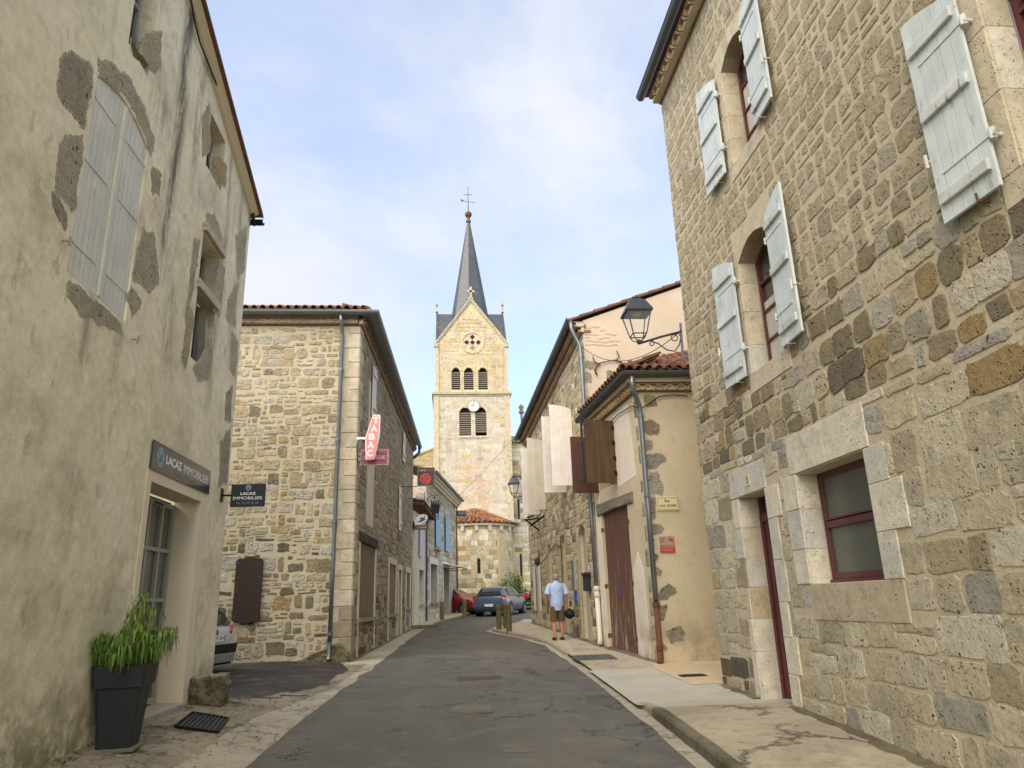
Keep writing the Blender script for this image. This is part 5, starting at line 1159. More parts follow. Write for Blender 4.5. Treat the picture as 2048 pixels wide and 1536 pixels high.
# spire
mb=MB(); n=8; off=R(-5); r0=1.90; zs=18.9
def oc(r,z): return [(cx_+r*math.sin(off+R(45)*k),cy_-r*math.cos(off+R(45)*k),z) for k in range(n)]
lo_,hi_=oc(1.86,zs),oc(.10,29.9)
for k in range(n):
    m_=MB(); m_.add([lo_[k],lo_[(k+1)%n],hi_[(k+1)%n],hi_[k]],[(0,1,2,3)]); obj('spire_face',m_,M['slate_light'] if k==7 else M['slate'],ch)  # left-front face: sunlight painted as a lighter, weathered slate
mb=MB(); mb.lathe([(.11,29.75),(.2,29.8),(.2,29.95),(.12,30.0),(.14,30.25)],(cx_,cy_,0),12); obj('spire_cap',mb,M['zinc_dark'],ch,smooth=True)
mb=MB(); mb.lathe([(.28*math.sin(math.pi*k/10)+.001,30.5-.28*math.cos(math.pi*k/10)) for k in range(11)],(cx_,cy_,0),16); obj('copper_ball',mb,M['rust'],ch,smooth=True)
mb=MB(); mb.tube([(cx_,cy_,30.7),(cx_,cy_,32.95)],[.04,.018],6); mb.tube([(cx_-.33,cy_,32.35),(cx_+.33,cy_,32.35)],.025,6); mb.tube([(cx_-.02,cy_,32.95),(cx_+.02,cy_,33.05)],.03,6); obj('spire_cross',mb,M['rust'],ch)
mb=MB(); mb.tube([(cx_-.5,cy_,31.78),(cx_+.55,cy_,31.62)],.022,6); mb.add([(cx_-.62,cy_-.02,31.92),(cx_-.35,cy_-.02,31.80),(cx_-.38,cy_-.02,31.70),(cx_-.60,cy_-.02,31.72),(cx_-.5,cy_+.02,31.8)],[(0,1,4),(1,2,4),(2,3,4),(3,0,4),(0,3,2,1)]); obj('weather_vane',mb,M['rust'],ch)
# clock
CK=Fr((1.76,49.9),(3,49.9)); mb=MB(); mb.prism(CK,[(.41*math.cos(6.283*k/32),13.52+.41*math.sin(6.283*k/32)) for k in range(32)],0,.05); ck=obj('clock',mb,M['clock_face'],ch)
mb=ring(CK,0,13.52,.40,.44,.0,.065); obj('clock_rim',mb,M['louvre'],ck)
mb=MB(); mb.prism(CK,[(-.02,13.50),(.02,13.50),(.06,13.86),(.02,13.87)],.05,.07); mb.prism(CK,[(.04,13.50),(.04,13.54),(-.26,13.545),(-.26,13.515)],.05,.072); obj('clock_hand',mb,M['black'],ck)
mb=MB()
for k in range(12): a=R(30*k); mb.prism(CK,[(.33*math.sin(a)+.022*c_,13.52+.33*math.cos(a)+.03*s_) for c_,s_ in ((-1,-1),(1,-1),(1,1),(-1,1))],.05,.06)
obj('hour_mark',mb,M['anth'],ck)
# apse: half round with pilaster strips
ax_,ay_,ar_=1.72,50,2.55; nA=14
mb=MB(); mb.tint=(.55,.46,.29)
def apt(t,r,z): return Vector((ax_-r*math.cos(t),ay_-r*math.sin(t),z))
for k in range(nA):
    t0,t1=math.pi*k/nA,math.pi*(k+1)/nA; mb.add([apt(t0,ar_,-1),apt(t1,ar_,-1),apt(t1,ar_,4.95),apt(t0,ar_,4.95)],[(0,1,2,3)])
obj('apse_wall',mb,M['mortar'],ch)
rest=MB(); cnt=0; z=-.6
while z<4.85:
    h=rnd.uniform(.26,.36); h=min(h,4.93-z); t=.15+rnd.uniform(0,.15)
    while t<math.pi-.02:
        dt=rnd.uniform(.11,.24); t2=min(t+dt,math.pi)
        tm=(t+t2)/2; c=apt(tm,ar_,0); F=Fr((0,0),(1,0)); F.A=Vector((c.x,c.y,0)); F.N=Vector((-math.cos(tm),-math.sin(tm),0)); F.U=Vector((math.sin(tm),-math.cos(tm),0)) 
        w_=(t2-t)*ar_-.02; slit=abs(tm-1.50)<.0; m_=MB() if cnt<150 else rest
        m_.tint=pick({'tan':3,'cream':2,'ochre':.3,'brown':1.1}) if z<2 else pick({'tan':4,'cream':2,'ochre':.5})
        stone_add(m_,F,0,z+h/2,w_+.008,h-.012,.004,.005,.003)
        if cnt<150: obj('apse_stone',m_,M['stone_far'],ch,tinted=True)
        cnt+=1; t=t2
    z+=h
obj('apse_stone_remainder',rest,M['stone_far'],ch,smooth=False,tinted=True,kind='stuff')
for t in (1.62,):
    c=apt(t,ar_+.03,0); mb=MB(); F=Fr((c.x,c.y),(c.x+1,c.y)); F.N=Vector((-math.cos(t),-math.sin(t),0)); F.U=Vector((math.sin(t),-math.cos(t),0)); mb.prism(F,[(-.10,1.85),(.10,1.85),(.10,2.68),(.06,2.76),(0,2.80),(-.06,2.76),(-.10,2.68)],-.05,.0); obj('slit_window',mb,M['dark'],ch)
for t in (.95,2.25):
    c=apt(t,ar_+.05,0); mb=MB(); mb.tint=(.50,.42,.28); F=Fr((c.x,c.y),(c.x+1,c.y)); F.N=Vector((-math.cos(t),-math.sin(t),0)); F.U=Vector((math.sin(t),-math.cos(t),0)); mb.bxp(F,-.3,.3,-1,4.2,-.1,.1); mb.bxp(F,-.3,.3,4.2,4.5,-.1,.02); obj('pilaster',mb,M['stone_far'],ch,tinted=True)
mb=MB(); mb.tint=(.58,.51,.37); R0=[]
for (r,z) in ((ar_,4.80),(ar_+.22,4.86),(ar_+.22,5.0),(ar_,5.0)): R0.append([apt(math.pi*k/24,r,z) for k in range(25)])
for i in range(3): mb.add(R0[i]+R0[i+1],[(k,k+1,26+k,25+k) for k in range(24)])
obj('apse_cornice',mb,M['stone_far'],ch,tinted=True)
for k in range(9):
    t=.25+k*.33; c=apt(t,ar_+.02,0); F=Fr((c.x,c.y),(c.x+1,c.y)); F.N=Vector((-math.cos(t),-math.sin(t),0)); F.U=Vector((math.sin(t),-math.cos(t),0)); mb=MB(); mb.tint=(.58,.52,.40); mb.prism(F,[(-.1,4.83),(-.1,4.58),(-.05,4.5),(.05,4.5),(.1,4.58),(.1,4.83)],0,.2); obj('corbel',mb,M['stone_far'],ch,tinted=True)
mb=MB(); A=[apt(math.pi*k/24,ar_+.28,5.0) for k in range(25)]; mb.add(A+[Vector((ax_,ay_,6.22))],[(k,k+1,25) for k in range(24)]); obj('apse_roof',mb,M['tile'],ch)
apex=Vector((ax_,ay_+.0,6.24)); rest=MB(); cnt=0
for k in range(26):
    t=math.pi*(k+.5)/26; lo=apt(t,ar_+.36,5.01); dirv=(apex-lo); L=dirv.length; dirv.normalize()
    for j in range(8):
        if j*.36>L-.25: break
        if j>4 and k%2: continue
        if j>6 and k%4: continue
        o=lo+dirv*(j*.36); Y=dirv; X=Vector((math.sin(t),-math.cos(t),0)); Z=X.cross(Y); 
        if Z.z<0: X=-X; Z=X.cross(Y)
        s_=1.35+rnd.uniform(-.05,.1); mt=axes(X*s_,Y,Z*s_,o+Z*rnd.uniform(0,.012))
        if cnt<170: inst('apse_tile',TM['tile_lich' if rnd.random()<.35 else 'tile'],ch,mt)
        else: rest.add([mt@v.co for v in TM['tile'].vertices],[tuple(p.vertices) for p in TM['tile'].polygons])
        cnt+=1
if rest.v: obj('apse_tile_remainder',rest,M['tile'],ch,smooth=True,kind='stuff')
# nave wing at the right with slits, sloping wall at the left
mb=MB(); mb.box((4.36,51.2,-1),(14,62,11.4)); obj('transept_wall',mb,M['mortar_grey'],ch)
TR=Fr((4.36,51.2),(7.5,51.2)); lt_=layout(TR,0,3.1,-.6,11.2,lambda z:rnd.uniform(.28,.40),lambda z:rnd.uniform(.4,.8),[(.4,.62,5.6,7.0),(.45,.65,1.75,3.2),(1.0,2.1,-.6,.55)],.025)
build_stones(ch,TR,lt_,lambda a,z:(pick({'grey':2,'brown':2,'tan':2}) if z>2.5 else pick({'tan':3,'ochre':1.4,'brown':1.4,'cream':1})),.012,.008,.01,M['stone_far'],cap=130,name='transept_stone')
mb=MB(); mb.tint=(.25,.22,.16); mb.box((4.3,50.9,11.1),(14,51.4,11.5)); mb.box((4.36,50.95,8.6),(7,51.3,8.8)); obj('transept_cornice',mb,M['stone_far'],ch,tinted=True)
mb=MB(); mb.bxp(TR,.44,.58,5.6,7.0,-.05,.02); obj('slit_window',mb,M['dark'],ch); mb=MB(); mb.bxp(TR,.48,.62,1.75,3.2,-.05,.02); obj('slit_window',mb,M['dark'],ch); mb=MB(); mb.bxp(TR,1.05,2.1,-.6,.5,-.05,.02); obj('low_door',mb,M['panel_brown'],ch)
mb=MB(); mb.tint=(.25,.2,.13); mb.lathe([(.09,11.5),(.09,13.4),(.22,13.4),(.22,13.5),(.12,13.6),(.2,13.9),(.02,14.1)],(5.35,51.6,0),10); obj('turret_finial',mb,M['stone_far'],ch,tinted=True)
mb=MB(); mb.tint=(.50,.36,.15); mb.hexa([(-7,51.5,-1),(-1.05,51.5,-1),(-1.05,60,-1),(-7,60,-1),(-7,51.5,8.6),(-1.05,51.5,10.75),(-1.05,60,10.75),(-7,60,8.6)]); obj('nave_wall',mb,M['stone_far'],ch,tinted=True)
NW=Fr((-4,51.48),(-1.05,51.48)); ln=layout(NW,0,2.95,7,10.7,lambda z:.32,lambda z:rnd.uniform(.5,.9),[],.025,top=lambda s:9.68+s*.36)
build_stones(ch,NW,ln,lambda a,z:rnd.choice([(.44,.34,.18),(.42,.33,.19),(.46,.39,.26),(.38,.31,.19)]),.012,.008,.01,M['stone_far'],cap=60,name='nave_stone')
mb=MB(); mb.tint=(.42,.30,.12); mb.hexa([(-7,51.4,8.58),(-1.0,51.4,10.75),(-1.0,52,10.75),(-7,52,8.58),(-7,51.4,8.72),(-1.0,51.4,10.9),(-1.0,52,10.9),(-7,52,8.72)]); obj('nave_coping',mb,M['stone_far'],ch,tinted=True)

# ------------------------------------------------------------------ MIDDLE STONE HOUSE ON THE RIGHT
MF=Fr((3.6,17.95),(9.5,17.95)); MS=Fr((3.6,17.95),(3.2,29.7),side=-1)
mh=thing('gabled_stone_house',(5,23,-1),'two-storey stone house with pink rendered gable and open white shutters','house')
mt_=lambda s:7.15-.0525*s
gtop=lambda s:7.22+.36*s
MH=[dict(a0=1.15,a1=2.15,z0=-1.0,z1=1.97,rise=.25,depth=.14),dict(a0=4.05,a1=4.75,z0=-.95,z1=1.93,rise=.2,depth=.14),dict(a0=6.6,a1=7.3,z0=-.9,z1=1.85,rise=.2,depth=.14),dict(a0=9.1,a1=9.9,z0=-.8,z1=1.35,depth=.14),
    dict(a0=2.15,a1=3.25,z0=3.1,z1=5.35,rise=.18,depth=.2),dict(a0=7.3,a1=8.4,z0=3.1,z1=5.45,rise=.18,depth=.2),dict(a0=3.1,a1=3.4,z0=5.75,z1=6.25,depth=.2)]
obj('wall',wall_mb(MS,0,11.75,-1.4,mt_,MH),M['mortar'],mh)
obj('gable_wall',wall_mb(MF,0,5.9,-1.4,gtop,[]),M['pink_render'],mh)
mb=MB(); e_=MS.p(11.75,-1.2); mb.add([e_,Vector((9.5,29.7,-1.2)),Vector((9.5,29.7,8)),e_+Vector((0,0,7.5))],[(0,1,2,3)]); mb.add([Vector((9.5,17.95,-1.4)),Vector((9.5,29.7,-1.2)),Vector((9.5,29.7,8.5)),Vector((9.5,17.95,9.3))],[(0,1,2,3)]); obj('rear_wall',mb,M['mortar'],mh)
mbk=[(h['a0']-.12,h['a1']+.12,h['z0']-.1,h['z1']+.10) for h in MH]+[(9.0,10.0,1.3,1.55),(2.62,3.06,.1,1.2)]
lm=layout(MS,0,11.75,-1.15,6.9,lambda z:rnd.uniform(.17,.28),lambda z:rnd.uniform(.22,.55),mbk,.032,top=mt_,split=.12)
build_stones(mh,MS,lm,lambda a,z:pick({'tan':5,'cream':2,'brown':.8,'ochre':.5,'grey':.5}) if z>0 else pick({'tan':3,'cream':1,'brown':2.4,'dark':.7}),.016,.02,.010,M['stone'],cap=230,warp=.05)
for h in MH[:6]:
    for q in ((h['a0']-.13,h['a0'],h['z0'],h['z1']-.02),(h['a1'],h['a1']+.13,h['z0'],h['z1']-.02),(h['a0']-.13,h['a1']+.13,h['z1'],h['z1']+.12)):
        mb=MB(); mb.tint=(.47,.40,.27); mb.bxp(MS,*q,-.05,.018); obj('surround_stone',mb,M['ashlar'],mh,tinted=True)
for h in MH[:3]: backing(mh,MS,h['a0'],h['a1'],h['z0'],h['z1'],.14,'grey_render',name='blocked_opening')
for h in MH[3:4]: backing(mh,MS,h['a0'],h['a1'],h['z0'],h['z1'],.14,'pale_render',name='door')
for h in MH[4:]: backing(mh,MS,h['a0'],h['a1'],h['z0'],h['z1'],.2,'glass',name='window')
mb=MB(); mb.bxp(MS,8.9,10.1,1.35,1.55,-.1,.06); obj('lintel_beam',mb,M['old_beam'],mh,bevel=.03)
for a in (8.85,10.1):
    shutter(mh,MS.p(a,0,.06),MS.U,MS.N,.45,-.3,1.25,'white_shutter',nb=3)
# corner blocks and bare patches on the gable side
for pts,t in (([(1167,722),(1195,724),(1193,742),(1168,738)],(.40,.36,.28)),([(1166,742),(1185,744),(1184,766),(1167,764)],(.42,.37,.28)),([(1172,790),(1196,795),(1200,815),(1174,812)],(.44,.34,.2)),([(1172,820),(1204,824),(1200,842),(1173,838)],(.34,.29,.2)),([(1174,850),(1192,856),(1186,900),(1175,890)],(.46,.38,.26)),([(1210,742),(1235,744),(1232,775),(1216,770)],(.36,.30,.21)),([(1215,780),(1245,770),(1250,800),(1222,812)],(.42,.34,.23))):
    patch(MF,pts,t,mh)
for k in range(6):   # brick lacing courses under the verge
    z=6.50+k*.10; a1=(.80,.92,.7,.85,.6,.45)[k]; mb=MB(); 
    a=.04
    while a<a1:
        w_=rnd.uniform(.14,.24); mb.bxp(MF,a,a+w_-.01,z+rnd.uniform(-.008,.008)+.02*math.sin(a*9+k),z+.03+.02*math.sin(a*9+k),-.02,.004) if rnd.random()<.8 else 0; a+=w_
    if k!=4 or 1: obj('brick_course',mb,M['brick'],mh)
# S-shaped iron ties
for (x_,y_,s_) in ((1188,735,1),(1222,728,-1)): pass
a0_,z0_=MF.px(1188,728); a1_,z1_=MF.px(1238,720)
mb=MB(); P=[]
for k in range(9): t=k/8; P.append((a0_+.02+.05*math.sin(t*3.1),z0_+.20-.20*t))
mb.tube([MF.p(a,z,.05) for a,z in [(a0_-.03,z0_+.20),(a0_,z0_+.06),(a0_+.10,z0_),((a0_+a1_)/2,(z0_+z1_)/2),(a1_-.08,z1_-.01),(a1_,z1_+.09),(a1_-.06,z1_+.24)]],.016,8)
mb.tube([MF.p(a,z,.05) for a,z in [(a0_+.05,z0_-.32),(a0_+.0,z0_-.2),(a0_+.08,z0_-.05),(a0_+.16,z0_-.005)]],.022,8); mb.tube([MF.p(a,z,.05) for a,z in [(a1_-.12,z1_-.02),(a1_+.05,z1_-.08),(a1_+.10,z1_-.2),(a1_+.06,z1_-.30)]],.022,8)
obj('iron_tie',mb,M['rust'],mh,smooth=True)
# roof: verge tiles climbing to the right
U2=Vector((1,0,.36)).normalized(); mb=MB(); q=[Vector(v) for v in ((3.20,17.87,7.17),(2.80,29.9,6.55),(9.5,29.9,8.8),(9.5,17.87,9.42))]; mb.hexa(q+[v+Vector((0,0,.05)) for v in q]); obj('roof',mb,M['tile_dark'],mh)
roof_tiles(mh,MF.p(-.42,7.20,.04),Vector((0,1,0)),U2,3,14,pitch=.22,step=.42,me='tile')
genoise(mh,MS,-.05,11.75,6.89,2,pitch=.2,proj=.13,me='cornice_shade',cap=130,slope=-.0525)
gutter(mh,[(3.24,17.80,7.25),(2.82,29.8,6.62)],.085,'zinc_dark',joint=1.5)
downpipe(mh,[(3.26,17.84,7.15),(3.27,17.84,6.95),(3.36,17.86,6.72),(3.47,17.86,6.5),(3.49,17.86,6.2),(3.50,17.86,2),(3.515,17.86,.3)],.05,'zinc',[(3.49,17.86,6.15),(3.5,17.86,2.3)])
downpipe(mh,[(3.515,17.86,.32),(3.53,17.86,-.9),(3.50,17.80,-1.0)],.062,'pvc',[(3.515,17.86,.25),(3.52,17.86,.1)])
# open shutters standing out from the wall
def perp(par,F,a,z0,z1,wd,mat,nb,d0=.03,arch=None,back=False,ang=0,b=(),bm=None,straps=()):
    U=(F.N*math.cos(R(ang))+F.U*math.sin(R(ang))).normalized(); N=U.cross(Vector((0,0,1))); N=N if N.y<0 else -N
    return shutter(par,F.p(a,0,d0),U,N,wd,z0,z1,mat,nb=nb,arch=arch,battens=b,bmat=bm,straps=straps,bside=1,gap=.0025)
perp(mh,MS,2.0,3.08,5.42,.64,'white_shutter',7,arch=lambda t:.14*(1-t)**2)
perp(mh,MS,3.3,3.08,5.42,.66,'white_shutter',6,arch=lambda t:.02)
perp(mh,MS,7.1,3.05,5.60,.58,'cream_shutter',6,arch=lambda t:.16*(1-t)**2*0+.10*(1-t))
perp(mh,MS,8.5,3.05,5.50,.62,'white_shutter',6)
# ------------------------------------------------------------------ LOW RENDERED HOUSE
LF=Fr((4.0,14.65),(9,14.65)); LS=Fr((4.0,14.65),(3.6,17.9),side=-1)
lo=thing('low_rendered_house',(5.5,16,-1.2),'low ochre rendered house with tiled roof and tall worn brown door','house')
obj('wall',wall_mb(LF,0,5,-1.5,4.25,[]),M['ochre_render'],lo)
LHs=[dict(a0=1.02,a1=2.78,z0=-1.3,z1=2.0,depth=.14),dict(a0=1.55,a1=2.75,z0=2.55,z1=3.98,depth=.3)]
obj('street_wall',wall_mb(LS,0,3.27,-1.5,4.25,LHs),M['ochre_render'],lo)
# tall barn door of boards, slightly irregular
db=MB(); db.bxp(LS,1.02,2.78,-1.12,-1.0,-.13,-.10); db.bxp(LS,1.02,2.78,1.6,1.72,-.13,-.10); dr=obj('barn_door',db,M['barn'],lo)
nb=9
for i in range(nb):
    a0=1.03+1.74*i/nb; b=MB(); q=[]; zb=-1.14+rnd.uniform(-.02,.02)
    b.bxp(LS,a0+.004,a0+1.74/nb-.006,zb,1.98,-.10,-.055+rnd.uniform(-.004,.004)); obj('board',b,M['barn'],dr)
b=MB(); b.prism(LS,[(1.86+.065*math.cos(6.283*k/16),.16+.13*math.sin(6.283*k/16)) for k in range(16)],-.05,-.045); st=obj('sticker',b,M['purple'],dr)
b=MB(); b.prism(LS,[(1.86+.04*math.cos(6.283*k/16),.17+.07*math.sin(6.283*k/16)) for k in range(16)],-.045,-.042); obj('sticker_centre',b,M['sticker_blue'],st)
b=MB(); b.bxp(LS,1.84,1.88,-.10,-.02,-.05,-.03); b.tube([LS.p(1.86,.0,-.05),LS.p(1.86,.0,-.01),LS.p(1.93,.0,-.01)],.008,6); obj('latch',b,M['rust'],dr)
for a in (.99,2.81):
    for z in (1.6,.3,-.8): b=MB(); b.bxp(LS,a-.03,a+.03,z-.05,z+.05,-.06,.012); obj('hinge',b,M['rust'],dr)
b=MB(); q=[(.62,1.97),(1.9,1.99),(3.02,1.95),(3.04,2.24),(1.9,2.22),(.60,2.20)]; b.prism(LS,q,-.12,.045); obj('lintel_beam',b,M['grey_wood'],lo,bevel=.02)
backing(lo,LS,1.55,2.75,2.55,3.98,.3)
# pale repaired bands beside the door, bare stones on the corner
b=MB(); b.prism(LS,[(.30,-1.35),(.98,-1.35),(.98,.1),(.9,.62),(.6,.95),(.36,.55)],-.02,.008); obj('render_patch',b,M['pale_render'],lo)
b=MB(); b.prism(LS,[(2.82,-1.3),(3.2,-1.3),(3.22,4.0),(2.9,4.0),(2.84,2.4)],-.02,.008); b.prism(LS,[(.35,2.5),(1.5,2.42),(1.45,4.1),(.5,4.12)],-.02,.006); obj('render_patch',b,M['pale_render'],lo)
for pts,t in (([(1282,838),(1305,838),(1322,850),(1320,872),(1300,872),(1283,862)],(.36,.29,.19)),([(1288,790),(1312,790),(1315,812),(1290,815)],(.38,.31,.20)),([(1290,880),(1305,878),(1306,902),(1290,902)],(.46,.40,.30)),([(1288,908),(1328,906),(1332,922),(1316,938),(1290,936)],(.36,.32,.25)),
   ([(1298,940),(1316,940),(1328,975),(1326,992),(1304,992),(1296,960)],(.46,.42,.35)),([(1290,1000),(1312,992),(1312,1040),(1297,1042)],(.36,.30,.20)),([(1296,1045),(1328,1052),(1326,1068),(1298,1072)],(.38,.34,.26)),([(1300,1076),(1311,1076),(1312,1096),(1302,1098)],(.33,.27,.18)),
   ([(1304,1104),(1316,1108),(1316,1124),(1306,1124)],(.28,.25,.2)),([(1310,1130),(1324,1140),(1322,1154),(1309,1152)],(.44,.37,.27)),([(1314,1190),(1330,1172),(1352,1170),(1354,1186),(1336,1198),(1316,1200)],(.33,.28,.20)),([(1310,1214),(1334,1208),(1332,1240),(1312,1244)],(.34,.28,.19)),([(1328,1264),(1362,1250),(1372,1262),(1368,1282),(1336,1286)],(.32,.28,.20)),([(1318,1262),(1326,1290),(1334,1294),(1336,1300),(1320,1304)],(.50,.37,.18))):
    patch(LF,pts,t,lo,out=.008)
for z in (-1.2,-.8,-.35,.1,.6,1.1,1.6,2.1,2.7,3.2,3.7):
    b=MB(); b.tint=rnd.choice([(.42,.35,.24),(.34,.28,.19),(.46,.40,.30)]); w_=rnd.uniform(.10,.26); b.bxp(LS,0,w_,z,z+rnd.uniform(.26,.42),-.05,.010); obj('corner_stone',b,M['stone'],lo,tinted=True,bevel=.03)
genoise(lo,LF,-.12,3.0,4.27,1,pitch=.24,proj=.17,me='cornice',r=1.1); genoise(lo,LS,-.1,3.2,4.27,1,pitch=.19,proj=.15,me='cornice',slope=-.03)
b=MB(); b.bxp(LF,-.2,5,4.42,4.64,-.3,.20); obj('eave_fascia',b,M['ochre_render'],lo); b=MB(); b.hexa([LS.p(-.1,4.42,-.3),LS.p(3.3,4.30,-.3),LS.p(3.3,4.30,.2),LS.p(-.1,4.42,.2),LS.p(-.1,4.64,-.3),LS.p(3.3,4.47,-.3),LS.p(3.3,4.47,.2),LS.p(-.1,4.64,.2)]); obj('eave_fascia',b,M['ochre_render'],lo)
C1=LF.p(-.28,4.60,.27); C2=LS.p(3.35,4.46,.28)
gutter(lo,[(C2.x,C2.y,C2.z),(C1.x,C1.y,C1.z),(9,14.38,4.62)],.085,'zinc_dark',joint=.72)
apx=Vector((6.6,16.9,5.95)); e1=Vector((C1.x-.02,C1.y+.02,4.64)); e2=Vector((9,14.40,4.64)); e3=Vector((C2.x,C2.y,4.50)); e4=Vector((9,16.9,5.95)); e5=Vector((5.6,17.9,5.5))
b=MB(); b.add([e1,e2,e4,apx],[(0,1,2,3)]); b.add([e1,apx,e5,e3],[(0,1,2,3)]); obj('roof',b,M['tile_dark'],lo)
Sf=Vector((0,2.5,1.31)).normalized(); rest=0
for i in range(24):   # front slope clipped along the hip
    x0=e1.x+.12+i*.215
    for j in range(8):
        o=Vector((x0,14.36+Sf.y*.34*j,4.67+Sf.z*.34*j)); hipx=e1.x+(apx.x-e1.x)*(o.y-14.4)/(16.9-14.4)
        if x0<hipx+.02: continue
        N_=Vector((0,-Sf.z,Sf.y)); inst('roof_tile',TM['tile' if rnd.random()<.7 else 'tile_dark'],lo,axes(Vector((1,0,0)),Sf,N_,o+N_*rnd.uniform(0,.012)))
Hd=(apx-e1).normalized(); L=(apx-e1).length; X=Hd.cross(Vector((0,0,1))).normalized(); Zc=X.cross(Hd)
if Zc.z<0: Zc=-Zc; 
for j in range(int(L/.34)):
    o=e1+Hd*(j*.34)+Zc*.06; mt=axes(X*1.25,Hd,Zc*1.25,o); inst('hip_tile',TM['tile'],lo,mt)
Ss=Vector((2.4,.9,1.3)); Ul=(e3-e1).normalized(); Ss=(Ss-Ul*Ss.dot(Ul)).normalized(); n_=Ul.cross(Ss); Ss=(apx-e1); Ss=(Ss-Ul*Ss.dot(Ul)).normalized()
roof_tiles(lo,e1+Vector((-.05,.05,.04)),Ul,Ss,15,3,pitch=.22,step=.34,me='tile_dark')
downpipe(lo,[(3.86,14.33,4.50),(3.86,14.34,4.32),(3.93,14.42,4.10),(4.02,14.53,3.93),(4.04,14.55,3.7),(4.035,14.55,1.8),(4.03,14.55,-.1)],.052,'zinc',[(4.04,14.55,3.68),(4.035,14.55,2.0)])
b=MB(); b.tube([(4.03,14.55,-.08),(4.03,14.55,-1.12),(3.99,14.47,-1.2)],.058,12); o_=obj('cast_iron_pipe',b,M['rust'],lo,smooth=True)
for z in (-.12,-.92): b=MB(); b.tube([(4.03,14.55,z-.04),(4.03,14.55,z+.04)],.072,12); obj('pipe_collar',b,M['rust'],o_)
b=MB(); pts=[LF.px(x_,y_,.05) for x_,y_ in ((1375,792),(1345,790),(1318,793),(1300,806),(1280,818),(1264,812))]; P=[LF.p(a,z,.05) for a,z in pts]+[LS.p(.2,3.98,.05),LS.p(1.0,4.02,.05),LS.p(1.6,3.95,.06)]
b.tube(P,.012,6); tag(obj('cable',b,M['iron'],smooth=True),'black cable sagging below the eave of the low rendered house','cable')
# dark stained shutter and red-brown shutter, both swung out over the pavement
sh=perp(lo,LS,1.50,2.52,3.98,.72,'dark_wood',6,d0=.02,label=None) if 0 else perp(lo,LS,1.50,2.52,3.98,.74,'dark_wood',6,d0=.02,ang=-8)
b=MB(); c=LS.p(1.5,0,.78); b.box((c.x-.03,c.y-.05,2.5),(c.x+.01,c.y+.02,4.0)); obj('shutter_edge',b,M['iron'],sh)
perp(lo,LS,2.85,2.50,3.90,.66,'brown_paint',6,d0=.0,b=(),straps=((2.82,2.82),(3.72,3.72)))
b=MB(); 
for k in range(4): b.tube([LS.p(1.48,2.7+k*.35,.02),LS.p(1.46,2.8+k*.35,.05)],.03,6)
obj('hinge_blocks',b,M['iron'],lo)

# ------------------------------------------------------------------ SIGNS
sg=thing('shop_fascia_sign',(-3.64,10.2,1.9),'black glossy fascia sign above the glazed shop door, white lettering','sign')
b=MB(); b.bxp(LH,9.06,11.28,1.70,2.06,.014,.03); obj('panel',b,M['sign_grey'],sg,bevel=.002)
text('LACAZ',LH,9.50,10.06,1.84,1.955,.032,M['white'],sg,bold=.03); text('IMMOBILIER',LH,10.14,11.17,1.84,1.955,.032,M['white'],sg)
text('VENTE - LOCATION',LH,9.82,10.62,1.735,1.795,.032,M['dim'],sg)
def logo(F,ca,cz,r,d,par):
    b=MB(); b.prism(F,[(ca+r*math.cos(6.283*k/28),cz+r*math.sin(6.283*k/28)) for k in range(28)],d,d+.002); o=obj('logo_disc',b,M['logo'],par)
    b=MB(); b.prism(F,[(ca-r*.16,cz-r*.45),(ca+r*.16,cz-r*.45),(ca+r*.16,cz+r*.1),(ca,cz+r*.32),(ca-r*.16,cz+r*.1)],d+.002,d+.004)
    for k in range(4): z=cz-r*(.2+.2*k); hw=math.sqrt(max(0,1-(.2+.2*k)**2))*r*.9; b.prism(F,[(ca-hw,z-.02*r),(ca-r*.22,z-.02*r),(ca-r*.22,z+.05*r),(ca-hw,z+.05*r)],d+.002,d+.0035); b.prism(F,[(ca+r*.22,z-.02*r),(ca+hw,z-.02*r),(ca+hw,z+.05*r),(ca+r*.22,z+.05*r)],d+.002,d+.0035)
    for s_ in (-1,1): b.prism(F,[(ca+s_*r*.30,cz+r*.1),(ca+s_*r*.62,cz+r*.2),(ca+s_*r*.5,cz+r*.62),(ca+s_*r*.2,cz+r*.78),(ca+s_*r*.45,cz+r*.4)][::s_],d+.002,d+.0038)
    obj('logo_drawing',b,M['sign_plate'],o)
logo(LH,9.31,1.885,.125,.031,sg)
HB=Fr((-3.52,11.98),(-2.5,11.98)); hs=thing('hanging_shop_sign',(-3.25,11.98,1.6),'small square black hanging sign with white lettering on an arm at the rendered corner','sign')
b=MB(); b.bxp(HB,.02,.56,1.60,1.965,-.012,.012); obj('panel',b,M['sign_plate'],hs,bevel=.003)
logo(HB,.29,1.905,.048,.013,hs); text('LACAZ',HB,.17,.41,1.79,1.835,.014,M['white'],hs,bold=.03); text('IMMOBILIER',HB,.06,.52,1.715,1.765,.014,M['white'],hs); text('06 70 56 76 86',HB,.12,.46,1.645,1.68,.014,M['dim'],hs)
b=MB(); b.box((-3.65,11.93,1.69),(-3.63,12.03,1.90)); b.box((-3.64,11.965,1.775),(-3.49,11.995,1.805)); obj('bracket',b,M['iron'],hs)
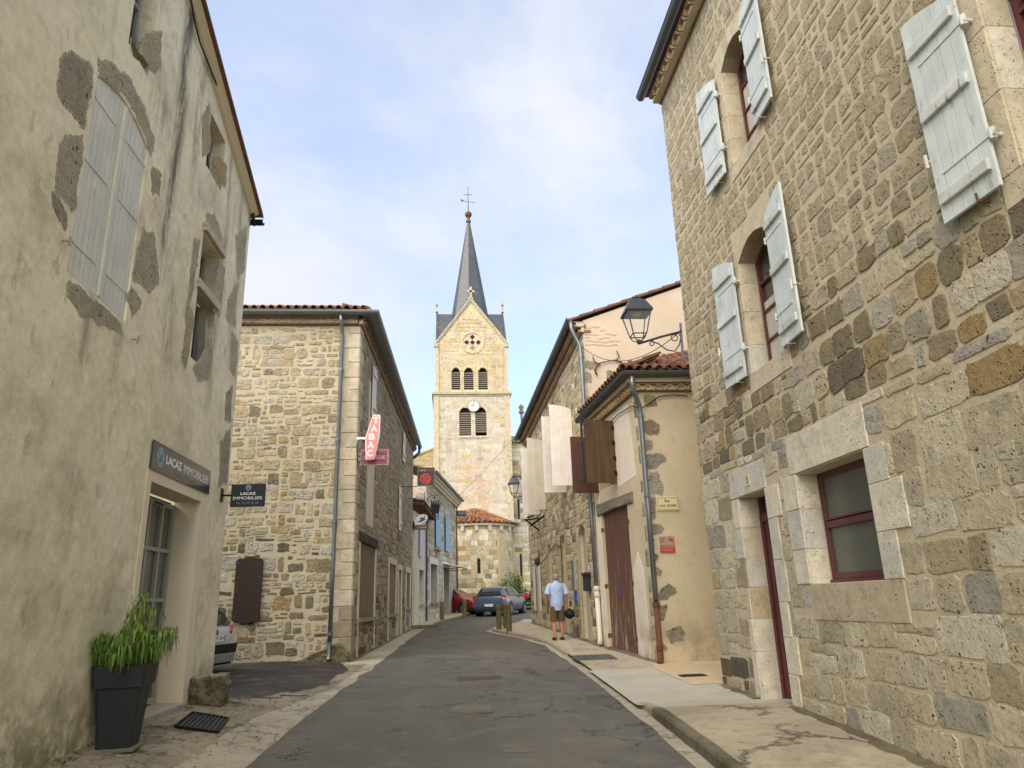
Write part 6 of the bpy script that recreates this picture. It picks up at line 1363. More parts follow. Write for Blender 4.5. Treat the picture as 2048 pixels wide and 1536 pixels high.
# tobacco lozenge
TB=Fr((-2.03,17.45),(-1,17.45)); 
tb=thing('tobacco_sign',(-1.86,17.45,3.4),'tall faded red lozenge tobacco sign with white letters, on a white arm','sign')
def lz(k): return [(.07-k*.0,3.40+k),(.235-k*.3,3.42+k),(.345-k,4.02),(.35-k,4.50-k),(.31-k,4.52-k),(.17+k*.3,4.52-k),(.0+k,3.93),(.025+k,3.42+k)]
b=MB(); b.prism(TB,lz(0),-.09,.03); obj('rim',b,M['white'],tb); b=MB(); b.prism(TB,lz(.022),.02,.042); obj('face',b,M['tabac'],tb)
for i,(c,a0,a1) in enumerate((('T',.17,.32),('A',.13,.29),('B',.085,.24),('A',.065,.215),('C',.055,.19))):
    zt_=4.46-i*.205; text(c,TB,a0,a1,zt_-.165,zt_,.046,M['white'],tb,bold=.035)
b=MB(); b.box((-2.24,17.42,3.90),(-2.02,17.48,3.96)); obj('arm',b,M['white'],tb)
b=MB(); b.tube([(-2.03,17.42,3.88),(-2.15,17.40,3.90),(-2.22,17.42,3.75),(-2.20,17.5,3.3),(-2.12,17.5,2.98),(-2.06,17.5,3.05),(-2.08,17.5,3.3)],.010,6); tag(obj('cable',b,M['iron'],smooth=True),'looped black cable hanging beside the tobacco sign','cable')
DB=Fr((-2.16,17.75),(-1,17.75)); dp=thing('newspaper_sign',(-1.8,17.75,3.3),'crimson rectangular newspaper sign half hidden behind the tobacco lozenge','sign')
b=MB(); b.bxp(DB,0,.67,3.33,3.71,-.03,.02); obj('rim',b,M['dep_letter'],dp); b=MB(); b.bxp(DB,.015,.655,3.345,3.695,.015,.026); obj('face',b,M['dep'],dp)
text('LA DÉPÊCHE',DB,.08,.59,3.47,3.585,.028,M['dep_letter'],dp); b=MB()
for q in ((.035,.635,3.375,3.379),(.035,.635,3.66,3.664),(.035,.039,3.375,3.664),(.631,.635,3.375,3.664)): b.bxp(DB,*q,.026,.028)
obj('border_line',b,M['dep_letter'],dp); b=MB(); b.box((-2.24,17.7,3.42),(-2.15,17.8,3.52)); b.box((-2.24,17.72,3.56),(-2.15,17.78,3.64)); obj('bracket',b,M['zinc'],dp)
# ladybird sign, wrought iron sign, post office oval
KB=Fr((-1.14,26),(0,26)); kb=thing('grocery_sign',(-.8,26,4.1),'square dark projecting sign with a round red ladybird mark','sign')
b=MB(); b.bxp(KB,0,.63,4.10,4.76,-.05,.03); obj('rim',b,M['kraft'],kb); b=MB(); b.bxp(KB,.02,.61,4.12,4.74,.02,.036); obj('face',b,M['anth'],kb)
b=MB(); b.prism(KB,[(.29+.2*math.cos(6.283*k/28),4.34+.2*math.sin(6.283*k/28)) for k in range(28)],.03,.04); rd=obj('red_disc',b,M['coccinelle'],kb); b=MB()
for dx,dz in ((-.12,.0),(.0,.12),(.12,.0),(0,-.12)): b.prism(KB,[(.29+dx+.03*math.cos(6.283*k/12),4.34+dz+.03*math.sin(6.283*k/12)) for k in range(12)],.04,.044)
b.prism(KB,[(.14,4.21),(.155,4.195),(.44,4.47),(.425,4.485)],.04,.043); obj('spots',b,M['anth'],rd); text('cocci',KB,.06,.29,4.62,4.70,.038,M['dep_letter'],kb); text('market',KB,.30,.57,4.63,4.69,.038,M['coccinelle'],kb)
b=MB(); b.tube([(-1.75,26.0,4.08),(-1.14,26.0,4.08)],.012,6); obj('arm',b,M['iron'],kb)
WI=Fr((-1.2,28),(0,28)); wi_=thing('wrought_iron_sign',(-.9,28,3.3),'wrought iron hoop sign with a black basket standing on two legs','sign')
b=MB(); b.tube([WI.p(.26+.0,3.1,0),WI.p(.26,4.12,0)],.012,6); b.tube([WI.p(-.45,3.95,0),WI.p(.26,3.95,0)],.010,6); b.tube([WI.p(-.45,3.62,0),WI.p(.26,3.62,0)],.010,6); b.lathe([(.001,-.03),(.03,0),(.001,.03)],tuple(WI.p(.26,4.14,0)),8); obj('frame',b,M['iron'],wi_)
b=MB(); b.tube([WI.p(.60+.33*math.cos(R(a)),3.62+.42*math.sin(R(a)),0) for a in range(70,300,12)],.009,6); b.tube([WI.p(.71,4.02,0),WI.p(.76,4.06,0),WI.p(.72,4.10,0),WI.p(.64,4.07,0)],.008,6); obj('hoop',b,M['iron'],wi_,smooth=True)
b=MB(); b.prism(WI,[(.52,3.36),(.80,3.36),(.84,3.68),(.48,3.68)],-.10,.10)
for k in range(5): b.tube([WI.p(.53+k*.065,3.66,0),WI.p(.52+k*.07,3.86-.03*(k%2),0)],[.03,.018],6)
b.lathe([(.001,-.05),(.05,0),(.001,.05)],tuple(WI.p(.62,3.95,0)),8)
b.tube([WI.p(.58,3.36,0),WI.p(.55,3.26,0),WI.p(.45,3.22,0)],.018,6); b.tube([WI.p(.74,3.36,0),WI.p(.78,3.26,0),WI.p(.76,3.14,0),WI.p(.80,3.12,0)],.018,6); b.tube([WI.p(.48,3.6,0),WI.p(.38,3.55,0),WI.p(.35,3.62,0)],.012,6); b.tube([WI.p(.84,3.6,0),WI.p(.90,3.7,0),WI.p(.86,3.78,0)],.012,6); obj('basket_figure',b,M['iron'],wi_)
PB=Fr((-1.46,30.1),(0,30.1)); pb=thing('post_office_sign',(-1.2,30.1,3.1),'pale oval post office sign with a dark blue bird on a brown board','sign')
b=MB(); b.prism(PB,[(.30+.27*math.cos(6.283*k/28)-.03*math.sin(6.283*k/28)*-1,3.36+.21*math.sin(6.283*k/28)+.06*math.cos(6.283*k/28)) for k in range(28)],-.05,.03); ov=obj('oval',b,M['white'],pb)
b=MB(); b.prism(PB,[(.12,3.27),(.30,3.34),(.24,3.42),(.46,3.46),(.40,3.38),(.50,3.36),(.30,3.26)],.03,.036); obj('bird_mark',b,M['post_blue'],ov)
b=MB(); b.bxp(PB,0,.62,2.95,3.14,-.05,.02); bd=obj('board',b,M['garage'],pb); text('LA POSTE',PB,.22,.52,3.02,3.07,.024,M['white'],bd)
b=MB(); b.box((-1.6,30.08,3.0),(-1.42,30.12,3.3)); obj('bracket',b,M['iron'],pb)
# street name plate and red plate on the low house
a0,z1=LF.px(1311,994); a1,z0=LF.px(1358,1021)
sn=thing('street_name_plate',tuple(LF.p((a0+a1)/2,z0,.02)),'cream enamel street name plate on the ochre rendered wall','street sign')
b=MB(); b.bxp(LF,a0,a1,z0,z1,.008,.024); obj('plate',b,M['sign_cream'],sn,bevel=.006); b=MB()
e=.022
for q in ((a0+e,a1-e,z0+e,z0+e+.008),(a0+e,a1-e,z1-e-.008,z1-e),(a0+e,a0+e+.008,z0+e,z1-e),(a1-e-.008,a1-e,z0+e,z1-e)): b.bxp(LF,*q,.024,.027)
obj('border_line',b,M['brass'],sn); w_=a1-a0; h_=z1-z0
text('Rue',LF,a0+.38*w_,a0+.60*w_,z0+.60*h_,z0+.80*h_,.027,M['ink'],sn,bold=.02); text('SAINT JÉRÔME',LF,a0+.12*w_,a0+.88*w_,z0+.22*h_,z0+.48*h_,.027,M['ink'],sn,bold=.01)
a0,z1=LF.px(1318,1073); a1,z0=LF.px(1350,1105); w_=a1-a0; h_=z1-z0
rp2=thing('red_notice_plate',tuple(LF.p((a0+a1)/2,z0,.02)),'small red and buff notice plate below the street name plate','sign')
b=MB(); b.bxp(LF,a0,a1,z0,z1,.008,.018); obj('plate',b,M['kraft'],rp2); b=MB(); b.bxp(LF,a0,a1,z0,z0+.32*h_,.018,.021); b.bxp(LF,a0,a0+.02*w_,z0,z1,.018,.021); b.bxp(LF,a1-.02*w_,a1,z0,z1,.018,.021); b.prism(LF,[(a0+.6*w_,z0+.72*h_),(a0+.7*w_,z0+.72*h_),(a0+.93*w_,z0+.66*h_),(a0+.95*w_,z0+.8*h_),(a0+.78*w_,z0+.84*h_),(a0+.70*w_,z0+.97*h_),(a0+.66*w_,z0+.86*h_)],.018,.022); obj('red_print',b,M['red_plate'],rp2)
text('MICRO-FOLIE',LF,a0+.06*w_,a0+.94*w_,z0+.36*h_,z0+.48*h_,.021,M['red_plate'],rp2,bold=.02); text('PRAYSSAS',LF,a0+.14*w_,a0+.86*w_,z0+.09*h_,z0+.24*h_,.024,M['kraft'],rp2,bold=.02); 
b=MB(); b.bxp(LF,a0+.06*w_,a0+.36*w_,z0+.84*h_,z0+.88*h_,.018,.021); b.bxp(LF,a0+.06*w_,a0+.24*w_,z0+.74*h_,z0+.77*h_,.018,.021); b.bxp(LF,a0+.06*w_,a0+.34*w_,z0+.66*h_,z0+.69*h_,.018,.021); obj('small_print',b,M['ink'],rp2)
# things on the middle house
mbx=MB(); mbx.box((3.42,18.75,.22),(3.56,19.15,.66)); mbx.box((3.40,18.73,.60),(3.57,19.17,.68)); tag(obj('mailbox',mbx,M['black'],bevel=.01),'black wall mailbox beside the cream pipe of the gabled stone house','mailbox')
b=MB(); b.bxp(MS,2.66,3.02,.28,1.12,.0,.06); nc=tag(obj('notice_case',b,M['grey_frame']),'narrow dark glazed notice case on the stone wall beyond the man','notice case'); b=MB(); b.bxp(MS,2.70,2.98,.32,1.08,.06,.066); obj('pane',b,M['glass'],nc)
b=MB(); b.bxp(MS,2.72,2.96,-.02,.22,.0,.03); tag(obj('blue_plate',b,M['blue_tag']),'small bright blue plate fixed under the notice case','plate')
b=MB(); c=MS.p(9.6,2.95,0); b.tube([MS.p(8.9,2.95,0),MS.p(8.9,2.9,.55)],.03,6); b.tube([MS.p(8.9,2.5,.0),MS.p(8.9,2.9,.5)],.03,6); b.tube([MS.p(7.6,2.9,.0),MS.p(8.0,2.6,.45)],.035,6); b.tube([MS.p(7.6,2.9,.4),MS.p(8.1,2.9,.55)],.03,6); tag(obj('iron_bracket',b,M['iron']),'black iron bracket arm under the farthest white shutters','bracket')
b=MB(); b.tube([MS.p(4.5,1.9,.05),MS.p(4.5,.2,.05),MS.p(4.5,-.6,.05)],.012,6); b.tube([MS.p(4.3,1.55,.03),MS.p(5.6,1.75,.04),MS.p(8.6,1.3,.04)],.010,6); tag(obj('cable',b,M['iron']),'thin black cable running over the blocked arches of the gabled house','cable')

# ------------------------------------------------------------------ STREET LANTERNS
def lantern(name,loc,label,s=1.0,group='wall street lanterns',rz=0,arm=None):
    t=thing(name,loc,label,'street lamp',group,rz)
    def sq(w_,z): return [(-w_*s,-w_*s,z*s),(w_*s,-w_*s,z*s),(w_*s,w_*s,z*s),(-w_*s,w_*s,z*s)]
    b=MB(); b.loft([sq(.275,.60),sq(.27,.63),sq(.17,.83),sq(.165,.85)]); b.loft([sq(.155,.85),sq(.10,.89),sq(.095,.90)]); b.lathe([(.06*s,.90*s),(.085*s,.93*s),(.09*s,.95*s),(.06*s,.97*s),(.02*s,.98*s)],n=12); obj('hood',b,M['lamp_paint'],t,local=True)
    b=MB()
    for sx in (-1,1):
        for sy in (-1,1): b.tube([(sx*.135*s,sy*.135*s,.14*s),(sx*.235*s,sy*.235*s,.60*s)],.013*s,6)
    for w_,z in ((.135,.14),(.235,.60)):
        q=sq(w_,z)
        for i in range(4): b.tube([q[i],q[(i+1)%4]],.012*s,6)
    for sx,sy in ((1,1),(-1,1),(1,-1),(-1,-1)): b.tube([(sx*.135*s,sy*.135*s,.14*s),(sx*.10*s,sy*.10*s,.06*s),(sx*.03*s,sy*.03*s,.01*s)],.011*s,6)
    b.lathe([(.02*s,-.05*s),(.045*s,-.02*s),(.045*s,.02*s),(.02*s,.05*s)],n=10); obj('frame',b,M['lamp_paint'],t,local=True)
    for k in range(4):
        b=MB(); c_,d_=math.cos(math.pi/2*k),math.sin(math.pi/2*k); rr=lambda x_,y_,z:(x_*c_-y_*d_,x_*d_+y_*c_,z)
        b.add([rr(-.125*s,.13*s,.16*s),rr(.125*s,.13*s,.16*s),rr(.22*s,.228*s,.585*s),rr(-.22*s,.228*s,.585*s)],[(0,1,2,3)]); obj('pane',b,M['clear'],t,local=True)
    b=MB(); b.lathe([(.10*s,.60*s),(.09*s,.58*s),(.02*s,.575*s)],n=12); obj('reflector',b,M['kraft'],t,local=True)
    return t
t=lantern('street_lantern',(3.40,11.95,4.40),'large slate-blue four-sided lantern on a scrolled arm at the right house corner',.90)
b=MB(); b.tube([(0,0,-.03),(.42,0,.10),(.80,0,.20)],.022,8); b.tube([(.78,0,-.35),(.80,0,.36)],.022,6)
b.tube([(.22+.07*math.cos(R(a))*(a/500),0,-.03+.07*math.sin(R(a))*(a/500)) for a in range(90,540,30)]+[(.13,0,.02)][:0],.010,6)
b.tube([(.20,0,.02),(.35,0,-.03),(.5,0,-.15),(.64,0,-.18),(.74,0,-.05),(.78,0,.10),(.74,0,.17),(.64,0,.14)],.012,6)
b.tube([(.66+.06*math.cos(R(a)),0,.08+.06*math.sin(R(a))) for a in range(0,390,30)],.010,6); obj('bracket',b,M['lamp_paint'],t,local=True)
c1=MB(); P=[Vector((4.10,11.93,4.62)),Vector((3.86,11.95,4.38)),Vector((3.6,12.4,4.05))]; pA,pB=Vector((4.18,11.9,4.60)),Vector((3.52,17.8,6.4))
c1.tube([pA.lerp(pB,k/14)+Vector((0,0,-.95*4*(k/14)*(1-k/14)*.5)) for k in range(15)],.008,5); tag(obj('cable',c1,M['iron']),'thin black cable sagging between the right house and the pink gable','cable')
t=lantern('street_lantern',(2.62,29.3,4.12),'small dark lantern hanging before the church tower at the far gable corner',.86)
b=MB(); b.tube([(0,0,-.04),(.3,0,.0),(.62,0,.05)],.018,6); b.tube([(.60,0,-.25),(.60,0,.2)],.018,6); b.tube([(.1,0,-.02),(.3,0,-.12),(.5,0,-.05)],.01,6); obj('bracket',b,M['lamp_paint'],t,local=True)
c1=MB(); pA,pB=Vector((-.1,38,4.9)),Vector((3.1,30.5,7.2)); c1.tube([pA.lerp(pB,k/10)+Vector((0,0,-.5*(k/10)*(1-k/10))) for k in range(11)],.011,5); tag(obj('overhead_wire',c1,M['canvas']),'thin pale wire crossing the street in front of the tower','wire')

# ------------------------------------------------------------------ BOLLARDS
def bollard(mats):
    t=bpy.data.objects.new('wooden_bollard',None); link(t,None,(0,0,0)); b=MB()
    r=.092; sec=[(r*c_,r*s_) for c_,s_ in ((1,.45),(.45,1),(-.45,1),(-1,.45),(-1,-.45),(-.45,-1),(.45,-1),(1,-.45))]
    def rg(k,z): return [(x_*k,y_*k,z) for x_,y_ in sec]
    b.loft([rg(1,-.15),rg(1,.70),rg(.86,.705),rg(.86,.725),rg(1,.73),rg(1,.77),rg(.86,.775),rg(.86,.795),rg(1,.80),rg(1,.86),rg(.8,.90),rg(.3,.91)]); obj('post',b,M[mats],t,local=True); return t
b1=bollard('post_wood'); b2=bollard('post_moss')
def place(src,X,Y,z,label,s=1,rz=0,first=[]):
    if src.name in first: 
        r=src.copy(); COL.objects.link(r)
        for c in list(src.children): d=c.copy(); COL.objects.link(d); d.parent=r
    else: r=src; first.append(src.name)
    r.location=(X,Y,z); r.rotation_euler=(0,0,rz); r.scale=(s,s,s); tag(r,label,'bollard','wooden bollards along the kerbs'); return r
place(b1,-.36,33.6,g(33.6)+.01,'reddish wooden bollard on the road edge before the ashlar house',1.0,.1)
place(b1,.70,36.9,g(36.9)+.0,'grey-brown wooden bollard in front of the red car',1.02,.2)
place(b2,1.66,25.9,g(25.9)+.06,'mossy wooden bollard, left of the trio on the right kerb',.93,.1)
place(b2,1.93,26.3,g(26.3)+.06,'mossy wooden bollard, middle of the trio on the right kerb',.95,.3)
place(b2,1.90,24.6,g(24.6)+.09,'nearest mossy wooden bollard of the trio, standing on the kerb edge',.97,.0)

# ------------------------------------------------------------------ POT, PLANT, STONE, GRATE
px_,py_=-3.40,8.46; pt=thing('planter',(px_,py_,gnd(px_,py_)),'tall tapered square anthracite planter with a collar, beside the shop door','planter',rz=R(6))
def sq(w_,z,r=.03):
    o=[]; 
    for sx,sy in ((1,1),(-1,1),(-1,-1),(1,-1)):
        for k in range(3):
            a=math.atan2(sy,sx)-math.pi/4+math.pi/4*k; o.append((sx*(w_-r)+r*math.cos(a),sy*(w_-r)+r*math.sin(a),z))
    return o
b=MB(); b.loft([sq(.165,.03),sq(.215,.62)]); obj('body',b,M['pot'],pt,local=True)
b=MB(); b.loft([sq(.23,.60),sq(.245,.605),sq(.26,.82),sq(.238,.825),sq(.233,.75),sq(.05,.70)],cap=False); obj('collar',b,M['pot'],pt,local=True)
b=MB(); b.loft([sq(.232,.74),sq(.232,.775)]); obj('soil',b,M['soil'],pt,local=True)
b=MB(); b.loft([sq(.21,.0),sq(.21,.03)]); obj('base_board',b,M['grey_wood'],pt,local=True)
bp=thing('bamboo_plant',(px_,py_,gnd(px_,py_)+.76),'bushy bamboo with drooping narrow green leaves growing in the planter','plant')
b=MB(); lf_=MB(); stems=[]
for i in range(46):
    a=rnd.uniform(0,6.283); r=rnd.uniform(0,.16); h=rnd.uniform(.20,.50)*(2.0 if i<5 else 1); ln=rnd.uniform(.16,.50)*(1 if i>4 else .4); p0=Vector((r*math.cos(a),r*math.sin(a),0))
    if i<5: a=R(60)+rnd.uniform(-.6,.6)
    P=[p0+Vector((math.cos(a)*ln*t*t,math.sin(a)*ln*t*t,h*(t*2.0-1.2*t*t))) for t in (0,.25,.5,.75,1)]; b.tube(P,[.005,.004,.004,.003,.002],5); stems.append((P,i<5))
obj('stems',b,M['grass'],bp,tinted=True,local=True)
def blade(mb,p,dirv,L,w_,droop,tint):
    sd=dirv.cross(Vector((0,0,1)))
    if sd.length<.05: sd=Vector((1,0,0))
    sd=sd.normalized(); mb.tint=tint; vs=[]; q=p.copy(); d=dirv.copy(); n=4
    for k in range(n+1):
        ww=w_*(0.35,1,.9,.5,.03)[k]; vs+=[q-sd*ww,q+sd*ww]; d=(d+Vector((0,0,-droop))).normalized(); q=q+d*(L/n)
    mb.add(vs,[(2*k,2*k+1,2*k+3,2*k+2) for k in range(n)])
for P,tall in stems:
    for k in range(85 if not tall else 50):
        t=rnd.uniform(.25,1)*4; i=min(int(t),3); p=P[i].lerp(P[i+1],t-i)+Vector((rnd.uniform(-.05,.05),rnd.uniform(-.05,.05),rnd.uniform(-.04,.04))); a=rnd.uniform(0,6.283)
        d=Vector((math.cos(a),math.sin(a),rnd.uniform(-.5,.7))).normalized(); g0=rnd.uniform(.5,1.35); yl=rnd.random()<.10 or (tall and rnd.random()<.4)
        blade(lf_,p,d,rnd.uniform(.10,.22),rnd.uniform(.005,.009),rnd.uniform(.7,2.4),(g0*(2.6 if yl else 1),g0*(1.7 if yl else 1),g0))
obj('leaves',lf_,M['bamboo'],bp,tinted=True,local=True)
# rough guard stone at the house corner
import bmesh
bm=bmesh.new(); bmesh.ops.create_icosphere(bm,subdivisions=4,radius=1)
for v in bm.verts:
    c=v.co; m=max(abs(c.x),abs(c.y),abs(c.z)); q=c/m*.55+c*.45; n=mn.fractal(c*1.8,1,2,5)*.16+mn.noise(c*7)*.05; q*=1+n
    v.co=Vector((q.x*.25,q.y*.24,q.z*.25 if q.z<.0 else q.z*.25))
me=bpy.data.meshes.new('guard_stone'); bm.to_mesh(me); bm.free(); me.materials.append(M['moss_stone']); me.shade_smooth()
gs=bpy.data.objects.new('guard_stone',me); link(gs,None,(-3.40,11.42,gnd(-3.4,11.42)+.16)); tag(gs,'rough mossy stone block at the foot of the rendered house corner','stone')
# door-side drain grate
gp_=[(-3.22,10.02),(-2.62,9.95),(-2.66,10.72),(-3.10,10.98)]; gp_=[(-3.25,9.66),(-2.71,9.52),(-2.83,10.35),(-3.36,10.6)]
gr=thing('drain_grate',(-3.03,10.03,gnd(-3.03,10.03)),'black slotted drain grate set in the cracked verge','drain grate')
b=MB(); zz=lambda p,o:(p[0],p[1],gnd(*p)+o)
b.add([zz(p,.012) for p in gp_],[(0,1,2,3)]); obj('pit',b,M['black'],gr)
b=MB()
for i in range(4): p,q=Vector(zz(gp_[i],.022)),Vector(zz(gp_[(i+1)%4],.022)); b.tube([p,q],.017,4)
obj('rim',b,M['iron'],gr)
for k in range(1,9):
    t=k/9; p=Vector(zz(gp_[0],.022)).lerp(Vector(zz(gp_[1],.022)),t); q=Vector(zz(gp_[3],.022)).lerp(Vector(zz(gp_[2],.022)),t); b=MB(); b.tube([p,q],.013,4); obj('bar',b,M['lamp_paint'],gr)
def cover(nm,X,Y,rx,ry,mat,label,zf,ang=0):
    t=thing(nm,(X,Y,zf(X,Y)),label,'manhole cover'); b=MB(); n=4; P=[]
    for sx,sy in ((-1,-1),(1,-1),(1,1),(-1,1)): x_=sx*rx*math.cos(ang)-sy*ry*math.sin(ang); y_=sx*rx*math.sin(ang)+sy*ry*math.cos(ang); P.append((X+x_,Y+y_))
    q=[Vector((x_,y_,zf(x_,y_)+.012)) for x_,y_ in P]; b.hexa([v-Vector((0,0,.02)) for v in q]+q); obj('plate',b,M[mat],t)
    b=MB()
    for i in range(1,6): b.tube([q[0].lerp(q[1],i/6)+Vector((0,0,.002)),q[3].lerp(q[2],i/6)+Vector((0,0,.002))],.006,4)
    obj('ribs',b,M[mat],t)
cover('road_cover',.52,13.9,.40,.24,'cover_iron','rusty rectangular iron cover in the middle of the carriageway',gnd)
cover('pavement_cover',2.98,15.9,.42,.42,'zinc_dark','dark square cover in the pavement before the tall brown door',wz)
cover('yard_drain',4.05,12.75,.22,.12,'iron','small dark drain cover in the gravel by the right house corner',lambda X,Y:wz(X,Y)+.004)

# ------------------------------------------------------------------ CARS (local: x right, y forward, z up, origin under the centre)
def car(name,loc,rz,label,paint,W=1.76,L=4.2,Hh=1.47,hatch=True,bumper=None,glassm='glass',lower=None,plate='',rearred=True):
    t=thing(name,loc,label,'car',None,rz); hw=W/2
    st=[ # y, half width, bottom z, belt z, roof z, roof half width
     (-.500,.80,.42,.60,.60,.70),(-.494,.90,.30,.86,.87,.78),(-.478,.95,.25,.90,.94,.74),(-.440,.99,.22,.93,1.12,.70),(-.385,1.0,.20,.94,1.33,.67),(-.300,1.0,.19,.94,1.44,.66),(-.150,1.0,.19,.93,1.47,.66),(.02,1.0,.19,.91,1.45,.65),(.12,1.0,.19,.89,1.36,.64),(.20,1.0,.19,.88,1.16,.66),(.27,1.0,.19,.87,.93,.72),(.36,.98,.20,.82,.85,.72),(.45,.93,.22,.72,.75,.66),(.49,.84,.28,.62,.64,.56),(.50,.76,.34,.52,.54,.5)]
    rings=[]; k=Hh/1.47
    for y,w_,zb,zc,zr,rw in st:
        Y=y*L; a=w_*hw; r=rw*hw; zb*=k; zc*=k; zr*=k; mid=(zb+zc)/2
        rings.append([(0,Y,zb),(a*.80,Y,zb),(a*.96,Y,zb+.06),(a,Y,mid),(a*.985,Y,zc-.04),(a*.93,Y,zc),(r+(a*.93-r)*.42,Y,zc+(zr-zc)*.55),(r,Y,zr-.05*(zr>zc+.1)),(r*.6,Y,zr),(0,Y,zr+.005),
                      (-r*.6,Y,zr),(-r,Y,zr-.05*(zr>zc+.1)),(-(r+(a*.93-r)*.42),Y,zc+(zr-zc)*.55),(-a*.93,Y,zc),(-a*.985,Y,zc-.04),(-a,Y,mid),(-a*.96,Y,zb+.06),(-a*.80,Y,zb)])
    b=MB(); b.loft(rings); body=obj('body',b,paint,t,smooth=True,local=True); sm=body.modifiers.new('s','SUBSURF'); sm.levels=1; sm.render_levels=1
    zc=.94*k; zr=1.44*k
    def pan(nm,P,mat,off=.012,par=t):
        P=[Vector(p) for p in P]; n=(P[1]-P[0]).cross(P[2]-P[0]).normalized(); c=sum(P,Vector())/len(P); 
        if n.dot(c-Vector((0,0,.8)))<0: n=-n
        b=MB(); m=len(P); b.add([p-n*.01 for p in P]+[p+n*off for p in P],[tuple(range(m,2*m))]+[(i,(i+1)%m,m+(i+1)%m,m+i) for i in range(m)]); return obj(nm,b,mat,par,local=True)
    # rear window, side windows, windscreen
    y0,y1=-.474*L,-.398*L
    pan('rear_window',[(-hw*.74,y0-.012,.985*k),(hw*.74,y0-.012,.985*k),(hw*.67,y0+.10,1.17*k),(hw*.60,y1+.0,1.33*k),(-hw*.60,y1+.0,1.33*k),(-hw*.67,y0+.10,1.17*k)],M[glassm],.02)
    for s_ in (-1,1):
        pan('side_window',[(s_*hw*.925,-.36*L,.98*k),(s_*hw*.925,-.08*L,.97*k),(s_*hw*.70,-.10*L,1.38*k),(s_*hw*.71,-.31*L,1.37*k)],M[glassm],.018)
        pan('side_window',[(s_*hw*.925,-.06*L,.97*k),(s_*hw*.925,.17*L,.94*k),(s_*hw*.70,.03*L,1.36*k),(s_*hw*.69,-.08*L,1.385*k)],M[glassm],.018)
        b=MB(); b.box((s_*hw*1.0-.09,.14*L,.92*k),(s_*hw*1.0+.09,.17*L,1.04*k)); obj('mirror',b,paint,t,local=True,bevel=.02)
        if rearred:
            pan('tail_light',[(s_*hw*.62,-.4965*L,.84*k),(s_*hw*.70,-.492*L,.80*k),(s_*hw*.97,-.478*L,.76*k),(s_*hw*.985,-.455*L,.92*k),(s_*hw*.88,-.478*L,.965*k),(s_*hw*.74,-.488*L,.94*k)],M['tail'],.022)
        pan('headlight',[(s_*hw*.56,.492*L,.60*k),(s_*hw*.88,.472*L,.58*k),(s_*hw*.93,.44*L,.70*k),(s_*hw*.66,.462*L,.72*k)],M['clear'],.02)
    pan('windscreen',[(-hw*.72,.262*L,.93*k),(hw*.72,.262*L,.93*k),(hw*.60,.125*L,1.35*k),(-hw*.60,.125*L,1.35*k)],M[glassm],.02)
    b=MB(); b.loft([[(-hw*.90,-.503*L,.42*k),(hw*.90,-.503*L,.42*k),(hw*1.0,-.468*L,.42*k),(hw*1.0,-.43*L,.42*k),(-hw*1.0,-.43*L,.42*k),(-hw*1.0,-.468*L,.42*k)],[(-hw*.91,-.508*L,.60*k),(hw*.91,-.508*L,.60*k),(hw*1.01,-.470*L,.60*k),(hw*1.01,-.43*L,.60*k),(-hw*1.01,-.43*L,.60*k),(-hw*1.01,-.470*L,.60*k)]]); obj('bumper',b,bumper or paint,t,local=True,bevel=.015)
    if lower:
        b=MB(); b.loft([[(-hw*.86,-.497*L,.24*k),(hw*.86,-.497*L,.24*k),(hw*.98,-.46*L,.26*k),(hw*.98,-.42*L,.26*k),(-hw*.98,-.42*L,.26*k),(-hw*.98,-.46*L,.26*k)],[(-hw*.90,-.503*L,.42*k),(hw*.90,-.503*L,.42*k),(hw*1.0,-.468*L,.42*k),(hw*1.0,-.42*L,.42*k),(-hw*1.0,-.42*L,.42*k),(-hw*1.0,-.468*L,.42*k)]]); obj('lower_bumper',b,lower,t,local=True,bevel=.015)
    b=MB(); b.box((-hw*.85,-.485*L,.20*k),(hw*.85,.47*L,.27*k)); obj('underbody',b,M['black'],t,local=True)
    PF=Fr((-.26,-.512*L),(.26,-.512*L)); z0=.62*k if bumper else .45*k
    if bumper: z0=.66*k; PF=Fr((-.26,-.506*L),(.26,-.506*L))
    b=MB(); b.bxp(PF,0,.52,z0,z0+.12,-.01,.012); pl_=obj('number_plate',b,M['white'],t,local=True)
    if plate: text(plate,PF,.05,.47,z0+.025,z0+.095,.014,M['ink'],pl_,local=True,bold=.01)
    b=MB(); b.bxp(PF,.0,.035,z0,z0+.12,.012,.014); b.bxp(PF,.485,.52,z0,z0+.12,.012,.014); obj('plate_band',b,M['sticker_blue'] if not bumper else M['red_plate'],pl_,local=True)
    b=MB(); F2=Fr((0,-.4985*L),(1,-.4985*L)); b.prism(F2,[(.045*math.cos(6.283*q/12),.83*k+.06*math.sin(6.283*q/12)) for q in range(12)],-.0,.02); obj('badge',b,M['zinc'],t,local=True)
    b=MB(); b.tube([(0,-.36*L,1.43*k),(0,-.40*L,1.58*k)],.006,5); obj('aerial',b,M['black'],t,local=True)
    for sx in (-1,1):
        for y in (-.305,.315):
            c=Vector((sx*(hw-.10),y*L,.31)); b=MB(); b.tube([c-Vector((.10*sx,0,0)),c+Vector((.09*sx,0,0)),c+Vector((.105*sx,0,0))],[.31,.31,.28],20); wh=obj('wheel',b,M['rubber'],t,local=True)
            b=MB(); b.tube([c+Vector((.09*sx,0,0)),c+Vector((.112*sx,0,0))],[.20,.19],16); obj('rim',b,M['zinc'],wh,local=True)
            b=MB(); b.tube([Vector((sx*(hw-.3),y*L,.33)),Vector((sx*(hw-.004),y*L,.33))],[.37,.37],20); obj('wheel_arch',b,M['black'],t,local=True)
    return t
def paint(name,c): 
    m=Mat(name); m.base(c).set(Roughness=.28,Metallic=.35,Coat_Weight=.6,Coat_Roughness=.06); return m.m
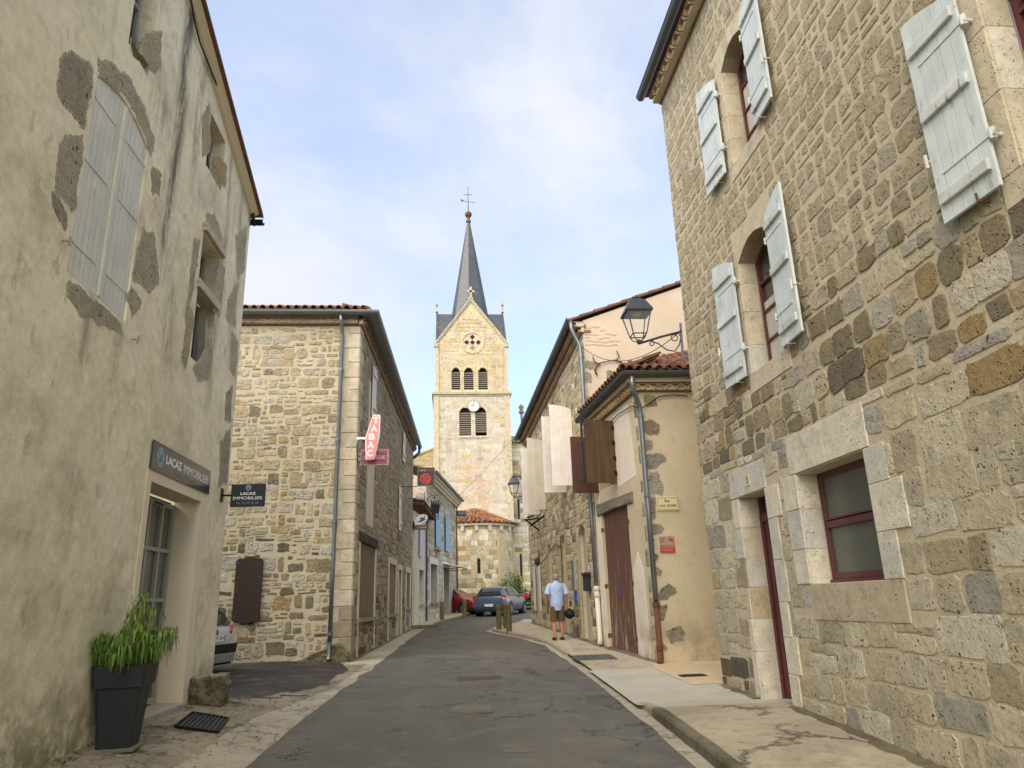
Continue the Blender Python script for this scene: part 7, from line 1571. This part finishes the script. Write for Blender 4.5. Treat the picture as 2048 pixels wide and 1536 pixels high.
M['tail']=flat('tail_lamp_red',(.50,.012,.012),.15)
car('grey_blue_car',(2.72,40.1,g(40.1)),R(-21),'parked slate-blue hatchback seen from behind, by the mossy bollards',paint('slate_blue_paint',(.085,.115,.175)),plate='AC-861-LB',W=1.86)
car('red_car',(-.05,42.6,g(42.6)),R(-118),'red car mostly hidden between the ashlar house and the blue car',paint('red_paint',(.28,.010,.012)),Hh=1.45,plate='',rearred=False)
car('white_car',(-6.52,15.84,g(16)+.03),R(75.5),'white hatchback nose-in up the side street, only its tail showing',paint('white_paint',(.62,.66,.70)),W=1.66,L=4.1,Hh=1.42,bumper=M['rubber'],lower=paint('grey_bumper_paint',(.42,.43,.42)),plate='4175 QA')

# ------------------------------------------------------------------ BUSH, FLOWERS, LOW FENCE, GRASS
def bush(name,c,rx,ry,rz_,n,mat,label,cat='bush'):
    t=thing(name,c,label,cat); b=MB(); lf=MB(); b.tube([(0,0,0),(0,0,rz_*.9)],.04,6)
    for k in range(5): a=k*1.26; b.tube([(0,0,.1),(rx*.5*math.cos(a),ry*.5*math.sin(a),rz_*1.1)],.02,5)
    obj('branches',b,M['post_wood'],t,local=True); cl=[(rnd.gauss(0,.45),rnd.gauss(0,.45),rnd.uniform(-.2,.9)) for _ in range(18)]
    for i in range(n):
        q=rnd.choice(cl); p=Vector((q[0]+rnd.gauss(0,.18),q[1]+rnd.gauss(0,.18),q[2]+rnd.gauss(0,.18))); p=Vector((p.x*rx,p.y*ry,max(.02,(p.z+.4)*rz_)))
        a=rnd.uniform(0,6.283); blade(lf,p,Vector((math.cos(a),math.sin(a),rnd.uniform(-.2,.8))).normalized(),rnd.uniform(.10,.17),.035,.25,tuple(rnd.uniform(.55,1.5) for _ in range(1))*3)
    obj('leaves',lf,M[mat],t,tinted=True,local=True); return t
zg=lambda y:g(y)
bush('green_bush',(3.75,45.4,zg(45)),1.0,.7,1.45,3600,'bamboo','bright green leafy bush at the apse wall right of the blue car')
fb_=bush('hydrangea_bush',(4.75,44.6,zg(44)),.8,.6,.85,2200,'leaf','dark green hydrangea with two pink flower heads behind the low fence')
for x_,z_ in ((-.35,.75),(-.12,.92)):
    b=MB(); 
    for k in range(60):
        v=Vector((rnd.gauss(0,1),rnd.gauss(0,1),rnd.gauss(0,1))).normalized()*.13; b.tube([v*.8,v],[.03,.035],5)
    o=obj('flower_head',b,M['pink_flower'],fb_,local=True); o.location=(x_-.15,-.75,z_)
fn=thing('rail_fence',(4.4,43.6,zg(43)),'low weathered two-rail wooden fence before the flower bed','fence')
for k in range(4):
    b=MB(); b.box((3.3+k*1.0,43.55,zg(43)-.05),(3.38+k*1.0,43.63,zg(43)+.52)); obj('fence_post',b,M['grey_wood'],fn)
for z in (.25,.45): b=MB(); b.box((3.2,43.48,zg(43)+z),(6.6,43.55,zg(43)+z+.07)); obj('rail',b,M['grey_wood'],fn)
b=MB()
for i in range(4200):
    p=Vector((rnd.uniform(3.0,9),rnd.uniform(42.9,46),0)); p.z=gnd(p.x,p.y); a=rnd.uniform(0,6.283); blade(b,p,Vector((math.cos(a)*.3,math.sin(a)*.3,1)),rnd.uniform(.06,.16),.012,.1,(rnd.uniform(.7,1.4),)*3)
o=obj('grass',b,M['grass'],tinted=True); o['kind']='stuff'
kerb('bed_kerb',[42.8,42.9],lambda Y:2.9,lambda Y:g(Y)+.05,.1,M['kerb'],wd=7)

# ------------------------------------------------------------------ PERSON walking away, hat in the right hand
skin=simple('skin',(.42,.20,.13),.55,var=.08); hair=simple('grey_hair',(.34,.30,.27),.9,var=.2,scale=40)
def shirt_mat():
    m=Mat('striped_shirt'); x_,y_,z_=m.xyz(); s_=(x_*38.0)._m('FRACT').step(.55,.75); f=m.noise(5,4,.6)
    c=m.mix(s_,(.42,.52,.70),(.29,.42,.66)); m.base(m.scale_col(c,(f-.5)*.5+1.0)).set(Roughness=.85); m.bump(f,.8,.05); return m.m
shm=shirt_mat(); shorts=simple('olive_brown_cotton',(.115,.070,.028),.9,var=.25,scale=8,bump=.4)
pe=thing('person',(2.88,20.25,g(20.25)+walk(20.25)+.004),'man walking away in a pale blue striped shirt and brown shorts, hat in hand','person',rz=R(4))
V_=[];E_=[];Rr=[]
def pv_(p,r,parent_=None):
    V_.append(p); Rr.append(r if isinstance(r,tuple) else (r,r)); 
    if parent_ is not None: E_.append((parent_,len(V_)-1))
    return len(V_)-1
pel=pv_((0,0,.93),(.145,.11)); sp=pv_((0,0,1.12),(.15,.115),pel); chs=pv_((0,.0,1.32),(.165,.115),sp); nk=pv_((0,.01,1.47),.06,chs); nk2=pv_((0,.02,1.53),.055,nk); hd0=pv_((0,.035,1.585),(.066,.078),nk2); hd1=pv_((0,.03,1.655),(.078,.098),hd0); hd2=pv_((0,.025,1.715),(.06,.075),hd1)
nose=pv_((0,.128,1.635),.011,hd1)
for s_ in (-1,1):
    pv_((s_*.083,.015,1.635),(.008,.018),hd1)
    sh_=pv_((s_*.185,-.005,1.405),.058,chs)
    if s_>0: el_=pv_((.255,-.03,1.13),.042,sh_); wr=pv_((.275,.03,.885),.027,el_); pm=pv_((.278,.045,.82),(.018,.036),wr); fd=Vector((0.0,.02,-1))
    else: el_=pv_((-.265,-.06,1.14),.042,sh_); wr=pv_((-.20,.10,.93),.027,el_); pm=pv_((-.175,.15,.88),(.018,.034),wr); fd=Vector((.35,.45,-.85))
    for k in range(4):
        L=(.034,.040,.037,.028)[k]; base_=Vector(V_[pm])+Vector((0,(k-1.5)*.017,-.028)); a=pv_(tuple(base_),.009,pm); b_=pv_(tuple(base_+fd*L),.008,a); pv_(tuple(base_+fd*L+Vector((-.012*s_,.004,-.026))),.007,b_)
    th0=pv_(tuple(Vector(V_[pm])+Vector((0,.034,.0))),.010,pm); pv_(tuple(Vector(V_[pm])+Vector((-.008*s_,.055,-.035))),.009,th0)
for s_ in (-1,1):
    hp=pv_((s_*.09,0,.86),.095,pel); 
    if s_<0: kn=pv_((-.115,-.01,.49),.064,hp); cf=pv_((-.12,-.05,.34),.062,kn); an=pv_((-.11,-.10,.09),.037,cf); hl=pv_((-.112,-.115,.045),.035,an); toe=pv_((-.135,.05,.035),(.04,.025),hl)
    else: kn=pv_((.10,.03,.49),.064,hp); cf=pv_((.105,.0,.34),.062,kn); an=pv_((.105,-.01,.09),.037,cf); hl=pv_((.105,-.035,.045),.035,an); toe=pv_((.115,.13,.035),(.04,.025),hl)
me=bpy.data.meshes.new('body'); me.from_pydata(V_,E_,[]); bo=bpy.data.objects.new('body',me); link(bo,pe,local=True)
md=bo.modifiers.new('skin','SKIN'); md.use_smooth_shade=True
for v,r in zip(me.skin_vertices[0].data,Rr): v.radius=r
me.skin_vertices[0].data[0].use_root=True
ss=bo.modifiers.new('sub','SUBSURF'); ss.levels=2; ss.render_levels=2
dg=bpy.context.evaluated_depsgraph_get(); m2=bpy.data.meshes.new_from_object(bo.evaluated_get(dg)); bo.modifiers.clear(); bo.data=m2; m2.name='body'; m2.materials.clear(); m2.materials.append(skin); m2.shade_smooth()
def ell(cx_,cy_,z,rx,ry,n=20,ph=0,w=.0): return [(cx_+rx*math.cos(6.283*k/n)*(1+w*math.sin(k*5+z*40)),cy_+ry*math.sin(6.283*k/n)*(1+w*math.sin(k*3+z*30)),z) for k in range(n)]
b=MB()
rg=[ell(0,.0,.78,.175,.135,w=.03),ell(0,-.0,.84,.185,.145,w=.03),ell(0,0,.93,.19,.15,w=.03),ell(0,0,1.03,.185,.148,w=.02),ell(0,0,1.15,.185,.145,w=.02),ell(0,0,1.28,.195,.145),ell(0,0,1.38,.22,.135),ell(0,0,1.43,.195,.115),ell(0,.005,1.475,.09,.08),ell(0,.01,1.50,.068,.068),ell(0,.01,1.53,.064,.066)]
for r_ in rg[:2]:
    for i,(x_,y_,z_) in enumerate(r_): r_[i]=(x_,y_,z_-(.035 if y_<0 else -.02)*(1-abs(x_)/.19)+.05*x_)
b.loft(rg,cap=False)
for s_ in (-1,1):
    P=[(s_*.15,0,1.415),(s_*.20,0,1.38),(s_*.245,-.02,1.26),(s_*.272,-.035,1.165)]; b.tube(P,[.062,.074,.074,.082],14,cap=False)
o=obj('shirt',b,shm,pe,smooth=True,local=True)
b=MB(); n=20
b.loft([ell(0,0,.80,.175,.135),ell(0,0,.90,.178,.14),ell(0,0,1.0,.165,.13)],cap=False)
for s_,kx,ky in ((-1,-.115,-.01),(1,.10,.03)):
    b.loft([ell(s_*.085,0,.86,.10,.128,14),ell(s_*.092,0,.74,.102,.12,14),ell((s_*.092+kx)/2,ky/2,.62,.098,.108,14),ell(kx,ky,.48,.105,.108,14)],cap=False)
obj('shorts',b,shorts,pe,smooth=True,local=True)
b=MB(); b.loft([ell(0,.015,1.565,.074,.084),ell(0,.006,1.60,.084,.098),ell(0,.002,1.64,.086,.102),ell(0,.0,1.665,.082,.098)],cap=False)
obj('hair_fringe',b,hair,pe,smooth=True,local=True)
for s_,X,Y in ((-1,-.122,-.04),(1,.110,.045)):
    b=MB(); b.loft([[(X+.048*math.cos(6.283*k/14),Y+.14*math.sin(6.283*k/14),z) for k in range(14)] for z in (.0,.022)]); b.tube([(X-.045,Y-.02,.03),(X-.02,Y-.02,.085),(X+.02,Y-.02,.085),(X+.045,Y-.02,.03)],.014,6); b.tube([(X-.045,Y+.06,.02),(X,Y+.06,.07),(X+.045,Y+.06,.02)],.014,6); b.loft([[(X+.042*math.cos(6.283*k/12),Y-.085+.05*math.sin(6.283*k/12),z) for k in range(12)] for z in (.02,.075)]); obj('sandal',b,M['panel_brown'],pe,local=True)
ht=thing('hat',tuple(Vector((2.88,20.25,g(20.25)+walk(20.25)))+Vector((.335,.05,.66))),'black brimmed hat hanging from the man\'s right hand','hat')
b=MB(); b.lathe([(.135,0),(.14,.008),(.075,.014),(.07,.05),(.06,.085),(.03,.095),(.001,.09)],n=20)
o=obj('crown_and_brim',b,M['black'],ht,smooth=True,local=True); o.rotation_euler=(R(80),R(18),0)
